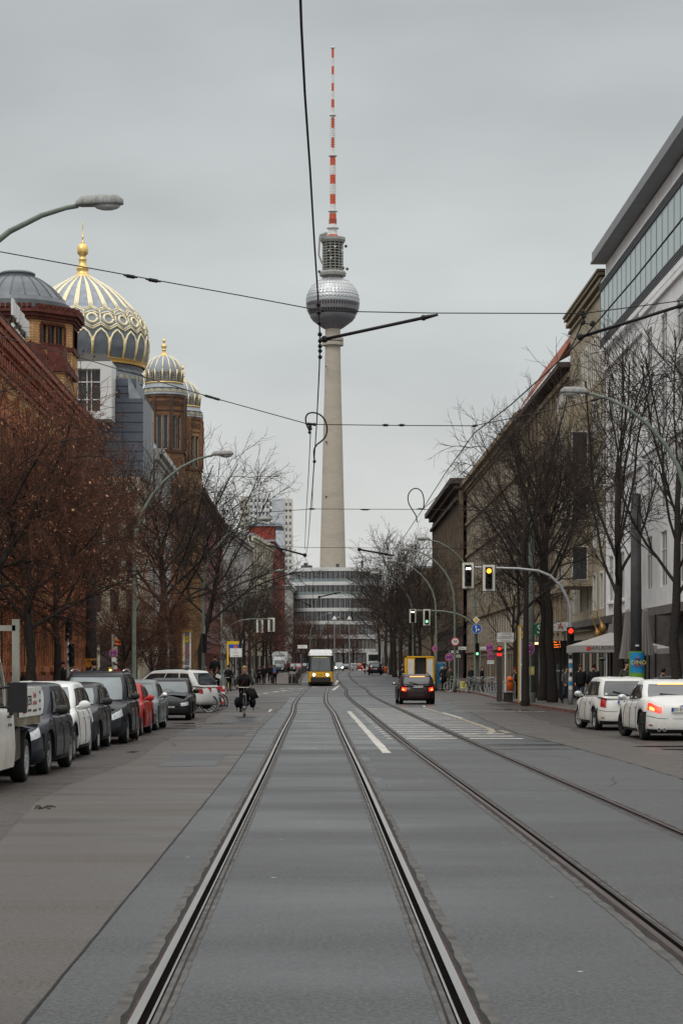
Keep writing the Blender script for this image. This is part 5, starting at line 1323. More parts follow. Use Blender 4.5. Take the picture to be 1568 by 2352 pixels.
DGREY = paint('dark_grey_paint', (.012, .015, .024)); CWHITE = paint('white_car_paint', (.62, .63, .62), dirt=(.62, .60, .55)); BLKP = paint('black_car_paint', (.008, .009, .012)); ANTH = paint('anthracite_paint', (.018, .019, .022))
REDC = paint('red_car_paint', (.36, .02, .016)); SILC = paint('silver_green_paint', (.20, .23, .23)); MAROON = paint('dark_maroon_paint', (.028, .012, .014)); CWH2 = paint('dirty_white_car_paint', (.60, .60, .58), dirt=(.46, .42, .34)); SILV2 = paint('silver_car_paint', (.34, .37, .40))
RZ = -PI/2
PK = 'cars parked along the left kerb'
def L_(s, y): return (S(s, y), y, gz(y))
car('dark grey hatchback parked right behind the white flatbed van', L_(-5.13, 36.75), RZ-.01, DGREY, 4.2, 1.79, 1.48, 'hatch', .325, (1.27, -1.31), nsp=7, txt_f='B AK 412', group=PK, mirror_m=BLACK)
car('clean white hatchback parked between the dark grey and the small black car', L_(-5.33, 42.1), RZ, CWHITE, 4.2, 1.79, 1.47, 'hatch', .32, txt_f='B TX 908', group=PK)
car('small black hatchback with dull plastic bumper in front of the tall dark people carrier', L_(-5.30, 47.0), RZ, ANTH, 3.8, 1.62, 1.43, 'hatch', .285, bumper=BLACK, group=PK, mirror_m=BLACK, rimm=RIMS, nsp=9)
car('tall anthracite people carrier with roof rails, highest of the parked cars', L_(-5.12, 51.4), RZ, BLKP, 4.15, 1.76, 1.66, 'mpv', .315, rails=2, nsp=5, group=PK, mirror_m=BLACK)
car('low red old coupe, the only red parked car', L_(-5.22, 57.4), RZ, REDC, 4.3, 1.68, 1.36, 'old', .305, bumper=BLACK, group=PK, nsp=9)
car('grey green vintage saloon with chrome bumper and chrome mirror', L_(-5.24, 62.6), RZ, SILC, 4.6, 1.76, 1.42, 'old', .315, bumper=CHROME, chrome=True, mirror_m=CHROME, rimm=CHROME, nsp=9, group=PK)
car('black boxy saloon with rectangular headlights beside the rental bicycles', L_(-5.02, 75.2), RZ+.03, BLKP, 4.4, 1.69, 1.42, 'old', .305, bumper=TRIM, group=PK, txt_f='B OM 57')
car('long white estate car seen side-on behind the black boxy saloon', (X(372, 88), 88, .12), PI-.5, CWHITE, 4.75, 1.86, 1.58, 'wagon', .33, rails=1, group=PK)
r_, s_ = car('white small estate car turning at the right kerb, dusty tailgate', (7.75, 62.7, 0), PI/2+.06, CWH2, 4.24, 1.68, 1.50, 'wagon', .30, steer=.25, txt_r=('B·F 2', .80), rear_hi=True, antenna=True, mirror_m=CWH2, rimm=RIMS, nsp=9, name='estate_car')
r2_, s2_ = car('white saloon with lit brake lights at the right edge', (8.02, 54.3, 0), PI/2+.01, CWH2, 4.9, 1.86, 1.46, 'sedan', .335, lit=True, steer=.2, txt_r=('ED·EW 51', .74), name='saloon_car', rimm=BLACK)
EMB = mat('round_badge_blue', (.03, .15, .45), .4)
p_ = s2_.P(-1, 0, .86); b = MB(); b.use(INK).lathe([(0, -.012), (.045, -.012), (.045, 0)], (p_[0]-.01, 0, p_[2]+.02), 16, 'x'); b.use(PLATE)
for k in range(4):
    b.use(EMB if k % 2 else PLATE)
    kk = len(b.v); a0 = k*PI/2; xx = p_[0]-.025; b.v.append((xx, 0, p_[2]+.02))
    for j in range(6): a = a0+PI/2*j/5; b.v.append((xx, .033*math.cos(a), p_[2]+.02+.033*math.sin(a)))
    for j in range(1, 6): b.face((kk, kk+j, kk+j+1))
b.build('badge', None, r2_)
for yy_ in (.42, .55):
    b = MB(); b.lathe([(.03, .1), (.045, .1), (.045, -.02), (.03, -.02)], (-2.42, yy_, .27), 12, 'x'); b.build('exhaust_pipe', CHROME, r2_)
car('dark maroon estate car with roof rails braking in the right lane', (X(952, 110), 110, 0), PI/2+.03, MAROON, 4.7, 1.86, 1.48, 'wagon', .34, rails=2, lit=True, txt_r=('MM PE 1010', .86), name='estate_car')
car('dark car with its door standing open behind the two white cars', (X(1528, 73), 73.5, 0), PI/2+.9, DGREY, 4.5, 1.8, 1.5, 'hatch', .32)
b = MB()
# far traffic
car('silver hatchback driving away in the far distance', (X(812, 452), 452, gz(452)), PI/2, SILV2, 4.2, 1.78, 1.5, 'hatch', .32, name='hatchback_car', txt_r=('B', .8))
car('small red car just right of the far silver hatchback', (X(824, 470), 470, gz(470)), PI/2, REDC, 3.9, 1.7, 1.48, 'hatch', .31, name='hatchback_car', lit=True)
car('oncoming silver people carrier with lit headlights right of the tram', (X(778.5, 425), 425, gz(425)), RZ, SILV2, 4.3, 1.8, 1.62, 'mpv', .32, name='people_carrier', hlit=True)
car('dark car behind the oncoming people carrier', (X(794, 475), 475, gz(475)), RZ, BLKP, 4.4, 1.8, 1.5, 'hatch', .32)
car('black off-road car parked at the right in front of the coach', (X(860.5, 290), 290, gz(290)), PI/2, BLKP, 4.5, 1.82, 1.64, 'suv', .34, rails=1, name='parked_car', txt_r=('B', .8))
car('second dark car half hidden behind the black off-road car', (X(866, 312), 312, gz(312)), PI/2, ANTH, 4.5, 1.8, 1.7, 'suv', .34)
car('dark estate car in front of the white box truck', (X(643, 335), 335, gz(335)+.05), RZ-.1, BLKP, 4.4, 1.78, 1.5, 'hatch', .32)
car('red hatchback behind the low dark wall', (X(684, 398), 398, gz(398)), RZ, REDC, 4.0, 1.72, 1.5, 'hatch', .31)
car('pale small car behind the tram, right of the red hatchback', (X(702, 440), 440, gz(440)), RZ, SILV2, 4.0, 1.72, 1.5, 'hatch', .31)
car('dark car right of the white box truck', (X(668, 380), 380, gz(380)), RZ, ANTH, 4.4, 1.78, 1.5, 'hatch', .32)
# white flatbed van
fv = thing('flatbed_van', 'white flatbed van with a lettered drop side and steel rack at the left edge', 'van', (S(-5.33, 31.45), 31.45, 0), PK, rz=RZ)
VW_ = paint('dirty_white_van_paint', (.62, .61, .57), dirt=(.40, .34, .25))
sv = Shell(2.3*2, 1.94, 1.98, [(-2.3, 1.12), (0, 1.12), (1.3, 1.14), (1.7, 1.10), (2.1, .95), (2.3, .8)], (1.75, 1.1, -.28, -.30), (1.45,), .33, zb=.28, n=7, wroof=.80, gn=9)
# cab body only (front half), flatbed behind
b = MB(); o, nx, ny = sv.outline(); o = [(max(px, -.16), py) for px, py in o]; T = [0, .08, .2, .35, .55, .75, .88, .95, 1]; n = len(o)
for t in T: b.v += [((px*2.3)*interp(t, sv.SX) if px > 0 else px*2.3, py*.97*interp(t, [(0, .97), (.3, 1), (.9, .97), (1, .93)]), (lambda zb_, zt: zb_+(zt-zb_)*t)(sv.bot(px*2.3), interp(px*2.3, sv.top))) for px, py in o]
for i in range(len(T)-1):
    for j in range(n): b.face((i*n+j, i*n+(j+1) % n, (i+1)*n+(j+1) % n, (i+1)*n+j))
b.face(range((len(T)-1)*n, len(T)*n)); b.build('body', VW_, fv, smooth=True)
sv.cabin(fv, VW_); ph = lambda px: sv.phi(px, sv.gn)
sv.glass(fv, 'windscreen', CGLASSL, -35, 35, .05, .93, frame=TRIM); sv.glass(fv, 'side_window', CGLASS, ph(.86), ph(-.5), .08, .84, mirror=True, frame=TRIM)
sv.patch(fv, 'front_bumper', BLACK, -70, 70, .02, .34, .02, mirror=False); sv.patch(fv, 'headlight', HLAMP, 16, 46, .5, .75, .012)
for y in (-.85, .85): put_wheel(fv, 1.45, y, .33, .22, 9, RIMS); put_wheel(fv, -1.52, y, .33, .22, 9, RIMS)
b = MB(); b.box(-2.6, -.7, .35, -.2, .7, .7); b.box(.9, -.8, .38, 2.0, .8, .75); b.build('chassis', TRIM, fv)
for sd in (-1, 1):
    b = MB(); b.prism([(-.45, .34), (-.38, .78), (-1.05, .86), (-1.12, .38)], sd*.93, sd*.86, 'xz'); b.build('side_guard', mat('dusty_black', (.07, .06, .052), .7, var=.3), fv)
    b = MB(); b.lathe([(.40, -.12), (.42, -.12), (.42, .12), (.40, .12)], (-1.52, sd*.86, .36), 16, 'y', 0, PI); b.build('mudguard', TRIM, fv)
b = MB(); b.box(-2.75, -1.0, .86, -.42, 1.0, .98); b.build('flatbed', mat('weathered_timber', (.20, .17, .12), .8, var=.3), fv)
for sd in (-1, 1):
    b = MB(); b.box(-2.72, sd*1.0-.02, .99, -.46, sd*1.0+.02, 1.42); dsd = b.build('drop_side', PLATE, fv)
b = MB(); b.box(-.48, -.98, .98, -.44, .98, 1.5); b.build('headboard', MATS['weathered_timber'], fv); b = MB(); b.box(-2.74, -.98, .98, -2.70, .98, 1.42); b.build('tailboard', PLATE, fv)
REDT = mat('red_lettering', (.40, .03, .03), .5)
# drop side facing the street is local +y (van heading to the camera)
for (tx, m_, sz, dx_, dz_) in (('REZER', INK, .20, -1.35, 1.22), ('dachdeckerei', INK, .07, -1.4, 1.08), ('Berlin', REDT, .13, -1.95, 1.30), ('DACHBAU', REDT, .09, -1.95, 1.18), ('meisterbetrieb', INK, .07, -1.95, 1.07), ('Dach', INK, .07, -2.5, 1.34), ('Gaube', INK, .07, -2.5, 1.21), ('Terrasse', INK, .07, -2.5, 1.08)):
    text(fv, tx, sz, (dx_, 1.026, dz_), m_, (PI/2, 0, PI), 'lettering', .001)
b = MB(); b.lathe([(0, 0), (.03, .0), (.06, .12), (.02, .2), (.05, .26), (0, .34)], (-.78, 1.03, 1.04), 8); b.build('logo', REDT, fv)
text(fv, 'Dachbau GmbH', .07, (.35, .985, 1.02), INK, (PI/2, 0, PI), 'lettering', .001); text(fv, '10119 Berlin', .07, (.3, .985, .90), INK, (PI/2, 0, PI), 'lettering', .001)
RK = mat('rack_steel', (.24, .24, .21), .6, var=.2)
b = MB()
for sd in (-1, 1): b.box(-.56, sd*.95-.05, .98, -.46, sd*.95+.05, 2.42)
b.box(-.56, -.95, 2.25, -.46, .95, 2.33); b.box(-.56, .35, 1.6, -.5, .45, 2.25); b.box(-.56, -.45, 1.6, -.5, -.35, 2.25); b.build('ladder_rack', RK, fv)
for sd in (-1, 1):
    b = MB(); q = Vector((1.05, sd*1.20, 1.30)); b.box(q.x-.07, q.y-.13, q.z-.21, q.x+.06, q.y+.13, q.z+.21); mo = b.build('mirror', BLACK, fv)
    b = MB(); b.tube([(1.15, sd*.88, 1.18), (1.1, sd*1.1, 1.16)], .02, 5); b.tube([(1.15, sd*.88, 1.42), (1.1, sd*1.1, 1.45)], .02, 5); b.build('mirror_arm', BLACK, mo)
b = MB(); b.box(.0, .95, 1.03, .14, .99, 1.07); b.build('door_handle', BLACK, fv)
# yellow box van seen from behind
YEL = mat('yellow_van_paint', (.82, .46, .04), .45, var=.1, dirt=(.4, .25, .08)); DW = mat('white_door_panel', (.66, .68, .67), .5, var=.1)
yv = thing('box_van', 'yellow box van with its rear doors open, parked beyond the maroon estate', 'van', (X(965, 161), 161, .1))
b = MB(); b.box(-1.05, 0, .55, -1.0, 4.2, 2.6); b.box(1.0, 0, .55, 1.05, 4.2, 2.6); b.box(-1.05, 0, 2.5, 1.05, 4.2, 2.6); b.box(-1.05, 0, .45, 1.05, 4.2, .55); b.box(-1.05, 4.2, .45, 1.05, 4.25, 2.6); b.build('body', YEL, yv)
b = MB(); b.box(-.99, .3, .56, .99, 4.19, 2.49); b.build('load_space', SHOPD, yv)
for sd in (-1, 1):
    b = MB(); b.box(sd*.70-.28, -.06, .35, sd*.70+.28, .0, 2.46); d0 = b.build('rear_door', YEL, yv); b = MB(); b.box(sd*.70-.2, -.075, .5, sd*.70+.2, -.062, 2.36); b.build('door_panel', DW, d0)
b = MB(); b.box(.5, -.13, 1.1, .56, -.07, 1.4); b.build('door_handle', BLACK, yv)
b = MB(); b.box(-.95, 3.5, .5, .95, 5.6, 2.0); b.build('cab', YEL, yv)
for x in (-.85, .85):
    for y in (.9, 4.6): o_ = put_wheel(yv, x, y, .32, .2, 9, RIMS); o_.rotation_euler.z = PI/2
# white box truck, coach
def boxtruck():
    t = thing('box_truck', 'white refrigerated box truck in the far left side lane', 'truck', (X(642, 347), 347, gz(347)+.05))
    b = MB(); b.box(-1.15, 1.6, .9, 1.15, 7, 3.3); b.build('cargo_box', DW, t); b = MB(); b.box(-.7, 1.3, 2.75, .7, 1.6, 3.15); b.build('cooling_unit', OWH, t)
    b = MB(); b.add([(-1.0, 0, .5), (1.0, 0, .5), (1.0, 1.5, .5), (-1.0, 1.5, .5), (-1.02, 0, 1.3), (1.02, 0, 1.3), (1.02, 1.5, 1.3), (-1.02, 1.5, 1.3), (-.9, .55, 2.45), (.9, .55, 2.45), (.9, 1.5, 2.5), (-.9, 1.5, 2.5)], [(0, 1, 5, 4), (1, 2, 6, 5), (3, 0, 4, 7), (4, 5, 9, 8), (5, 6, 10, 9), (7, 4, 8, 11), (8, 9, 10, 11), (2, 3, 7, 6), (6, 7, 11, 10)]); b.build('cab', DW, t)
    b = MB(); b.add([(-.88, .02, 1.38), (.88, .02, 1.38), (.78, .49, 2.3), (-.78, .49, 2.3)], [(0, 1, 2, 3)]); b.build('windscreen', CGLASS, t)
    b = MB(); b.box(-.6, -.02, .75, .6, 0, 1.0); b.build('grille', TRIM, t)
    for sd in (-1, 1):
        b = MB(); b.box(sd*.8-.15, -.03, .72, sd*.8+.15, 0, .92); b.build('headlight', HLAMP, t); b = MB(); b.box(sd*1.2-.08, .3, 1.4, sd*1.2+.08, .4, 1.8); b.build('mirror', BLACK, t)
        for y in (.8, 5.6): o_ = put_wheel(t, sd*.95, y, .4, .25, 9, RIMS); o_.rotation_euler.z = PI/2
boxtruck()
co = thing('coach', 'white and blue coach standing at the right kerb in the distance', 'coach', (X(859, 380), 380, gz(380)))
b = MB(); b.prism([(-1.25, .35), (1.25, .35), (1.25, 3.0), (1.1, 3.4), (-1.1, 3.4), (-1.25, 3.0)], 0, 11.5, 'xz'); b.build('body', DW, co)
b = MB(); b.box(-1.0, -.03, 1.9, 1.0, 0, 3.0); b.build('rear_window', CGLASS, co)
b = MB(); b.box(1.251, .3, .9, 1.27, 11, 3.0); b.build('blue_side', mat('coach_blue', (.05, .12, .25), .4), co)
for sd in (-1, 1):
    b = MB(); b.box(sd*1.1-.08, -.03, .9, sd*1.1+.08, 0, 1.3); b.build('tail_light', TLAMP, co)
    for y in (1.8, 9.5): o_ = put_wheel(co, sd*1.05, y, .48, .28, 9, RIMS); o_.rotation_euler.z = PI/2
b = MB(); b.box(-.4, 1, 3.4, .4, 3, 3.6); b.build('air_conditioner', TGREY, co)
# ---------------------------------------------------------------- tram
tr = thing('tram', 'yellow and white tram coming towards the camera with lit headlights', 'tram', (-1.86, 196.5, gz(196)), rz=.012)
TY = mat('tram_yellow', (.85, .47, .03), .35, coat=.3, var=.06, dirt=(.4, .25, .05)); TW = mat('tram_white', (.75, .76, .76), .4, var=.06); TG = mat('tram_grey', (.028, .028, .03), .5, var=.2)
def ring(hw, y, z): return (hw, y, z)
b = MB(); W_ = 1.15
prof = [(.30, .08, 1.0), (.95, 0, 1.15), (1.28, .02, 1.15)]
def slab_(z0, z1, y0, y1, w0, w1, m, name, back=26):
    b = MB(); b.add([(-w0*.86, y0, z0), (w0*.86, y0, z0), (w0, y0+.35, z0), (w0, back, z0), (-w0, back, z0), (-w0, y0+.35, z0), (-w1*.86, y1, z1), (w1*.86, y1, z1), (w1, y1+.35, z1), (w1, back, z1), (-w1, back, z1), (-w1, y1+.35, z1)], [(0, 1, 7, 6), (1, 2, 8, 7), (2, 3, 9, 8), (3, 4, 10, 9), (4, 5, 11, 10), (5, 0, 6, 11), (6, 7, 8, 9, 10, 11), (5, 4, 3, 2, 1, 0)]); return b.build(name, m, tr)
slab_(.18, .38, .12, .06, 1.05, 1.12, TG, 'skirt'); slab_(.38, 1.30, .03, 0, W_, W_, TY, 'body'); slab_(1.30, 2.74, 0, .42, W_, 1.10, TG, 'window_band'); slab_(2.74, 2.98, .42, .55, 1.12, 1.1, TW, 'roof_edge')
b = MB(); b.add([(-1.06, .55, 2.98), (1.06, .55, 2.98), (1.06, 25, 2.98), (-1.06, 25, 2.98), (-.92, .75, 3.28), (.92, .75, 3.28), (.95, 24, 3.28), (-.95, 24, 3.28)], [(0, 1, 5, 4), (1, 2, 6, 5), (2, 3, 7, 6), (3, 0, 4, 7), (4, 5, 6, 7)]); b.build('roof', TW, tr)
b = MB(); b.add([(-.86, -.012, 1.36), (.86, -.012, 1.36), (.80, .375, 2.62), (-.80, .375, 2.62)], [(0, 1, 2, 3)]); b.build('windscreen', CGLASS, tr)
b = MB(); b.add([(-.7, .355, 2.5), (.7, .355, 2.5), (.69, .385, 2.68), (-.69, .385, 2.68)], [(0, 1, 2, 3)]); dd = b.build('destination_display', INK, tr)
text(tr, 'M1 Am Kupfergraben', .14, (0, .35, 2.58), mat('display_yellow', (.5, .5, .05), .5, emit=.5), (PI/2-.28, 0, 0), 'destination_text', .002)
for sd in (-1, 1):
    b = MB(); b.lathe([(.15, -.02), (.15, .03)], (sd*.62, -.005, 1.02), 16, 'y'); b.lathe([(0, -.02), (.15, -.02)], (sd*.62, -.01, 1.02), 16, 'y'); hb = b.build('headlight_bezel', INK, tr)
    b = MB(); b.lathe([(0, -.05), (.08, -.04), (.115, -.02)], (sd*.60, -.012, 1.02), 14, 'y'); b.build('headlight', HLIT, hb)
    b = MB(); b.box(sd*1.22-.05, .2, 1.7, sd*1.22+.05, .35, 2.2); b.build('mirror', INK, tr)
b = MB(); b.box(-.9, -.06, .40, .9, .02, .80); b.build('front_bumper', mat('tram_bumper', (.045, .042, .04), .6), tr)
text(tr, 'BVG', .12, (0, -.012, 1.0), REDT, (PI/2, 0, 0), 'lettering', .003)
b = MB(); b.tube([(-.06, .0, 1.3), (0, .25, 2.2)], .015, 4); b.build('wiper', INK, tr)
b = MB(); b.box(-.09, 6, 3.28, .09, 6.3, 4.35); b.tube([(-.0, 6.1, 4.3), (-.5, 6.1, 5.1)], .03, 5); b.tube([(0, 6.1, 4.3), (.5, 6.1, 5.1)], .03, 5); b.tube([(-.62, 6.1, 5.12), (.62, 6.1, 5.12)], .035, 5); b.tube([(-.55, 6.1, 5.0), (-.72, 6.1, 4.9)], .02, 4); b.tube([(.55, 6.1, 5.0), (.72, 6.1, 4.9)], .02, 4); b.build('pantograph', INK, tr)
# ---------------------------------------------------------------- street lamps
LGLASS = mat('lamp_glass', (.40, .41, .41), .2, var=.15); LHEAD = mat('lamp_head_grey', (.27, .27, .26), .6, var=.3, scale=9, dirt=(.14, .14, .13), dscale=5, stretch=(3, 3, .4))
def lamp_proto():
    t = thing('street_lamp', 'x', 'street lamp', group='curved street lamps')
    b = MB(); pts = [(0, 0, -.1), (0, 0, .9), (0, 0, 1.0), (0, 0, 3.5), (.02, 0, 6.3), (.10, 0, 7.2), (.34, 0, 8.0), (.75, 0, 8.7), (1.3, 0, 9.32), (1.9, 0, 9.8), (2.5, 0, 10.1), (2.95, 0, 10.24), (3.18, 0, 10.28)]
    b.tube(pts, [.12, .12, .095, .09, .08, .078, .072, .066, .06, .055, .05, .045, .045], 12); b.build('pole', GREENP, t, smooth=True)
    b = MB(); b.lathe([(0, 0), (.05, .02), (.125, .12), (.15, .45), (.13, .8), (.05, .9), (0, .9)], (0, 0, 0), 14, 'x')
    b.v = [(3.12+x, y*1.15, 10.31+max(z, -.03)*1.15+x*.03) for x, y, z in b.v]; h = b.build('lamp_head', LHEAD, t, smooth=True)
    b = MB(); b.ball((3.72, 0, 10.28), .16, 12, (1.55, .8, .55)); b.build('lens', LGLASS, h, smooth=True)
    return t
lp0 = lamp_proto(); first = [True]
def lamp(x, y, label, right=False, sc=1.0, tilt=0.0):
    o = lp0 if first[0] else dup(lp0); first[0] = False
    o.location = (x, y, gz(y)+.1); o.rotation_euler = (0, 0, (PI if right else 0)+tilt); o.scale = (sc, sc, sc); o['label'] = label
lamp(-7.9, 40, 'nearest left street lamp, its arm entering at the left edge', sc=.977); lamp(-8.4, 89, 'street lamp with grey green pole among the brown trees left of the synagogue')
lamp(X(467, 128), 128, 'street lamp whose pole stands by the black signal head on the left'); lamp(X(554, 200), 200, 'street lamp behind the two white signal boards on the left', tilt=-.2)
lamp(X(584, 245), 245, 'slim street lamp before the far dark trees at the left'); lamp(X(712, 395), 395, 'tiny curved street lamp left of the curved office'); lamp(X(735, 430), 430, 'tiny curved street lamp above the tram')
lamp(10.9, 69, 'nearest right street lamp reaching in before the tan building', True, 1.0); lamp(X(1044, 155), 155, 'street lamp carrying the round speed limit sign', True, .97, -.15)
lamp(X(1001.5, 165), 165, 'street lamp between the advertising column and the yellow van', True, .93); lamp(X(948, 205), 205, 'street lamp half hidden in the far right trees', True, 1.0)
lamp(X(1092, 157), 157.6, 'street lamp behind the blue arrow sign', True, 1.05, .1)
t = thing('steel_mast', 'plain thick grey green mast behind the oval no-stopping sign', 'mast', (X(1219.5, 106), 106, .1)); b = MB(); b.tube([(0, 0, 0), (0, 0, 9.5)], [.17, .12], 14); b.build('pole', GREENP, t, smooth=True); b = MB(); b.tube([(0, 0, 0), (0, 0, .5)], .2, 12); b.build('foot', GREENP, t); b = MB(); b.box(-.12, -.2, 1.35, .12, -.17, 1.75); b.build('sticker', mat('sticker_yellow', (.6, .5, .15), .6), t)
# two square hanging lamps in the far square
for (u, d, lb) in ((835.6, 0, ''),):
    pass
for u, lb in ((767.8, 'slim post-top lamp just right of the tram'), (802, 'slim post-top lamp in the middle of the far square')):
    d = 400; t = thing('post_lamp', lb, 'street lamp', (X(u, d), d, gz(d)), 'post-top lamps'); b = MB(); b.tube([(0, 0, 0), (0, 0, 9.6)], [.11, .07], 8); b.build('pole', GALV, t)
    b = MB(); b.lathe([(.1, 9.5), (.45, 9.45), (.3, 9.75), (.08, 10.1), (0, 10.1)], (0, 0, 0), 12); b.build('lamp_head', OWH, t)
# catenary masts
for (u, d, vt, lb, rr) in ((1459.5, 75, 1137, 'thick dark grey steel mast behind the white estate car, poster at its foot', .185), (210, 75, 1200, 'thick dark grey steel mast with an orange poster, left pavement', .185)):
    t = thing('catenary_mast', lb, 'mast', (X(u, d), d, .1)); b = MB(); zt = Z(vt, d)-.1; b.tube([(0, 0, 0), (0, 0, zt)], [rr*1.1, rr*.95], 20); b.lathe([(rr*.95, zt), (rr*1.02, zt+.02), (0, zt+.08)], n=20)
    b.build('pole', mat('mast_grey', (.05, .048, .05), .6, var=.2, dirt=(.03, .028, .028)), t, smooth=True)
    b = MB(); b.tube([(0, 0, .0), (0, 0, .35)], rr*1.4, 16); b.build('foot', MATS['mast_grey'], t)
PBL = mat('poster_blue', (.02, .22, .45), .5, var=.25, scale=3); PGR = mat('poster_green', (.14, .30, .04), .5, var=.25, scale=5); PYE = mat('poster_yellow', (.72, .50, .03), .5); PDB = mat('poster_navy', (.015, .04, .15), .5); PORA = mat('poster_orange', (.60, .26, .03), .5, var=.5, scale=6); WPO = mat('poster_white', (.60, .60, .60), .6, var=.1)
pc = Vector((X(1461, 75), 75, 0)); t = thing('poster', 'green and blue poster lettered DINO wrapped round the thick mast', 'poster', tuple(pc)); b = MB()
b.use(PGR); b.lathe([(.265, Z(1573, 75)), (.265, Z(1496, 75))], n=24); b.use(PBL); b.lathe([(.268, Z(1545, 75)), (.268, Z(1499, 75))], n=16, a0=-2.6, a1=-.4)
b.use(PDB)
for k in range(16):
    a = 2*PI*k/16; q0, q1 = a-.12, a+.12; cx, cz = 0.0, Z(1521, 75); r0, r1 = .13, .26 if k % 2 else .2
    f = lambda r, q: (.272*math.sin(cx+r*math.cos(q)/.27), -.272*math.cos(cx+r*math.cos(q)/.27), cz+r*math.sin(q)*.8)
    kk = len(b.v); b.v += [f(r0, q0), f(r0, q1), f(r1, a)]; b.face((kk, kk+1, kk+2)); kk = len(b.v); b.v += [f(0.01, q0), f(r0, q0), f(r0, q1)]; b.face((kk, kk+1, kk+2))
b.build('sheet', None, t)
text(t, 'DINO', .20, (0.03, -.30, Z(1522, 75)), PYE, (PI/2, 0, 0), 'lettering', .006); text(t, 'SHOW', .10, (0.03, -.295, Z(1529, 75)), mat('poster_red', (.6, .06, .03), .5), (PI/2, 0, 0), 'lettering', .004); text(t, 'DIE', .09, (0.0, -.295, Z(1511.5, 75)), MATS['poster_red'], (PI/2, 0, 0), 'lettering', .004)
b = MB(); b.box(-.08, -.29, Z(1485, 75), .04, -.2, Z(1481, 75)+.0); b.build('sticker', WPO, t)
pc = Vector((X(211, 74.8), 74.6, 0)); t = thing('poster', 'orange event poster fixed to the left steel mast', 'poster', tuple(pc)); b = MB(); b.box(-.19, -.03, Z(1540, 74.6), .17, .0, Z(1512.5, 74.6)); b.build('sheet', PORA, t); text(t, 'CIRCUS', .09, (0, -.04, Z(1518, 74.6)), INK, name='lettering'); text(t, 'ROCK WILD', .07, (0, -.04, Z(1523, 74.6)), MATS['poster_red'], name='lettering')
b = MB(); b.prism([(-.17, Z(1540, 74.6)), (.15, Z(1540, 74.6)), (.12, Z(1532, 74.6)), (.03, Z(1534, 74.6)), (-.02, Z(1529, 74.6)), (-.08, Z(1534, 74.6)), (-.15, Z(1531, 74.6))], -.042, -.031, 'xz'); b.build('silhouette', INK, t)
# ---------------------------------------------------------------- traffic signals
SBL = mat('signal_black', (.012, .012, .013), .5); SBOARD = mat('signal_board', (.72, .70, .60), .5, var=.08, scale=4, dirt=(.55, .50, .38), dscale=3)
RLIT = mat('lit_red_lamp', (1.0, .03, .012), .3, emit=2.2, var=0); OLIT = mat('lit_orange_lamp', (1.0, .28, .02), .3, emit=5, var=.0); GLIT = mat('lit_green_lamp', (.35, 1.0, .6), .3, emit=1.1, var=0); WLIT = mat('lit_white_lamp', (1, .93, .8), .3, emit=8, var=0)
DLENS = mat('dark_lens', (.03, .02, .02), .25)
def signal_head(root, x, y, z, lit=None, board=True, back=False, sc=1.0, face=-1, bar=False, w_=.60, h_=1.25):
    """three lamps in a row; lit = (index, material)"""
    b = MB(); hx, hz = .14*sc, .46*sc
    b.box(x-hx, y-.12*1, z-hz, x+hx, y+.12, z+hz); h = b.build('signal_housing', SBL, root)
    if board:
        b = MB(); W2, H2 = w_/2*sc, h_/2*sc; e = .03
        yb = y+(.0 if not back else .1)
        b.use(SBL); b.box(x-W2, yb, z-H2, x+W2, yb+.02, z+H2); b.use(SBOARD)
        for s in (-1, 1):
            yy = yb-.012 if not back else yb+.02
            b.box(x-W2+e, yb-.008, z-H2+e, x-hx-.01, yb+.028, z+H2-e); b.box(x+hx+.01, yb-.008, z-H2+e, x+W2-e, yb+.028, z+H2-e)
            b.box(x-hx-.01, yb-.008, z+hz+.02, x+hx+.01, yb+.028, z+H2-e); b.box(x-hx-.01, yb-.008, z-H2+e, x+hx+.01, yb+.028, z-hz-.02); break
        b.build('backboard', None, root)
    for i in range(3):
        zc = z+(.30-.30*i)*sc; m = DLENS
        if lit and lit[0] == i: m = lit[1]
        b = MB()
        if lit and lit[0] == i and bar: b.box(x-.105*sc, y-.145, zc-.035, x+.105*sc, y-.125, zc+.035)
        else: b.lathe([(0, -.02), (.10*sc, -.005), (.105*sc, 0)], (x, y-.123, zc), 14, 'y')
        b.build('lamp', m, h)
        b = MB(); b.lathe([(.112*sc, -.24), (.118*sc, 0), (.112*sc, 0), (.106*sc, -.24)], (x, y-.12, zc), 12, 'y', 0 if True else 0, PI); b.build('visor', SBL, h)
    return h
def arm_mast(label, x, y, pts, r, m, name='signal_mast'):
    t = thing(name, label, 'traffic light', (x, y, gz(y)+.1)); b = MB(); b.tube(pts, r, 10); b.build('pole', m, t, smooth=True); return t
d = 99.0; k = d/F; x0 = X(1309.5, d); zz = lambda v: Z(v, d)-.1; xx = lambda u: X(u, d)-x0
t = arm_mast('near right signal mast whose grey arm holds two cream backed signals over the lane', x0, d, [(0, 0, 0), (0, 0, .5), (0, 0, 3), (-.02, 0, zz(1400)), (xx(1302), 0, zz(1375)), (xx(1286), 0, zz(1345)), (xx(1262), 0, zz(1322)), (xx(1235), 0, zz(1311)), (xx(1190), 0, zz(1306)), (xx(1090), 0, zz(1303)), (xx(1062), 0, zz(1302))], [.11, .11, .09, .08, .075, .07, .065, .06, .055, .05, .045], GALV)
signal_head(t, xx(1074), -.1, zz(1322), (0, WLIT), bar=True, w_=.58, h_=1.22); signal_head(t, xx(1121.5), -.1, zz(1327.5), (0, OLIT), w_=.6, h_=1.22, sc=1.02)
signal_head(t, xx(1308), -.22, zz(1466), (0, RLIT), board=False, sc=1.08)
b = MB()
rg = random.Random(8)
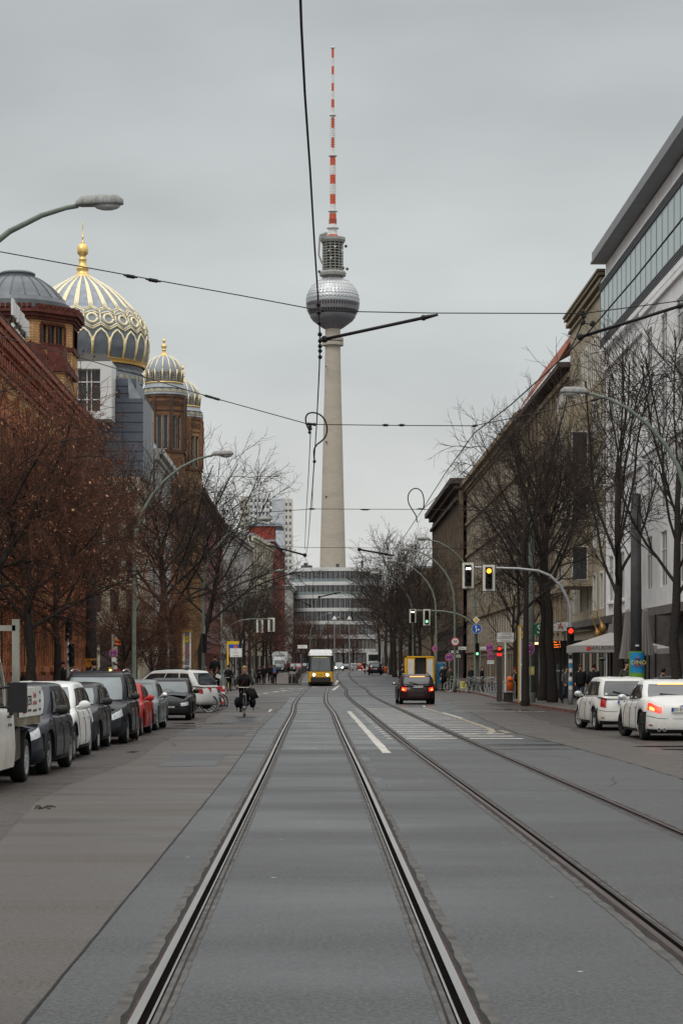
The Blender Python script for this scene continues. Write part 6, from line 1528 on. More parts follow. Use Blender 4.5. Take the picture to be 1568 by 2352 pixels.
for i in range(9):
    zt = .7+i*.2; b.use((WPO, PBL, SBOARD, INK)[i % 4]); b.lathe([(.112, zt), (.112, zt+.16)], n=6, a0=-2.6+rg.random()*.6, a1=-1.2+rg.random()*.5)
b.build('sticker', None, t)
d = 158.0; x0 = X(1093, d); zz = lambda v: Z(v, d)-.1-gz(d); xx = lambda u: X(u, d)-x0
t = arm_mast('far right signal mast with a green lit signal on its curved arm', x0, d-.3, [(0, 0, 0), (0, 0, .5), (0, 0, 2.6), (0, 0, zz(1450)), (xx(1088), 0, zz(1436)), (xx(1070), 0, zz(1420)), (xx(1045), 0, zz(1409)), (xx(1015), 0, zz(1404)), (xx(985), 0, zz(1403)), (xx(945), 0, zz(1402))], [.13, .12, .11, .09, .08, .075, .07, .06, .055, .05], GREENP)
signal_head(t, xx(947), -.1, zz(1415), (0, WLIT), bar=True, w_=.56, h_=1.1, sc=.95); signal_head(t, xx(979), -.1, zz(1418), (2, GLIT), w_=.56, h_=1.22)
signal_head(t, xx(1094), -.24, zz(1492), (2, GLIT), board=False, sc=1.0)
b = MB(); b.box(xx(1001), -.1, zz(1415), xx(1010), .2, zz(1409)); b.build('camera', SBL, t)
d = 178.0; x0 = X(509, d); zz = lambda v: Z(v, d)-.1-gz(d); xx = lambda u: X(u, d)-x0
t = arm_mast('left signal mast seen from behind with two cream signal boards on its arm', x0, d, [(0, 0, 0), (0, 0, .5), (0, 0, 2.6), (xx(512), 0, zz(1475)), (xx(517), 0, zz(1459)), (xx(526), 0, zz(1442)), (xx(540), 0, zz(1430)), (xx(556), 0, zz(1424.5)), (xx(575), 0, zz(1422)), (xx(622), 0, zz(1422))], [.13, .12, .11, .09, .08, .075, .07, .06, .055, .05], GREENP)
for u, v in ((596.5, 1437), (623, 1435)):
    b = MB(); b.box(xx(u)-.28, -.02, zz(v)-.56, xx(u)+.28, .02, zz(v)+.56); b.build('backboard', SBOARD, t)
    b = MB(); b.box(xx(u)-.11, -.2, zz(v)-.45, xx(u)+.11, -.021, zz(v)+.45); b.box(xx(u)-.05, -.24, zz(v)-.40, xx(u)+.05, -.2, zz(v)+.40); b.build('signal_housing', mat('signal_back', (.06, .065, .07), .5), t)
b = MB(); b.tube([(0, 0, zz(1475)), (0, 0, zz(1388))], .085, 8); b.build('upper_pole', GREENP, t)
t = arm_mast('black signal head seen from the side on the left lamp post', X(470, 127), 127, [(0, 0, 2.3), (0, 0, 4.1)], .03, GREENP, 'traffic_signal')
signal_head(t, .12, 0, 3.1, None, board=False, sc=1.2); t.rotation_euler.z = PI*.62
t = arm_mast('thin post with black signal boxes between the two near brown trees', X(156.6, 84), 84, [(0, 0, 0), (0, 0, 3.0)], [.06, .05], GALV)
signal_head(t, .1, .1, 2.15, None, board=False, sc=.95).location.z = 0; signal_head(t, .02, .1, 3.1, None, board=False, sc=.9)
# ---------------------------------------------------------------- signs
SRED = mat('sign_red', (.60, .04, .035), .45, var=.1); SBLU = mat('sign_blue', (.02, .11, .50), .45, var=.1); SWHT = mat('sign_white', (.76, .76, .74), .45, var=.06); SYEL = mat('sign_yellow', (.80, .50, .03), .45); SGRY = mat('sign_back', (.22, .23, .24), .5)
def disc(b, m, r, y, z, r0=0.0, n=24, ax=1.0, x=0.0):
    b.use(m); b.lathe([(r0, y), (r, y)], (0, 0, 0), n, 'y') if False else None
    k = len(b.v)
    for j in range(n):
        a = 2*PI*j/n; b.v.append((x+r*ax*math.cos(a), y, z+r*math.sin(a)))
    b.face(range(k, k+n))
def sign_post(label, u, d, vf=None, h=2.6, r=.03, m=GALV, name='street_sign', cat='street sign', grp=None, rz=0.0):
    t = thing(name, label, cat, (X(u, d), d, gz(d)+.1), grp, rz=rz); b = MB(); b.tube([(0, 0, 0), (0, 0, h)], r, 8); b.build('post', m, t); return t
def face_sign(t, x, z, parts, y=-.05, ax=1.0, name='sign_face'):
    b = MB(); r = parts[0][1]; b.use(SGRY); b.lathe([(0, .02), (r, .02), (r, 0), (0, 0)], (x, y, z), 24, 'y')
    if ax != 1.0: b.v = [(x+(v[0]-x)*ax, v[1], v[2]) for v in b.v]
    for i, (m, r) in enumerate(parts): disc(b, m, r, y-.004*(i+1), z, ax=ax, x=x)
    return b.build(name, None, t)
def nostop(t, x, z, r, y=-.05, ax=1.0, arrow=True):
    o = face_sign(t, x, z, [(SWHT, r), (SRED, r*.96), (SBLU, r*.78)], y, ax); b = MB()
    for s in (-1, 1): b.obox((x, y-.022, z), (.7*ax, 0, .7*s), (0, 1, 0), (-.7*s*ax, 0, .7), r*.8, .003, r*.10)
    b.build('red_cross', SRED, o)
    if arrow: 
        b = MB()
        for s in (-1, 1): b.prism([(x-.3*r*ax, z+s*r*.5-.05*r), (x+.3*r*ax, z+s*r*.5), (x-.3*r*ax, z+s*r*.5+.1*r)], y-.03, y-.026, 'xz')
        b.build('arrow', SWHT, o)
d = 106.5; t = sign_post('oval looking no-stopping sign on the thick lamp pole at the right', 1217, 105, h=2.9, r=.03); nostop(t, -.03, Z(1490, 105)-.1, .30, -.08, .74)
t = sign_post('pair of no-stopping signs above a white plate on one grey post', 1126, 118, h=2.9); zz = lambda v: Z(v, 118)-.1
nostop(t, -.05, zz(1488.6), .265, ax=.8); nostop(t, 0, zz(1508), .19, ax=.85); b = MB(); b.box(-.19, -.06, zz(1525.6), .19, -.04, zz(1517.5)); pl_ = b.build('plate', SWHT, t); text(pl_, 'Mo-Fr 7-19 h', .07, (0, -.065, zz(1521)), INK)
t = sign_post('round no-stopping sign on a post beside the speed limit lamp', 1031.5, 157, h=2.9); nostop(t, 0, Z(1512, 157)-.15, .29)
t = sign_post('round no-stopping sign before the far lamp and yellow van', 928+0+15, 190, h=3.2) if False else sign_post('round no-stopping sign above the yellow box van', 998, 163, h=3.4); nostop(t, 0, Z(1491, 163)-.2, .24, ax=.8)
t = sign_post('round no-stopping sign on a thin post before the cream stone building', 258.5, 92, h=3.1); nostop(t, .05, Z(1500, 92)-.1, .17); b = MB(); b.box(-.02, -.06, Z(1520, 92)-.1, .16, -.04, Z(1510, 92)-.1); b.build('plate', SWHT, t)
t = thing('speed_limit_sign', 'round white speed limit sign reading 30 with red rim', 'street sign', (X(1044.7, 154.6), 154.6, gz(155)+.1)); face_sign(t, 0, Z(1475, 154.6)-.17, [(SRED, .30), (SWHT, .235)]); text(t, '30', .30, (0, -.075, Z(1475, 154.6)-.17), INK)
t = thing('arrow_sign', 'round blue sign with white straight on and right turn arrows', 'street sign', (X(1094, 157.2), 157.2, gz(157)+.1)); z0 = Z(1445.7, 157.2)-.17; fo = face_sign(t, 0, z0, [(SWHT, .35), (SBLU, .33)])
b = MB(); b.box(-.075, -.085, z0-.24, -.015, -.07, z0+.12); b.prism([(-.14, z0+.1), (.05, z0+.1), (-.045, z0+.27)], -.085, -.07, 'xz'); b.box(-.015, -.085, z0-.10, .12, -.07, z0-.045); b.prism([(.1, z0-.17), (.1, z0+.03), (.24, z0-.07)], -.085, -.07, 'xz'); b.build('arrows', SWHT, fo)
t = thing('priority_sign', 'yellow and white diamond priority sign above the blue arrow sign', 'street sign', (X(1093, 157.2), 157.2, gz(157)+.1)); z0 = Z(1425.5, 157.2)-.17
b = MB()
for m_, r_, y_ in ((SGRY, .27, 0), (SWHT, .265, -.012), (SYEL, .16, -.02)): b.use(m_); b.prism([(-r_, z0), (0, z0-r_), (r_, z0), (0, z0+r_)], y_-.01, y_+.002, 'xz')
b.build('sign_face', None, t); b = MB(); b.tube([(0, .03, z0-.9), (0, .03, z0+.1)], .03, 6); b.build('bracket', GALV, t)
def board(t, x, z, w_, h, s, m=SWHT, sz=.1, y=-.05, name='panel', tm=None, ax='CENTER'):
    b = MB(); b.box(x-w_/2, y, z-h/2, x+w_/2, y+.03, z+h/2); o = b.build(name, m, t)
    for i, ln in enumerate(s): text(o, ln, sz, (x, y-.005, z+h/2-h*(i+.5)/len(s)), tm or INK, name='lettering', depth=.002)
    return o
t = sign_post('white street name sign left of the signal mast', 1052, 155.5, h=3.0, r=.035); board(t, X(1061, 155)-X(1052, 155), Z(1491, 155.5)-.15, .58, .22, ['Tucholskystr.'], sz=.1); board(t, -.25, Z(1499, 155.5)-.15, .5, .18, ['Oranienb. Str.'], sz=.08); board(t, -.05, Z(1509, 155.5)-.15, .4, .2, ['Taxi'], sz=.09)
t = sign_post('white street name sign right of the signal mast', 1102, 157.4, h=3.0, r=.035); board(t, .2, Z(1491, 157)-.15, .46, .20, ['Linienstr.'], sz=.1)
t = sign_post('white direction sign board with two lettered panels', 1160, 114, h=Z(1454, 114)-.1, r=.045, m=SWHT); zq = lambda v: Z(v, 114)-.1
board(t, 0, zq(1459), .86, .25, ['^  Alexanderplatz', '    Hackescher Markt'], sz=.085); board(t, 0, zq(1469.5), .86, .25, ['Bahnhof Friedrich-  >', 'Friedrichstrasse'], sz=.085)
t = thing('grey_sign', 'grey diamond and round sign backs seen from behind on the left mast', 'street sign', (X(512, 176.5), 176.5, gz(176)+.1)); z0 = Z(1474, 176.5)-.3
b = MB(); b.prism([(-.27, z0), (0, z0-.27), (.27, z0), (0, z0+.27)], -.02, 0, 'xz'); b.build('diamond_back', SGRY, t); b = MB(); b.lathe([(0, -.02), (.3, -.02), (.3, 0)], (0, 0, Z(1508, 176.5)-.3), 20, 'y'); b.build('round_back', mat('dark_sign_back', (.06, .06, .065), .5), t)
t = thing('warning_beacon', 'narrow red and white striped beacon post on the left kerb edge', 'beacon', (X(513, 100), 100, gz(100))); b = MB()
for i in range(6): b.use(SRED if i % 2 == 0 else SWHT); b.box(-.07, -.03, .12+i*.14, .07, .03, .26+i*.14)
b.use(SGRY); b.box(-.05, -.02, .95, .05, .02, 1.5); b.build('panel', None, t); b = MB(); b.box(-.2, -.12, 0, .2, .12, .11); b.build('foot', RUBBER, t)
# bus stop panel with timetable
def stop_panel(label, x, y, z0, w_, h, rz=0.0):
    t = thing('timetable_panel', label, 'bus stop', (x, y, z0), 'tram stop timetable panels', rz=rz); b = MB()
    b.box(-w_/2-.07, -.06, 0, -w_/2, .06, h); b.box(-w_/2-.07, -.06, h-.0, w_/2+.07, .06, h+.09); b.build('yellow_frame', mat('worn_yellow', (.50, .30, .04), .5, var=.15), t)
    b = MB(); b.box(-w_/2, -.05, .1, -w_/2+.08, .05, h); b.box(w_/2-.08, -.05, .1, w_/2, .05, h); b.box(-w_/2+.08, -.05, h*.5, w_/2-.08, .05, h*.5+.06); b.box(-w_/2+.08, -.05, .1, w_/2-.08, .05, .2); b.build('frame', SWHT, t)
    b = MB(); b.box(-w_/2+.06, -.02, .15, w_/2-.06, .02, h-.02); pn = b.build('glass', mat('notice_grey', (.20, .22, .215), .3, var=.25, scale=2), t)
    b = MB(); b.use(SYEL); b.lathe([(0, -.04), (.2, -.04), (.2, -.02)], (0, 0, h-.35), 18, 'y'); b.use(mat('sign_green', (.02, .16, .07), .5)); b.lathe([(.17, -.043), (.2, -.043)], (0, 0, h-.35), 18, 'y'); b.build('stop_symbol', None, t); text(t, 'H', .26, (0, -.05, h-.35), MATS['sign_green'])
    b = MB()
    for i in range(5): b.box(-w_/2+.12, -.03, h-.75-i*.14, w_/2-.12, -.022, h-.70-i*.14)
    b.build('red_lines', SRED, pn)
    return t
stop_panel('yellow framed stop timetable panel on the right pavement', X(1199, 104), 104, .12, .30, Z(1441, 104)-.12); stop_panel('yellow framed stop timetable panel on the left pavement', X(430, 112), 112, .12, .40, Z(1450, 108)-.1)
# litter bins
ORG_ = mat('orange_plastic', (.70, .13, .02), .4, coat=.3, var=.08)
def bin_(label, x, y, z0, sc=1.0):
    t = thing('litter_bin', label, 'litter bin', (x, y, z0), 'orange litter bins'); b = MB(); b.tube([(.17, .1, 0), (.17, .1, 1.2)], .03, 6); b.build('post', GALV, t)
    b = MB(); n = 16; b.lathe([(.10, .42), (.155, .43), (.16, .9), (.15, 1.0), (.11, 1.07), (.0, 1.10)], n=n); b.v = [(v[0]*1.0, v[1]*.75, v[2]) for v in b.v]; b.build('bin', ORG_, t, smooth=True)
    b = MB(); b.box(-.10, -.135, .86, .10, -.11, .92); b.build('slot', INK, t); t.scale = (sc, sc, sc); return t
bin_('bright orange litter bin beside the bus stop panel', X(1170.5, 107), 107, .22, 1.05); bin_('small orange litter bin near the far right kerb', X(885, 262), 262, gz(262)+.1, 1.1)
t = thing('utility_box', 'low dark box below the orange litter bin', 'cabinet', (X(1167, 107.4), 107.4, .12)); b = MB(); b.box(-.22, 0, 0, .22, .4, .42); b.build('cabinet', SHOPD, t); b = MB(); b.box(-.24, -.02, .42, .24, .42, .46); b.build('lid', BLACK, t)
# dark pillar with red lit pedestrian signal
t = thing('information_pillar', 'tall dark pillar with a red lamp and glowing red band on top', 'pillar', (X(1146, 108), 108, .12)); zq = lambda v: Z(v, 108)-.12
b = MB(); b.box(-.13, -.1, 0, .13, .1, zq(1507)); b.build('column', mat('pillar_brown', (.07, .06, .055), .5, var=.15), t); b = MB(); b.box(-.12, -.11, zq(1507), .12, .08, zq(1500)); b.build('red_band', mat('red_glow', (.9, .03, .03), .4, emit=.7), t)
b = MB(); b.box(-.1, -.1, zq(1500), .1, .1, zq(1484)); b.build('signal_housing', SBL, t); b = MB(); b.lathe([(0, -.01), (.08, 0)], (0, -.105, zq(1490)), 10, 'y'); b.build('lamp', RLIT, t)
# LED displays
def led(label, u0, u1, v0, v1, d, rows):
    t = thing('led_display', label, 'display', (X((u0+u1)/2, d), d, 0)); xw = X(u1, d)-X(u0, d); b = MB(); b.box(-xw/2, -.05, Z(v1, d), xw/2, .1, Z(v0, d)); b.build('case', INK, t)
    b = MB(); b.tube([(xw*.3, .12, .1), (xw*.3, .12, Z(v0, d))], .04, 6); b.build('post', BLACK, t); m = mat('led_orange', (1, .2, .02), .4, emit=2.5, var=0)
    for i, r in enumerate(rows): text(t, r, (Z(v0, d)-Z(v1, d))/len(rows)*.75, (0, -.06, Z(v0+(v1-v0)*(i+.5)/len(rows), d)), m, name='led_text')
    return t
led('dark tram departure display with orange letters behind the black tree trunks', 1251, 1296, 1472, 1489, 116, ['M1 Mitte    2', 'M5 Zingster 4', 'M1 Rosenth  7']); led('small orange departure display seen between the left trees', 264, 281, 1467, 1483, 118, ['M1 2', 'M5 5'])
# S-Bahn sign, pharmacy sign
t = thing('railway_sign', 'round green sign with a white letter S behind the tree trunks', 'sign', (X(1238, 118), 118, 0)); b = MB(); b.use(MATS['sign_green']); b.lathe([(0, -.04), (.36, -.04), (.36, .04), (0, .04)], (0, 0, Z(1446, 118)), 24, 'y'); b.build('disc', None, t); text(t, 'S', .66, (0, -.05, Z(1446, 118)), SWHT); b = MB(); b.tube([(0, .08, .1), (0, .08, Z(1446, 118))], .04, 6); b.build('post', GREENP, t)
t = thing('pharmacy_sign', 'white box sign with a red pharmacy letter A', 'sign', (X(1288, 120), 120, 0)); b = MB(); b.box(X(1271, 120)-X(1288, 120), -.06, Z(1449, 120), X(1304, 120)-X(1288, 120), .1, Z(1429, 120)); b.build('box', SWHT, t); text(t, 'A', .46, (-.05, -.07, Z(1439, 120)), SRED, depth=.02); b = MB(); b.tube([(.2, .05, .1), (.2, .05, Z(1449, 120))], .04, 6); b.build('post', BLACK, t)
t = thing('kiosk_sign', 'glowing cream sign strip over the dark kiosk behind the trunks', 'sign', (X(1231, 119), 119, 0)); b = MB(); b.box(-.25, -.03, Z(1480.5, 119), .22, .03, Z(1475, 119)); b.build('lit_panel', mat('lit_cream', (1, .8, .45), .5, emit=1.2), t)
t = thing('kiosk', 'dark glazed kiosk entrance behind the black trunks at the tram stop', 'kiosk', (X(1262, 120.5), 120.5, .12)); b = MB(); b.box(-1.5, 0, 0, 1.6, 2.5, Z(1481, 120.5)-.12); b.build('body', SHOPD, t); b = MB(); b.box(-1.6, -.25, Z(1481, 120)-.1, 1.7, 2.6, Z(1472, 120)-.1); b.build('roof', BLACK, t)
b = MB(); b.box(-.6, -.03, .5, .5, 0, 1.9); b.build('window', GLASSM, t); text(t, 'www', .25, (.55, -.05, Z(1545, 120)), SWHT)
# advertising column, yellow signs
t = thing('advertising_board', 'blue advertising board with a figure beside the yellow van', 'advertisement', (X(1012.5, 162), 162, gz(162)+.1)); b = MB(); b.box(-.36, 0, .1, .36, .3, 2.05); b.build('case', SGRY, t); b = MB(); b.box(-.3, -.02, .5, .3, 0, 1.95); b.build('poster', PBL, t)
b = MB(); b.ball((.03, -.03, 1.6), .09, 8, (1, .2, 1)); b.prism([(-.08, .7), (.14, .7), (.13, 1.1), (.17, 1.5), (-.1, 1.5), (-.07, 1.1)], -.035, -.022, 'xz'); b.build('printed_figure', WPO, t)
t = thing('yellow_notice', 'small yellow notice board near the parked bicycles', 'sign', (X(1063.5, 153), 153, .15)); b = MB(); b.box(-.22, 0, .25, .22, .03, .75); b.build('board', mat('notice_yellow', (.60, .56, .16), .5), t); b = MB(); b.tube([(-.15, .02, 0), (-.15, .02, .3)], .02, 5); b.tube([(.15, .02, 0), (.15, .02, .3)], .02, 5); b.build('legs', GALV, t); text(t, 'HIER', .12, (0, -.01, .6), INK); text(t, 'offen', .1, (0, -.01, .42), INK)
t = thing('advertising_sign', 'yellow and blue shop advertisement on a yellow post at the left', 'advertisement', (X(537, 170), 170, gz(170)+.1)); zq = lambda v: Z(v, 170)-.1-gz(170); b = MB(); b.box(-.42, 0, zq(1480), .42, .08, zq(1472.5)); b.build('yellow_panel', PYE, t); b = MB(); b.box(-.42, .0, zq(1490), .42, .08, zq(1480.3)); b.build('blue_panel', SBLU, t); b = MB(); b.box(0, -.02, zq(1488), .3, -.001, zq(1483)); b.build('orange_mark', ORG_, t); b = MB(); b.box(-.52, -.05, 0, -.4, .08, zq(1473)); b.build('post', SYEL, t)
t = sign_post('pale grey direction board on a thin post left of the cyclist', 542, 168, h=Z(1489, 168)-.2, r=.035); board(t, 0, Z(1499, 168)-.25, .9, .66, ['Dom', 'Museum', 'Reichstag'], sz=.1)
t = sign_post('white sign plate at the far end of the bollards', 691, 215, h=2.2+.6, r=.03); board(t, .05, Z(1488, 215)-.35, .95, .34, [''], sz=.1) if False else board(t, .15, Z(1488, 215)-.35, .95, .34, ['P'], sz=.2)
t = thing('banner', 'blue election banner with a face on the left railing', 'banner', (X(323, 92), 92, .12)); b = MB(); b.box(-.28, 0, .75, .27, .02, 1.12); b.build('cloth', SBLU, t); b = MB(); b.ball((0.02, -.005, .92), .07, 8, (1, .2, 1.2)); b.build('printed_face', mat('printed_skin', (.42, .25, .18), .6), t); b = MB(); b.box(-.3, 0, 0, -.28, .03, 1.2); b.box(.27, 0, 0, .29, .03, 1.2); b.build('posts', GALV, t)
t = thing('banner', 'small blue and white banner just right of the election banner', 'banner', (X(364, 96), 96, .12)); b = MB(); b.box(-.1, 0, .8, .12, .02, 1.15); b.build('cloth', SBLU, t); b = MB(); b.box(-.12, .0, 0, -.1, .03, 1.2); b.build('post', GALV, t)
t = thing('shop_board', 'small red menu board by the cream stone building', 'sign', (X(270, 112), 112, .12)); b = MB(); b.box(-.2, 0, .3, .22, .05, 1.6); b.build('frame', SRED, t); b = MB(); b.box(-.13, -.01, .5, .15, 0, 1.5); b.build('menu', CREAM, t)
t = thing('display_case', 'lit cream display case by the cream stone building', 'display case', (X(254, 110), 110, .12)); b = MB(); b.box(-.1, 0, .2, .1, .1, 1.7); b.build('frame', SYEL, t); b = MB(); b.box(-.06, -.01, .8, .06, 0, 1.6); b.build('lit_panel', MATS['lit_cream'], t)
# bollards, low wall
bol = thing('bollard', 'x', 'bollard', group='dark bollards across the brown pavement'); b = MB(); b.lathe([(.15, 0), (.15, .8), (.13, .88), (.13, .9), (.0, .95)], n=12); b.build('post', mat('bollard_dark', (.05, .047, .045), .5, var=.3), bol); b = MB(); b.lathe([(.153, .70), (.153, .76)], n=12); b.build('band', SGRY, bol)
for i, (u, lb) in enumerate(((589, 'leftmost dark bollard, partly behind the cyclist'), (626, 'dark bollard in front of the person with the blue backpack'), (665.5, 'dark bollard beside the low wall'), (674, 'bollard touching the front end of the low wall'))):
    o = bol if i == 0 else dup(bol); o.location = (X(u, 208), 208+i*.3, gz(208)+.1); o['label'] = lb
t = thing('low_wall', 'low dark ramp wall beside the track left of the tram', 'wall', (-4.7, 250, gz(250))); ORG[t.name] = (-4.7, 250, gz(250)); b = MB()
for (ya, yb) in ((208, 230), (230, 260), (260, 300), (300, 345)):
    xa, xb = interp(ya, kw)-.55, interp(yb, kw)-.55; b.add([(xa, ya, gz(ya)), (xa+.25, ya, gz(ya)), (xb+.25, yb, gz(yb)), (xb, yb, gz(yb)), (xa, ya, gz(ya)+1.15), (xa+.25, ya, gz(ya)+1.15), (xb+.25, yb, gz(yb)+1.1), (xb, yb, gz(yb)+1.1)], [(0, 1, 5, 4), (1, 2, 6, 5), (2, 3, 7, 6), (3, 0, 4, 7), (4, 5, 6, 7)])
b.build('wall', mat('wall_dark', (.045, .038, .036), .7, var=.3), t)
# railings
def railing(label, x0, y0, x1, y1, z, n=6, h=.95, m=GALV):
    t = thing('railing', label, 'railing', (x0, y0, z)); b = MB(); L = Vector((x1-x0, y1-y0, 0))
    for i in range(n+1): q = L*i/n; b.tube([q, q+Vector((0, 0, h))], .02, 5)
    b.tube([(0, 0, h), tuple(L+Vector((0, 0, h)))], .025, 5); b.tube([(0, 0, h*.5), tuple(L+Vector((0, 0, h*.5)))], .02, 5); b.build('rails', m, t)
railing('grey railing behind the right hand bicycles', X(1078, 152), 152, X(1140, 152), 150, .12, 8); railing('grey bar railing between the pillar and the bus stop', X(1132, 111), 111, X(1186, 109), 110, .12, 5)
railing('dark railing by the pedestrians at the left corner', X(482, 118), 118, X(508, 135), 140, .12, 8)
# parasols
CANV = mat('canvas_grey', (.20, .185, .175), .85, var=.15, scale=2, stretch=(1, 1, .3)); CANL = mat('canvas_pale', (.33, .31, .295), .85, var=.1, scale=2)
t = thing('parasol', 'wide open pale parasol with a lettered valance at the cafe', 'parasol', (X(1413, 82), 83, .12)); zq = lambda v: Z(v, 83)-.12; xq = lambda u: X(u, 83)-X(1413, 83)
hw = -xq(1320); b = MB(); 
E = [(-hw, -1.1, zq(1483)), (hw*1.0, -1.1, zq(1483)), (hw*1.0, 2.0, zq(1483)), (-hw, 2.0, zq(1483))]; T_ = (0, .4, zq(1452))
b.add(E+[T_], [(0, 1, 4), (1, 2, 4), (2, 3, 4), (3, 0, 4)]); b.build('canopy', CANL, t)
b = MB()
for p, q in zip(E, E[1:]+E[:1]): b.quad(p, q, (q[0], q[1], q[2]-.26), (p[0], p[1], p[2]-.26))
v_ = b.build('valance', CANL, t); text(v_, 'MARLBORO', .2, (-hw*.35, -1.11, zq(1489)), mat('valance_print', (.08, .07, .07), .7)); b = MB(); b.box(-hw*.72, -1.115, zq(1494), -hw*.62, -1.105, zq(1487)); b.build('red_patch', SRED, v_)
b = MB(); b.tube([(0, .4, 0), (0, .4, zq(1452))], .035, 8); b.build('pole', BLACK, t)
t = thing('parasol', 'second open parasol at the right of the poster mast', 'parasol', (X(1512, 84), 84, .12)); b = MB(); h2 = .42; zq = lambda v: Z(v, 84)-.12
b.add([(-h2-.1, -1, zq(1492)), (h2-.05, -1, zq(1488)), (h2-.05, 1, zq(1488)), (-h2-.1, 1, zq(1492)), (-h2+.05, 0, zq(1476))], [(0, 1, 4), (1, 2, 4), (2, 3, 4), (3, 0, 4)]); b.quad((-h2-.1, -1, zq(1492)), (h2-.05, -1, zq(1488)), (h2-.05, -1, zq(1501)), (-h2-.1, -1, zq(1503))); b.build('canopy', CANL, t); b = MB(); b.tube([(-h2+.05, 0, 0), (-h2+.05, 0, zq(1476))], .03, 6); b.build('pole', BLACK, t)
for i, (u, d, v0, v1, lb) in enumerate(((1441, 79, 1399, 1513, 'tall folded grey parasol just left of the thick mast'), (1481, 79, 1396, 1505, 'tall folded grey parasol just right of the thick mast'), (1412, 86, 1412, 1462, 'folded grey parasol behind the open parasol and the tree trunk'))):
    t = thing('parasol', lb, 'parasol', (X(u, d), d, .12), 'folded parasols'); b = MB(); n = 14; za, zb_ = Z(v1, d)-.12, Z(v0, d)-.12
    b.lathe([(.02, zb_), (.09, zb_-.1), (.13, zb_-.6), (.2, za+.5), (.27, za), (.2, za+.02)], n=28); b.v = [(v[0]*(1+.22*((k % 28) % 2)), v[1]*(1+.22*((k % 28) % 2)), v[2]) for k, v in enumerate(b.v)]; b.build('canopy', CANV, t); b = MB(); b.tube([(0, 0, 0), (0, 0, za+.1)], .03, 6); b.build('pole', BLACK, t)
GOLDB = mat('dull_gold', (.30, .17, .05), .4, metal=.5, var=.5, scale=6)
for i, (u, v0, v1, lb) in enumerate(((1369, 1412, 1470, 'left golden gourd shaped ornament with a curled neck'), (1380, 1398, 1457, 'right golden gourd shaped ornament, the higher one'))):
    t = thing('golden_ornament', lb, 'ornament', (X(u, 92), 92, 0), 'golden hanging ornaments'); zt, zb_ = Z(v0, 92), Z(v1, 92); b = MB()
    b.tube([(-.22, 0, zt), (-.14, 0, zt-.12), (-.18, 0, zt-.28), (-.08, 0, zt-.42), (-.05, 0, zt-.5), (0, 0, zt-.6), (.03, 0, zt-.72), (.06, 0, zb_+.25), (.05, 0, zb_+.05), (.05, 0, zb_)], [.012, .03, .03, .03, .035, .06, .12, .16, .10, .02], 10); b.build('body', GOLDB, t, smooth=True)
    b = MB(); b.tube([(-.22, 0, zt), (-.22, .4, zt+.3), (-.22, 3, zt+.5)], .012, 4); b.build('cord', WIRE, t)
# cafe clutter
t = thing('cafe_screen', 'grey cafe screen wall with posts behind the folded parasols', 'screen', (X(1530, 90), 90, .12)); b = MB(); b.box(-1.9, 0, 0, 1.6, .06, Z(1415, 90)-.1); b.build('panel', mat('screen_grey', (.10, .092, .088), .7, var=.25), t)
b = MB(); [b.box(-1.9+i*.7, -.04, 0, -1.84+i*.7, -.003, Z(1413, 90)-.1) for i in range(6)]; b.build('posts', BLACK, t)
t = thing('gas_heater', 'slim green patio heater in front of the cafe', 'patio heater', (X(1382, 87), 87, .12)); b = MB(); b.lathe([(.12, 0), (.12, .6), (.02, .62), (.02, 1.9), (.1, 1.95), (.18, 2.0), (0, 2.08)], n=10); b.build('heater', mat('dark_green', (.02, .05, .035), .5), t)
# ---------------------------------------------------------------- overhead wires
def wire(name, label, cat, pts, r, group=None, parent=None, part='cable'):
    pts = [Vector(p) for p in pts]
    t = thing(name, label, cat, tuple(pts[0]), group, world=True); b = MB(); b.tube(pts, r, 6); b.build(part, WIRE, t, smooth=True); return t
W1 = [(690, 0), (692, 60), (700, 215), (712, 390), (722, 560), (730, 680), (735, 780)]
c1 = []; 
for u, v in W1: dd_ = 3.82*F/(HV-v); c1.append((X(u, dd_), dd_, CH+3.82))
c1 = [(c1[0][0]-.02, 6, CH+3.9)]+c1
for u, v in ((733, 850), (727, 975), (718, 1110), (707, 1250), (701, 1283)): dd_ = 3.82*F/(HV-v); c1.append((X(u, dd_), dd_, CH+3.82))
for y_, x_ in ((88, -1.1), (110, -1.45), (139, -1.75), (190, -1.9), (240, -2.4)): c1.append((x_, y_, CH+3.86+gz(y_)))
w1 = wire('contact_wire', 'thick overhead contact wire running above the left track from the top edge', 'wire', c1, .0085)
b = MB()
for v in (700, 718, 742, 768, 783, 795, 806, 820): dd_ = 3.82*F/(HV-v); x_ = interp(v, [(a[1], a[0]) for a in W1]); b.ball((X(x_, dd_), dd_, CH+3.82), .028, 6, (1, 1.6, 1))
b.build('clamp', WIRE, w1)
c2 = []
for u, v in ((1568, 500), (1456, 640), (1340, 775), (1250, 860), (1172, 930), (1088, 995), (1020, 1090), (970, 1170), (935, 1222), (905, 1262)): dd_ = 3.82*F/(HV-v); c2.append((X(u, dd_), dd_, CH+3.82))
c2 = [(3.0, 5, CH+3.9)]+c2
for y_, x_ in ((90, 1.75), (115, 1.4), (150, 1.1), (205, .8), (254, .3)): c2.append((x_, y_, CH+3.86+gz(y_)))
w2 = wire('contact_wire', 'overhead contact wire running above the right track from the right edge', 'wire', c2, .009)
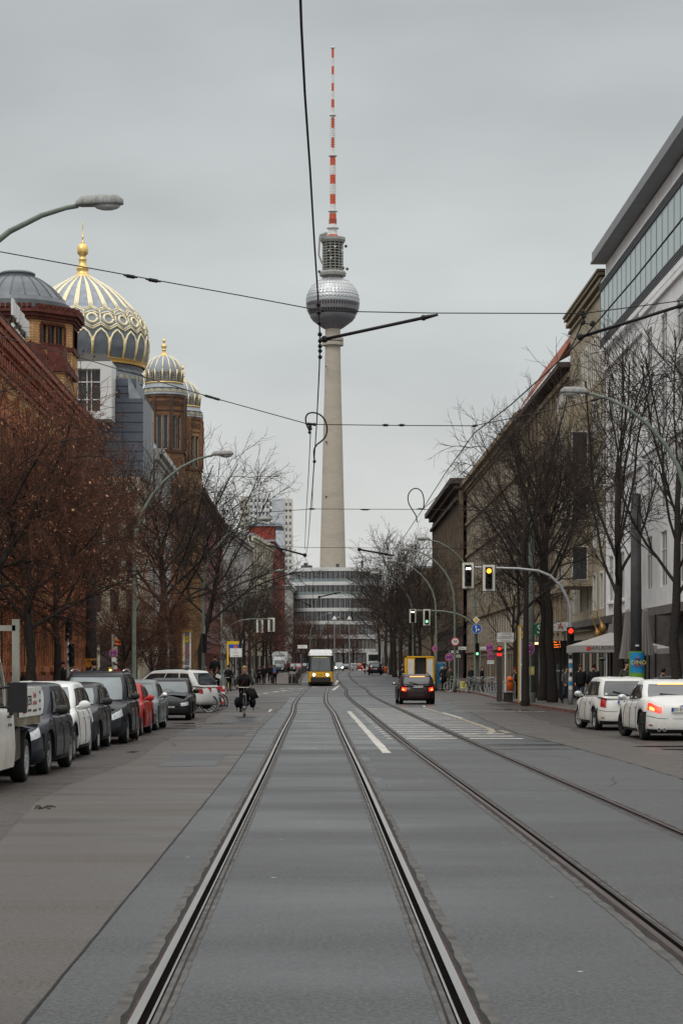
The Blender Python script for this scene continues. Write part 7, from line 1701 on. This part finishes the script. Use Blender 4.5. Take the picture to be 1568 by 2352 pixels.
def span(label, P, r=.006, knots=()):
    pts = [at(u, v, d) for u, v, d in P]; t = wire('span_wire', label, 'wire', pts, r, 'span wires across the street'); b = MB()
    for (u, v, d, l) in knots:
        c = at(u, v, d); tt = None
        for a, e_ in zip(P, P[1:]):
            if a[0] <= u <= e_[0]: tt = (at(*e_)-at(*a)).normalized()
        tt = tt or Vector((1, 0, 0)); b.tube([c-tt*l, c-tt*l*.6, c-tt*l*.55, c+tt*l*.55, c+tt*l*.6, c+tt*l], [.008, .012, .022, .022, .012, .008], 6)
    if knots: b.build('tensioner', WIRE, t)
span('span wire passing in front of the tower sphere, left end high', [(-180, 548, 24), (0, 578, 24), (300, 633, 24.5), (560, 680, 25), (735, 713, 25), (830, 716, 25), (990, 719, 25), (1338, 720, 25), (1568, 690, 25), (1800, 655, 25)], .0062, ((300, 635, 24.5, .08), (352, 644, 24.5, .09), (737, 713, 25, .05), (1338, 721, 25, .05)))
span('span wire crossing the tower shaft above the loop cable', [(-200, 700, 40), (0, 772, 38), (180, 820, 36), (480, 911, 35), (700, 972, 34), (735, 975, 34), (900, 977, 34), (1088, 978, 34), (1300, 935, 34), (1568, 868, 34), (1700, 835, 34)], .0068, ((480, 911, 35, .13), (497, 916, 35, .1), (885, 976.5, 34, .06), (922, 976.5, 34, .06), (712, 974, 34, .08), (1090, 978, 34, .05), (1365, 918, 34, .09)))
span('span wire below, meeting the second loop cable', [(400, 1187, 53), (560, 1180, 52.5), (715, 1169, 52), (960, 1170, 52), (1100, 1172, 52), (1200, 1160, 52.5), (1330, 1140, 53)], .0075, ((716, 1169, 52, .1), (838, 1170.5, 52, .12), (966, 1169, 52, .1)))
span('faint lowest span wire over the curved office', [(470, 1243, 70), (700, 1257.5, 70), (960, 1259, 70), (1150, 1262, 70)], .008)
# arms
def arm(label, a, b_, r, grp='pull-off arms'):
    t = thing('registration_arm', label, 'arm', tuple(a), grp, world=True); b = MB(); b.tube([a, b_], r, 8); b.build('tube', WIRE, t, smooth=True)
    b = MB(); b.ball(a, r*2.2, 8); b.ball(b_, r*1.8, 8); e_ = (Vector(b_)-Vector(a)).normalized(); b.tube([Vector(b_), Vector(b_)+e_*r*9], [r*1.5, r*.7], 6); b.build('clamp', WIRE, t); return t
arm('long dark arm in front of the tower flange', at(745, 779, 25), at(972, 730, 24.6), .019); arm('dark arm at the upper right edge', at(1332, 774, 25), at(1560, 703, 24.6), .019)
arm('small arm above the red house', at(700, 1275, 70), at(637, 1258, 70), .03); arm('small arm over the far right trees', at(825, 1262, 70), at(886, 1273, 70), .03)
arm('tiny arm over the curved office', at(733, 1371, 120), at(770, 1363, 120), .035); arm('tiny arm left over the white houses', at(712, 1391, 130), at(684, 1378, 130), .035)
def loop(label, P, d, r): 
    pts = [at(u, v, d) for u, v in P]; Q = []
    for i in range(len(pts)-1):
        p0 = pts[max(i-1, 0)]; p1, p2 = pts[i], pts[i+1]; p3 = pts[min(i+2, len(pts)-1)]
        for j in range(5):
            s = j/5; Q.append(.5*((2*p1)+(p2-p0)*s+(2*p0-5*p1+4*p2-p3)*s*s+(3*p1-p0-3*p2+p3)*s**3))
    Q.append(pts[-1]); wire('loop_cable', label, 'cable', Q, r, 'loop cables')
loop('thick looped jumper cable before the tower shaft', [(711, 990), (704, 975), (702, 960), (708, 950), (722, 948), (738, 955), (748, 970), (751, 987), (747, 1003), (737, 1014), (727, 1022), (721, 1035), (722, 1058)], 36, .013)
loop('looped jumper cable hanging right of the tower', [(972, 1168), (973, 1148), (968, 1130), (957, 1122), (945, 1125), (937, 1138), (938, 1155), (947, 1172), (955, 1185), (957, 1200)], 52, .013)
wire('feeder_wire', 'thin second wire dropping from the loop cable to the lower span', 'wire', [at(713, 992, 34.5), at(709, 1080, 41), at(703, 1180, 52), at(700, 1262, 69)], .007)
wire('feeder_wire', 'thin wire from the second span down to the third', 'wire', [at(722, 1058, 40), at(718, 1120, 46), at(717, 1168, 52)], .007)
wire('feeder_wire', 'thin diagonal wire on the right between the arm and the loop', 'wire', [at(1338, 738, 25.5), at(1320, 780, 27), at(1302, 815, 28)], .008)
wire('feeder_wire', 'thin diagonal wire joining the right contact wire', 'wire', [at(972, 1168, 52), at(1060, 1095, 45), at(1172, 985, 38), at(1345, 880, 34)], .007) if False else wire('feeder_wire', 'thin diagonal wire joining the right contact wire', 'wire', [at(972, 1168, 52), at(1010, 1135, 48), at(1088, 1062, 42), at(1100, 1045, 40.5)], .007)
t = thing('insulator', 'cluster of small insulators and hooks on the right span wire', 'insulator', tuple(at(1338, 735, 25)), world=True); b = MB()
for u, v in ((1338, 716), (1340, 727), (1339, 738), (1337, 742), (1358, 745), (1361, 741)): b.ball(at(u, v, 25), .028, 6)
b.tube([at(1338, 712, 25), at(1337, 742, 25), at(1358, 745, 25)], .008, 5); b.build('fittings', WIRE, t)
t = thing('insulator', 'dark clamps where the loop cable meets the second span wire', 'insulator', tuple(at(712, 980, 34)), world=True); b = MB()
for u, v in ((709, 974), (722, 975), (713, 985), (711, 993), (722, 1060), (712, 980)): b.ball(at(u, v, 34), .028, 6)
b.build('fittings', WIRE, t)
# ---------------------------------------------------------------- people
SKIN = mat('skin', (.42, .24, .17), .55, var=.06)
CLOTH = {n: mat(n + '_cloth', c, .85, var=.25, scale=9) for n, c in dict(black=(.012, .012, .014), navy=(.02, .025, .045), jean=(.035, .05, .09), grey=(.07, .07, .072), brown=(.06, .04, .03), beige=(.17, .14, .10), mauve=(.17, .12, .14), darkred=(.16, .02, .02), olive=(.05, .05, .035), white=(.5, .5, .48)).items()}
HAIRS = {'dark': mat('dark_hair', (.02, .014, .01), .7), 'blond': mat('blond_hair', (.36, .24, .11), .7), 'brown': mat('brown_hair', (.09, .05, .03), .7), 'beanie': mat('black_beanie', (.012, .012, .013), .9), 'redcap': mat('red_cap', (.22, .015, .02), .9), 'grey': mat('grey_hair', (.2, .19, .18), .7)}
def pose(kind):
    """joints in metres; the figure looks towards -Y"""
    J = dict(pel=(0, 0, .93), sp=(0, 0, 1.15), ch=(0, 0, 1.36), nk=(0, -.01, 1.50), hd=(0, -.03, 1.64))
    if kind == 'walk':
        J.update(kneeL=(.10, -.16, .52), ankL=(.10, -.22, .09), toeL=(.10, -.38, .05), kneeR=(-.10, .02, .50), ankR=(-.10, .30, .14), toeR=(-.10, .20, .03), elL=(.26, .10, 1.10), haL=(.25, -.05, .88), elR=(-.26, -.06, 1.10), haR=(-.24, -.24, .92))
    elif kind == 'stand':
        J.update(kneeL=(.10, -.02, .50), ankL=(.11, 0, .09), toeL=(.13, -.16, .04), kneeR=(-.10, -.01, .50), ankR=(-.11, .02, .09), toeR=(-.13, -.14, .04), elL=(.27, .03, 1.11), haL=(.25, -.08, .88), elR=(-.27, .03, 1.11), haR=(-.24, -.09, .88))
    elif kind == 'hold':
        J.update(kneeL=(.10, -.02, .50), ankL=(.11, 0, .09), toeL=(.13, -.16, .04), kneeR=(-.10, -.01, .50), ankR=(-.11, .02, .09), toeR=(-.13, -.14, .04), elL=(.25, -.02, 1.12), haL=(.10, -.28, 1.16), elR=(-.25, -.02, 1.12), haR=(-.08, -.28, 1.14))
    else:  # cycle, seated on the saddle
        J = dict(pel=(0, .14, 1.0), sp=(0, .09, 1.20), ch=(0, .0, 1.40), nk=(0, -.05, 1.535), hd=(0, -.09, 1.67))
        J.update(kneeL=(.12, -.26, .92), ankL=(.13, -.12, .50), toeL=(.13, -.26, .44), kneeR=(-.12, -.14, .66), ankR=(-.13, -.06, .24), toeR=(-.13, -.21, .19), elL=(.30, -.22, 1.20), haL=(.25, -.46, 1.10), elR=(-.30, -.22, 1.20), haR=(-.25, -.46, 1.10))
    cx = Vector(J['ch']); J['shL'] = tuple(cx+Vector((.17, 0, .03))); J['shR'] = tuple(cx+Vector((-.17, 0, .03)))
    pv = Vector(J['pel']); J['hipL'] = tuple(pv+Vector((.09, 0, -.03))); J['hipR'] = tuple(pv+Vector((-.09, 0, -.03)))
    return {k: Vector(v) for k, v in J.items()}
BODYC = {}
def body_mesh(kind):
    if kind in BODYC: return BODYC[kind]
    J = pose(kind); names = ['pel', 'sp', 'ch', 'nk', 'shL', 'elL', 'haL', 'shR', 'elR', 'haR', 'hipL', 'kneeL', 'ankL', 'toeL', 'hipR', 'kneeR', 'ankR', 'toeR']
    rad = dict(pel=.12, sp=.11, ch=.12, nk=.05, shL=.055, elL=.04, haL=.026, shR=.055, elR=.04, haR=.026, hipL=.085, kneeL=.055, ankL=.038, toeL=.032, hipR=.085, kneeR=.055, ankR=.038, toeR=.032)
    ed = [('pel', 'sp'), ('sp', 'ch'), ('ch', 'nk'), ('ch', 'shL'), ('shL', 'elL'), ('elL', 'haL'), ('ch', 'shR'), ('shR', 'elR'), ('elR', 'haR'), ('pel', 'hipL'), ('hipL', 'kneeL'), ('kneeL', 'ankL'), ('ankL', 'toeL'), ('pel', 'hipR'), ('hipR', 'kneeR'), ('kneeR', 'ankR'), ('ankR', 'toeR')]
    V = [J[n] for n in names]; E = [(names.index(a), names.index(b_)) for a, b_ in ed]; Rr = [rad[n] for n in names]
    # head: neck -> skull, chin, nose
    def add(p, r, par): V.append(Vector(p)); Rr.append(r); E.append((par, len(V)-1)); return len(V)-1
    hd = J['hd']; h0 = add(hd+Vector((0, 0, -.05)), .066, names.index('nk')); h1 = add(hd+Vector((0, .005, .05)), .082, h0); add(hd+Vector((0, -.055, -.075)), .030, h0); 
    for s in ('L', 'R'):
        w_ = names.index('ha'+s); d_ = (J['ha'+s]-J['el'+s]).normalized(); sx = 1 if s == 'L' else -1; cr = Vector((sx, 0, 0)); cr = (cr-d_*cr.dot(d_)).normalized(); cu = d_.cross(cr)*sx
        pm = add(J['ha'+s]+d_*.06, .030, w_)
        for i in range(4):
            k = (i-1.5)*.019; ln = (.068, .078, .074, .058)[i]; a = add(J['ha'+s]+d_*.095+cu*k, .0095, pm); bb = add(J['ha'+s]+d_*(.095+ln*.6)+cu*k-cr*.012, .0085, a); add(J['ha'+s]+d_*(.095+ln*.9)+cu*k-cr*.035, .0075, bb)
        th = add(J['ha'+s]+d_*.045+cu*.035-cr*.01, .011, pm); add(J['ha'+s]+d_*.085+cu*.052-cr*.022, .009, th)
    me = bpy.data.meshes.new('sk'); me.from_pydata([tuple(v) for v in V], E, []); o = bpy.data.objects.new('sk', me); C.objects.link(o)
    sm = o.modifiers.new('s', 'SKIN'); ly = me.skin_vertices[0].data if me.skin_vertices else None
    if ly is None:
        bpy.context.view_layer.objects.active = o; ly = me.skin_vertices.new(name='').data if hasattr(me.skin_vertices, 'new') else None
    if ly:
        for i, r in enumerate(Rr): ly[i].radius = (r, r); ly[i].use_root = (i == 0)
    sb = o.modifiers.new('b', 'SUBSURF'); sb.levels = 1; sb.render_levels = 1
    dg = bpy.context.evaluated_depsgraph_get(); m2 = bpy.data.meshes.new_from_object(o.evaluated_get(dg)); bpy.data.objects.remove(o)
    m2.name = 'person'; m2.materials.clear(); m2.materials.append(SKIN); m2.polygons.foreach_set('use_smooth', [True]*len(m2.polygons))
    BODYC[kind] = m2; return m2
CLO = {}
def clothes(kind, coat_len, coat, tr_, hair, hm, bulk=1.0, boots=None):
    key = (kind, coat_len, coat, tr_, hair, hm, bulk)
    if key in CLO: return CLO[key]
    J = pose(kind); out = {}
    b = MB(); b.tube([J['hipL'].lerp(J['hipR'], .5)+Vector((0, 0, -.04-coat_len)), J['pel'], J['sp'], J['ch'], J['ch'].lerp(J['nk'], .75)], [.155*bulk+coat_len*.08, .165*bulk, .15*bulk, .175*bulk, .075], 14)
    b.v = [(v[0]*1.18, v[1], v[2]) for v in b.v]
    for s in 'LR': b.tube([J['ch'].lerp(J['sh'+s], .4), J['sh'+s]+Vector((0, 0, .01)), J['sh'+s].lerp(J['el'+s], .5), J['el'+s], J['el'+s].lerp(J['ha'+s], .9)], [.09, .088*bulk, .07*bulk, .062*bulk, .045*bulk], 9)
    b.tube([J['nk']+Vector((0, 0, -.05)), J['nk']+Vector((0, 0, .03))], [.085, .068], 10)
    out['jacket'] = b.mesh('jacket', CLOTH[coat], True)
    b = MB()
    for s in 'LR': b.tube([J['hip'+s]+Vector((0, 0, .05)), J['hip'+s]+Vector((0, 0, -.05)), J['knee'+s], J['knee'+s].lerp(J['ank'+s], .9)], [.10, .105, .073, .055], 9)
    out['trousers'] = b.mesh('trousers', CLOTH[tr_], True)
    b = MB()
    for s in 'LR': b.tube([J['ank'+s]+Vector((0, .05, -.03)), J['ank'+s]+Vector((0, -.02, -.02)), J['toe'+s]+Vector((0, 0, .0)), J['toe'+s]+Vector((0, -.05, .0))], [.04, .05, .045, .025], 8)
    out['shoes'] = b.mesh('shoes', CLOTH['black'], True)
    b = MB(); hd = J['hd']
    b.ball(hd+Vector((0, .022, .052)), .098, 12, (.93, 1.05, 1.0))
    if hm == 'long': b.tube([hd+Vector((0, .06, .05)), hd+Vector((0, .08, -.05)), hd+Vector((0, .06, -.16))], [.09, .085, .05], 8)
    if hm == 'bun': b.ball(hd+Vector((0, .10, .04)), .04, 8); b.tube([hd+Vector((.075, .0, .05)), hd+Vector((.08, .02, -.03))], [.03, .015], 6); b.tube([hd+Vector((-.075, .0, .05)), hd+Vector((-.08, .02, -.03))], [.03, .015], 6)
    b.v = [(x, max(y, hd.y+.0) if z < hd.z+.045 else max(y, hd.y-.06), z) for x, y, z in b.v]
    out['hair'] = b.mesh('hair', HAIRS[hair], True)
    b = MB(); b.ball(hd+Vector((0, -.088, .0)), .018, 6, (.7, 1, 1.3)); out['nose'] = b.mesh('nose', SKIN, True)
    b = MB()
    for sx in (-1, 1): b.ball(hd+Vector((sx*.03, -.078, .028)), .011, 6)
    b.box(hd.x-.024, hd.y-.087, hd.z-.047, hd.x+.024, hd.y-.07, hd.z-.039); out['eyes_and_mouth'] = b.mesh('eyes_and_mouth', HAIRS['dark'])
    b = MB()
    for sx in (-1, 1): b.ball(hd+Vector((sx*.08, .01, .0)), .024, 6, (.4, .7, 1.2))
    out['ears'] = b.mesh('ears', SKIN, True)
    CLO[key] = out; return out
def person(label, u, d, rz=0.0, kind='walk', coat='black', tr_='navy', hair='dark', hm='short', H=1.75, coat_len=.05, z=None, bulk=1.0, x=None):
    o = bpy.data.objects.new('person', body_mesh(kind)); C.objects.link(o); o['label'] = label; o['category'] = 'person'
    o.location = (X(u, d) if x is None else x, d, gz(d)+.12 if z is None else z); o.rotation_euler.z = rz; o.scale = (H/1.76,)*3
    for k, me in clothes(kind, coat_len, coat, tr_, hair, hm, bulk).items():
        c = bpy.data.objects.new(k, me); C.objects.link(c); c.parent = o
    return o
def bag(o, kind, m, loc, sz):
    t = thing(kind, '', 'bag'); return t
P_ = person
P_('person in black beanie and dark coat facing the street beside the thin signal post', 145, 100, .15, 'stand', 'black', 'black', 'beanie', H=1.84, coat_len=.3, z=.2)
P_('blond woman in a mauve coat looking down beside the person in the beanie', 164.5, 99, .5, 'hold', 'mauve', 'navy', 'blond', 'long', 1.66, z=.2)
P_('big person seen from behind with dark hair before the orange poster', 217, 72, PI+.5, 'stand', 'navy', 'black', 'dark', H=1.86, bulk=1.25, z=.13)
P_('person in a dark hood behind the thick tree trunk at the left', 66, 70, .3, 'stand', 'black', 'black', 'beanie', H=1.66, bulk=1.35)
P_('brown haired person just right of the orange poster', 233, 98, -.8, 'stand', 'brown', 'black', 'brown', 'long', 1.64)
P_('person in a black jacket standing high behind the left mast, seen from behind', 494, 132, PI, 'stand', 'black', 'black', 'dark', H=1.80, z=.75, bulk=1.15)
P_('person in a grey hooded jacket at the left corner', 472, 124, .9, 'stand', 'grey', 'navy', 'grey', H=1.70)
P_('short person with reddish hair and dark coat at the left corner', 486, 126, -.4, 'stand', 'brown', 'black', 'brown', 'long', H=1.56)
pp = P_('person in dark clothes holding a white sheet of paper', 498, 128, .6, 'hold', 'black', 'black', 'brown', H=1.68)
t = thing('paper_sheet', 'white sheet of paper held by the person at the left corner', 'paper', (X(502, 127.4), 127.4, 1.32)); b = MB(); b.obox((0, 0, 0), (.9, 0, -.35), (.3, .3, .9), (.1, -.9, .3), .16, .11, .002); b.build('sheet', PLATE, t)
P_('dark coated person with a bicycle seen from behind left of the cyclist', 525, 150, PI, 'stand', 'black', 'black', 'dark', H=1.80, coat_len=.2)
P_('person with a dark red scarf walking on the brown pavement', 595, 196, .2, 'hold', 'black', 'brown', 'grey', H=1.70, coat_len=.3)
P_('tall person in a dark jacket walking beside the one with the scarf', 606, 196, -.1, 'walk', 'black', 'navy', 'dark', H=1.80)
P_('dark clothed person in front of the white truck', 620, 216, .2, 'stand', 'black', 'black', 'dark', H=1.80)
bp_ = P_('person walking away with a blue backpack by the bollards', 631, 200, PI, 'walk', 'navy', 'black', 'dark', H=1.74)
t = thing('backpack', 'blue and orange backpack on the person by the bollards', 'backpack', (X(630.5, 199.8), 199.72, gz(200)+1.2)); b = MB(); b.ball((0, 0, .1), .2, 10, (.85, .5, 1.25)); b.build('bag', mat('backpack_blue', (.03, .10, .35), .6), t, smooth=True); b = MB(); b.ball((0, -.06, .02), .13, 8, (.7, .5, .9)); b.build('pocket', ORG_, t, smooth=True)
P_('worker in an orange vest at the far left roadside', 662, 300, .3, 'stand', 'darkred', 'black', 'dark', H=1.78)
P_('tall person in a long black coat by the blue advertising board', 1019, 158, .1, 'stand', 'black', 'black', 'dark', H=1.84, coat_len=.35)
P_('person with a red scarf and dark coat beside the pale bicycle', 1033, 156.5, .3, 'stand', 'olive', 'black', 'brown', 'long', 1.68, coat_len=.3)
P_('person in black behind the parked bicycles left of the signal mast', 1083, 158.5, -.3, 'stand', 'black', 'black', 'brown', H=1.74)
P_('curly brown haired person right of the signal mast', 1106, 153, 1.2, 'stand', 'black', 'brown', 'brown', 'long', 1.74)
P_('person in a red cap bending behind the orange litter bin', 1182, 118, -.9, 'hold', 'black', 'black', 'redcap', H=1.66)
P_('person in a red jacket inside the open yellow van', 966, 162, 0, 'stand', 'darkred', 'black', 'dark', H=1.5, z=.72)
P_('dark haired person in a black coat and jeans left of the red signal post', 1300, 103, .4, 'walk', 'grey', 'jean', 'dark', 'long', 1.72)
P_('man with receding hair in a black jacket and jeans right of the red signal post', 1332, 102, -.1, 'walk', 'black', 'jean', 'brown', H=1.80, bulk=1.12)
P_('person in black walking away past the cafe parasol', 1362, 98, PI-.3, 'walk', 'black', 'black', 'dark', H=1.82, bulk=1.1)
P_('man in an olive jacket looking up beside the poster mast', 1439, 76, .2, 'stand', 'olive', 'black', 'dark', H=1.74, z=.25)
P_('dark figure beside the car with the open door', 1522, 76, PI, 'stand', 'black', 'black', 'dark', H=1.62)
P_('small person far away by the right kerb', 944-20, 240, .4, 'stand', 'black', 'navy', 'dark', H=1.75)
P_('person in dark clothes beyond the advertising board', 1003, 185, .4, 'walk', 'black', 'black', 'dark', H=1.75)
P_('person at the edge of the van door opening near the kerb', 925, 165, PI, 'stand', 'black', 'black', 'dark', H=1.7)
# ---------------------------------------------------------------- bicycles (forward = +X)
BRED = mat('bicycle_red', (.45, .03, .03), .35, coat=.3); BBLK = mat('bicycle_black', (.02, .02, .022), .35); BGRN = mat('bicycle_pale_green', (.25, .34, .30), .4); ALU = mat('aluminium', (.5, .5, .5), .3, metal=.8)
def bike(label, m, loc, rz, rental=False, lean=0.0, group=None, pale=False, basket=False):
    t = thing('bicycle', label, 'bicycle', loc, group); t.rotation_euler = (lean, 0, rz); r = .34; wb = .53
    for nm, x in (('front_wheel', wb), ('rear_wheel', -wb)):
        b = MB(); n = 28; b.tube([(x+r*math.cos(2*PI*i/n), 0, r+r*math.sin(2*PI*i/n)) for i in range(n+1)], .019, 6, False); wo = b.build(nm, RUBBER if not pale else CREAM, t, smooth=True)
        b = MB(); b.tube([(x+(r-.025)*math.cos(2*PI*i/n), 0, r+(r-.025)*math.sin(2*PI*i/n)) for i in range(n+1)], .012, 5, False); b.tube([(x, -.04, r), (x, .04, r)], .022, 6)
        for i in range(14): a = 2*PI*i/14; b.tube([(x, .02*(-1)**i, r), (x+(r-.03)*math.cos(a), 0, r+(r-.03)*math.sin(a))], .0022, 3, False)
        b.build('rim', ALU, wo)
        b = MB(); a0 = .15*PI if x > 0 else .05*PI; b.tube([(x+(r+.035)*math.cos(a), 0, r+(r+.035)*math.sin(a)) for a in [a0+(PI*.95)*i/12 for i in range(13)]], .014, 5); b.build('mudguard', ALU if rental else BBLK, t)
    b = MB(); bb = (-.06, 0, .29); st = (-.22, 0, .80); ht = (.36, 0, .84); hb = (.40, 0, .66)
    tb = .035 if rental else .017
    b.tube([bb, st], .017, 6); b.tube([bb, hb], tb, 6)
    b.tube([(-.16, 0, .62) if rental else st, ht], tb*.9, 6)
    for s in (-1, 1): b.tube([(-wb, s*.05, r), bb], .010, 5); b.tube([(-wb, s*.05, r), (-.19, s*.01, .70)], .009, 5); b.tube([(wb, s*.05, r), hb], .013, 5)
    b.tube([hb, ht, (.35, 0, .96)], .02, 6); b.build('frame', m, t, smooth=True)
    b = MB(); b.tube([st, (-.25, 0, .93)], .013, 6); b.build('seat_post', ALU, t); b = MB(); b.ball((-.27, 0, .96), .09, 8, (1.35, .95, .4)); b.ball((-.13, 0, .96), .05, 8, (1.5, .6, .5)); b.build('saddle', BBLK, t, smooth=True)
    b = MB(); b.tube([(.34, 0, .96), (.38, 0, 1.04)], .014, 6); b.tube([(.24, -.28, 1.04), (.34, -.22, 1.06), (.38, 0, 1.05), (.34, .22, 1.06), (.24, .28, 1.04)], .012, 6); b.build('handlebar', ALU, t)
    b = MB(); b.lathe([(0, -.02), (.09, -.02), (.09, 0)], (-.06, -.04, .29), 14, 'y'); b.tube([(-.06, -.07, .29), (.08, -.07, .20)], .01, 5); b.tube([(-.06, .07, .29), (-.20, .07, .38)], .01, 5); b.box(.03, -.16, .18, .13, -.07, .21); b.box(-.25, .07, .37, -.15, .16, .40); b.build('cranks', BBLK, t)
    b = MB(); b.box(-.72, -.07, .73, -.36, .07, .745); b.tube([(-.55, .06, .73), (-wb, .06, r)], .007, 4); b.tube([(-.55, -.06, .73), (-wb, -.06, r)], .007, 4); b.build('carrier', BBLK if not rental else ALU, t)
    if rental: b = MB(); b.prism([(-.70, .48), (-.40, .48), (-.36, .70), (-.66, .70)], -.05, .05, 'xz'); b.build('lock_box', m, t); b = MB(); b.box(.42, -.12, .86, .62, .12, 1.0); b.build('front_rack', m, t)
    b = MB(); b.ball((.45, 0, .80), .035, 8); b.build('lamp', HLAMP, t)
    return t
for i, (u, d, lb) in enumerate(((449, 86.9, 'red rental bicycle nearest the black boxy saloon, front wheel fully visible'), (459, 88.7, 'second red rental bicycle of the rack row'), (468, 90.6, 'third red rental bicycle, half hidden in the row'), (476, 92.6, 'last red rental bicycle in the row, next to the striped beacon'))):
    bike(lb, BRED, (X(u, d), d, 0), .12+.03*i, True, .06, 'red rental bicycles')
bike('pale green bicycle standing side-on at the right corner', BGRN, (X(1047, 154), 154, .17), PI, pale=True)
bike('black bicycle leaning on the railing, left of the pair', BBLK, (X(1079, 150), 150, .15), -1.2, False, .1); bike('black bicycle with chrome parts right beside it, turned to the street', BBLK, (X(1088, 148.5), 148.5, .15), -1.35, False, -.08)
bike('silver handled bicycle facing the street near the no-stopping posts', BBLK, (X(1108, 146), 146, .15), -1.9, False, .1); bike('bicycle leaning against its neighbour by the no-stopping posts', BBLK, (X(1121, 145), 145, .15), -1.75, False, -.12)
bike('bicycle beside the grey pillar, mostly hidden', BBLK, (X(1132, 146), 146, .15), -1.5, False, .05)
bike('bicycle held by the dark coated person left of the cyclist', BBLK, (X(517, 149), 149, .12), -1.3)
bike('bicycle parked behind the thin young tree', BBLK, (X(535, 165), 165, .2), -1.2); bike('bicycle parked before the brick building behind the parked cars', BBLK, (X(110, 95), 95, .12), .2); bike('second bicycle parked before the brick building', BBLK, (X(185, 99), 99, .12), .1)
# the cyclist riding towards the camera
cy = 79.6; cxx = X(561.5, cy)
bike('black bicycle ridden towards the camera on the left lane', BBLK, (cxx, cy, 0), RZ+.0, basket=True)
cyc = person('blond woman in a black padded jacket riding the black bicycle towards the camera', 0, cy+.0, 0.0, 'cycle', 'black', 'black', 'blond', 'bun', 1.78, z=0, x=cxx, bulk=1.12)
b = MB(); b.tube([(.13, -.10, 1.42), (.0, -.17, 1.28), (-.14, -.12, 1.10)], .012, 5); b.build('red_strap', CLOTH['darkred'], cyc)
b = MB(); b.tube([(0, -.05, 1.49), (0, -.07, 1.55)], [.095, .08], 12); b.build('scarf', CLOTH['brown'], cyc, smooth=True)
t = thing('shopping_bag', 'black plastic bag swinging from the right of the handlebar', 'bag', (cxx+.30, cy-.42, .66)); b = MB(); b.add([(-.20, -.04, .36), (.08, -.04, .36), (.22, -.05, .05), (-.05, -.09, -.06), (-.2, .06, .32), (.08, .06, .32), (.24, .07, .02), (-.03, .09, -.06)], [(0, 1, 2, 3), (7, 6, 5, 4), (0, 4, 5, 1), (1, 5, 6, 2), (2, 6, 7, 3), (3, 7, 4, 0)]); b.build('bag', CLOTH['black'], t, smooth=True)
for sx, lb in ((-1, 'black pannier on the left of the ridden bicycle'), (1, 'black pannier on the right of the ridden bicycle')):
    t = thing('pannier', lb, 'bag', (cxx+sx*.27, cy+.5, .40)); b = MB(); b.ball((0, 0, .1), .17, 8, (.75, 1.1, 1.2)); b.build('bag', CLOTH['black'], t, smooth=True); b = MB(); b.tube([(0, 0, .05), (sx*.04, 0, -.12), (sx*.02, 0, -.22)], .012, 4); b.build('strap', CLOTH['black'], t)
# far cyclist
fb = bike('bicycle of the far rider right of the red car', BBLK, (X(837, 300), 300, gz(300)), PI/2); person('far cyclist in black riding away beside the distant cars', 0, 300.0, PI, 'cycle', 'black', 'black', 'dark', 'short', 1.8, z=gz(300), x=X(837, 300))
t = thing('rear_lamp', 'glowing red rear lamp on the far rider bicycle', 'lamp', (X(837, 299), 299.2, gz(300)+.62)); b = MB(); b.ball((0, 0, 0), .06, 8); b.build('lamp', TLIT, t)
# odd things on the ground
DEB = mat('wet_debris', (.03, .022, .015), .6, var=.4); rg = random.Random(4)
for (u, v, lb) in ((95, 1858, 'small dark twig heap lying near the flatbed van'), (300, 1729, 'small dark clump of leaves on the road by the parked cars'), (308, 1700, 'pale crumpled leaf near the people carrier wheel')):
    x, y_ = gp(u, v); b = MB()
    for i in range(6):
        a = rg.random()*PI; l_ = rg.uniform(.03, .09); c_ = (x+rg.uniform(-.12, .12), y_+rg.uniform(-.25, .25), .015); b.tube([(c_[0]-l_*math.cos(a), c_[1]-l_*math.sin(a), .012), (c_[0], c_[1], .03), (c_[0]+l_*math.cos(a), c_[1]+l_*math.sin(a), .012)], .008, 4)
    b.build('leaf_litter', DEB if u != 308 else LEAF2, label=lb, category='debris')
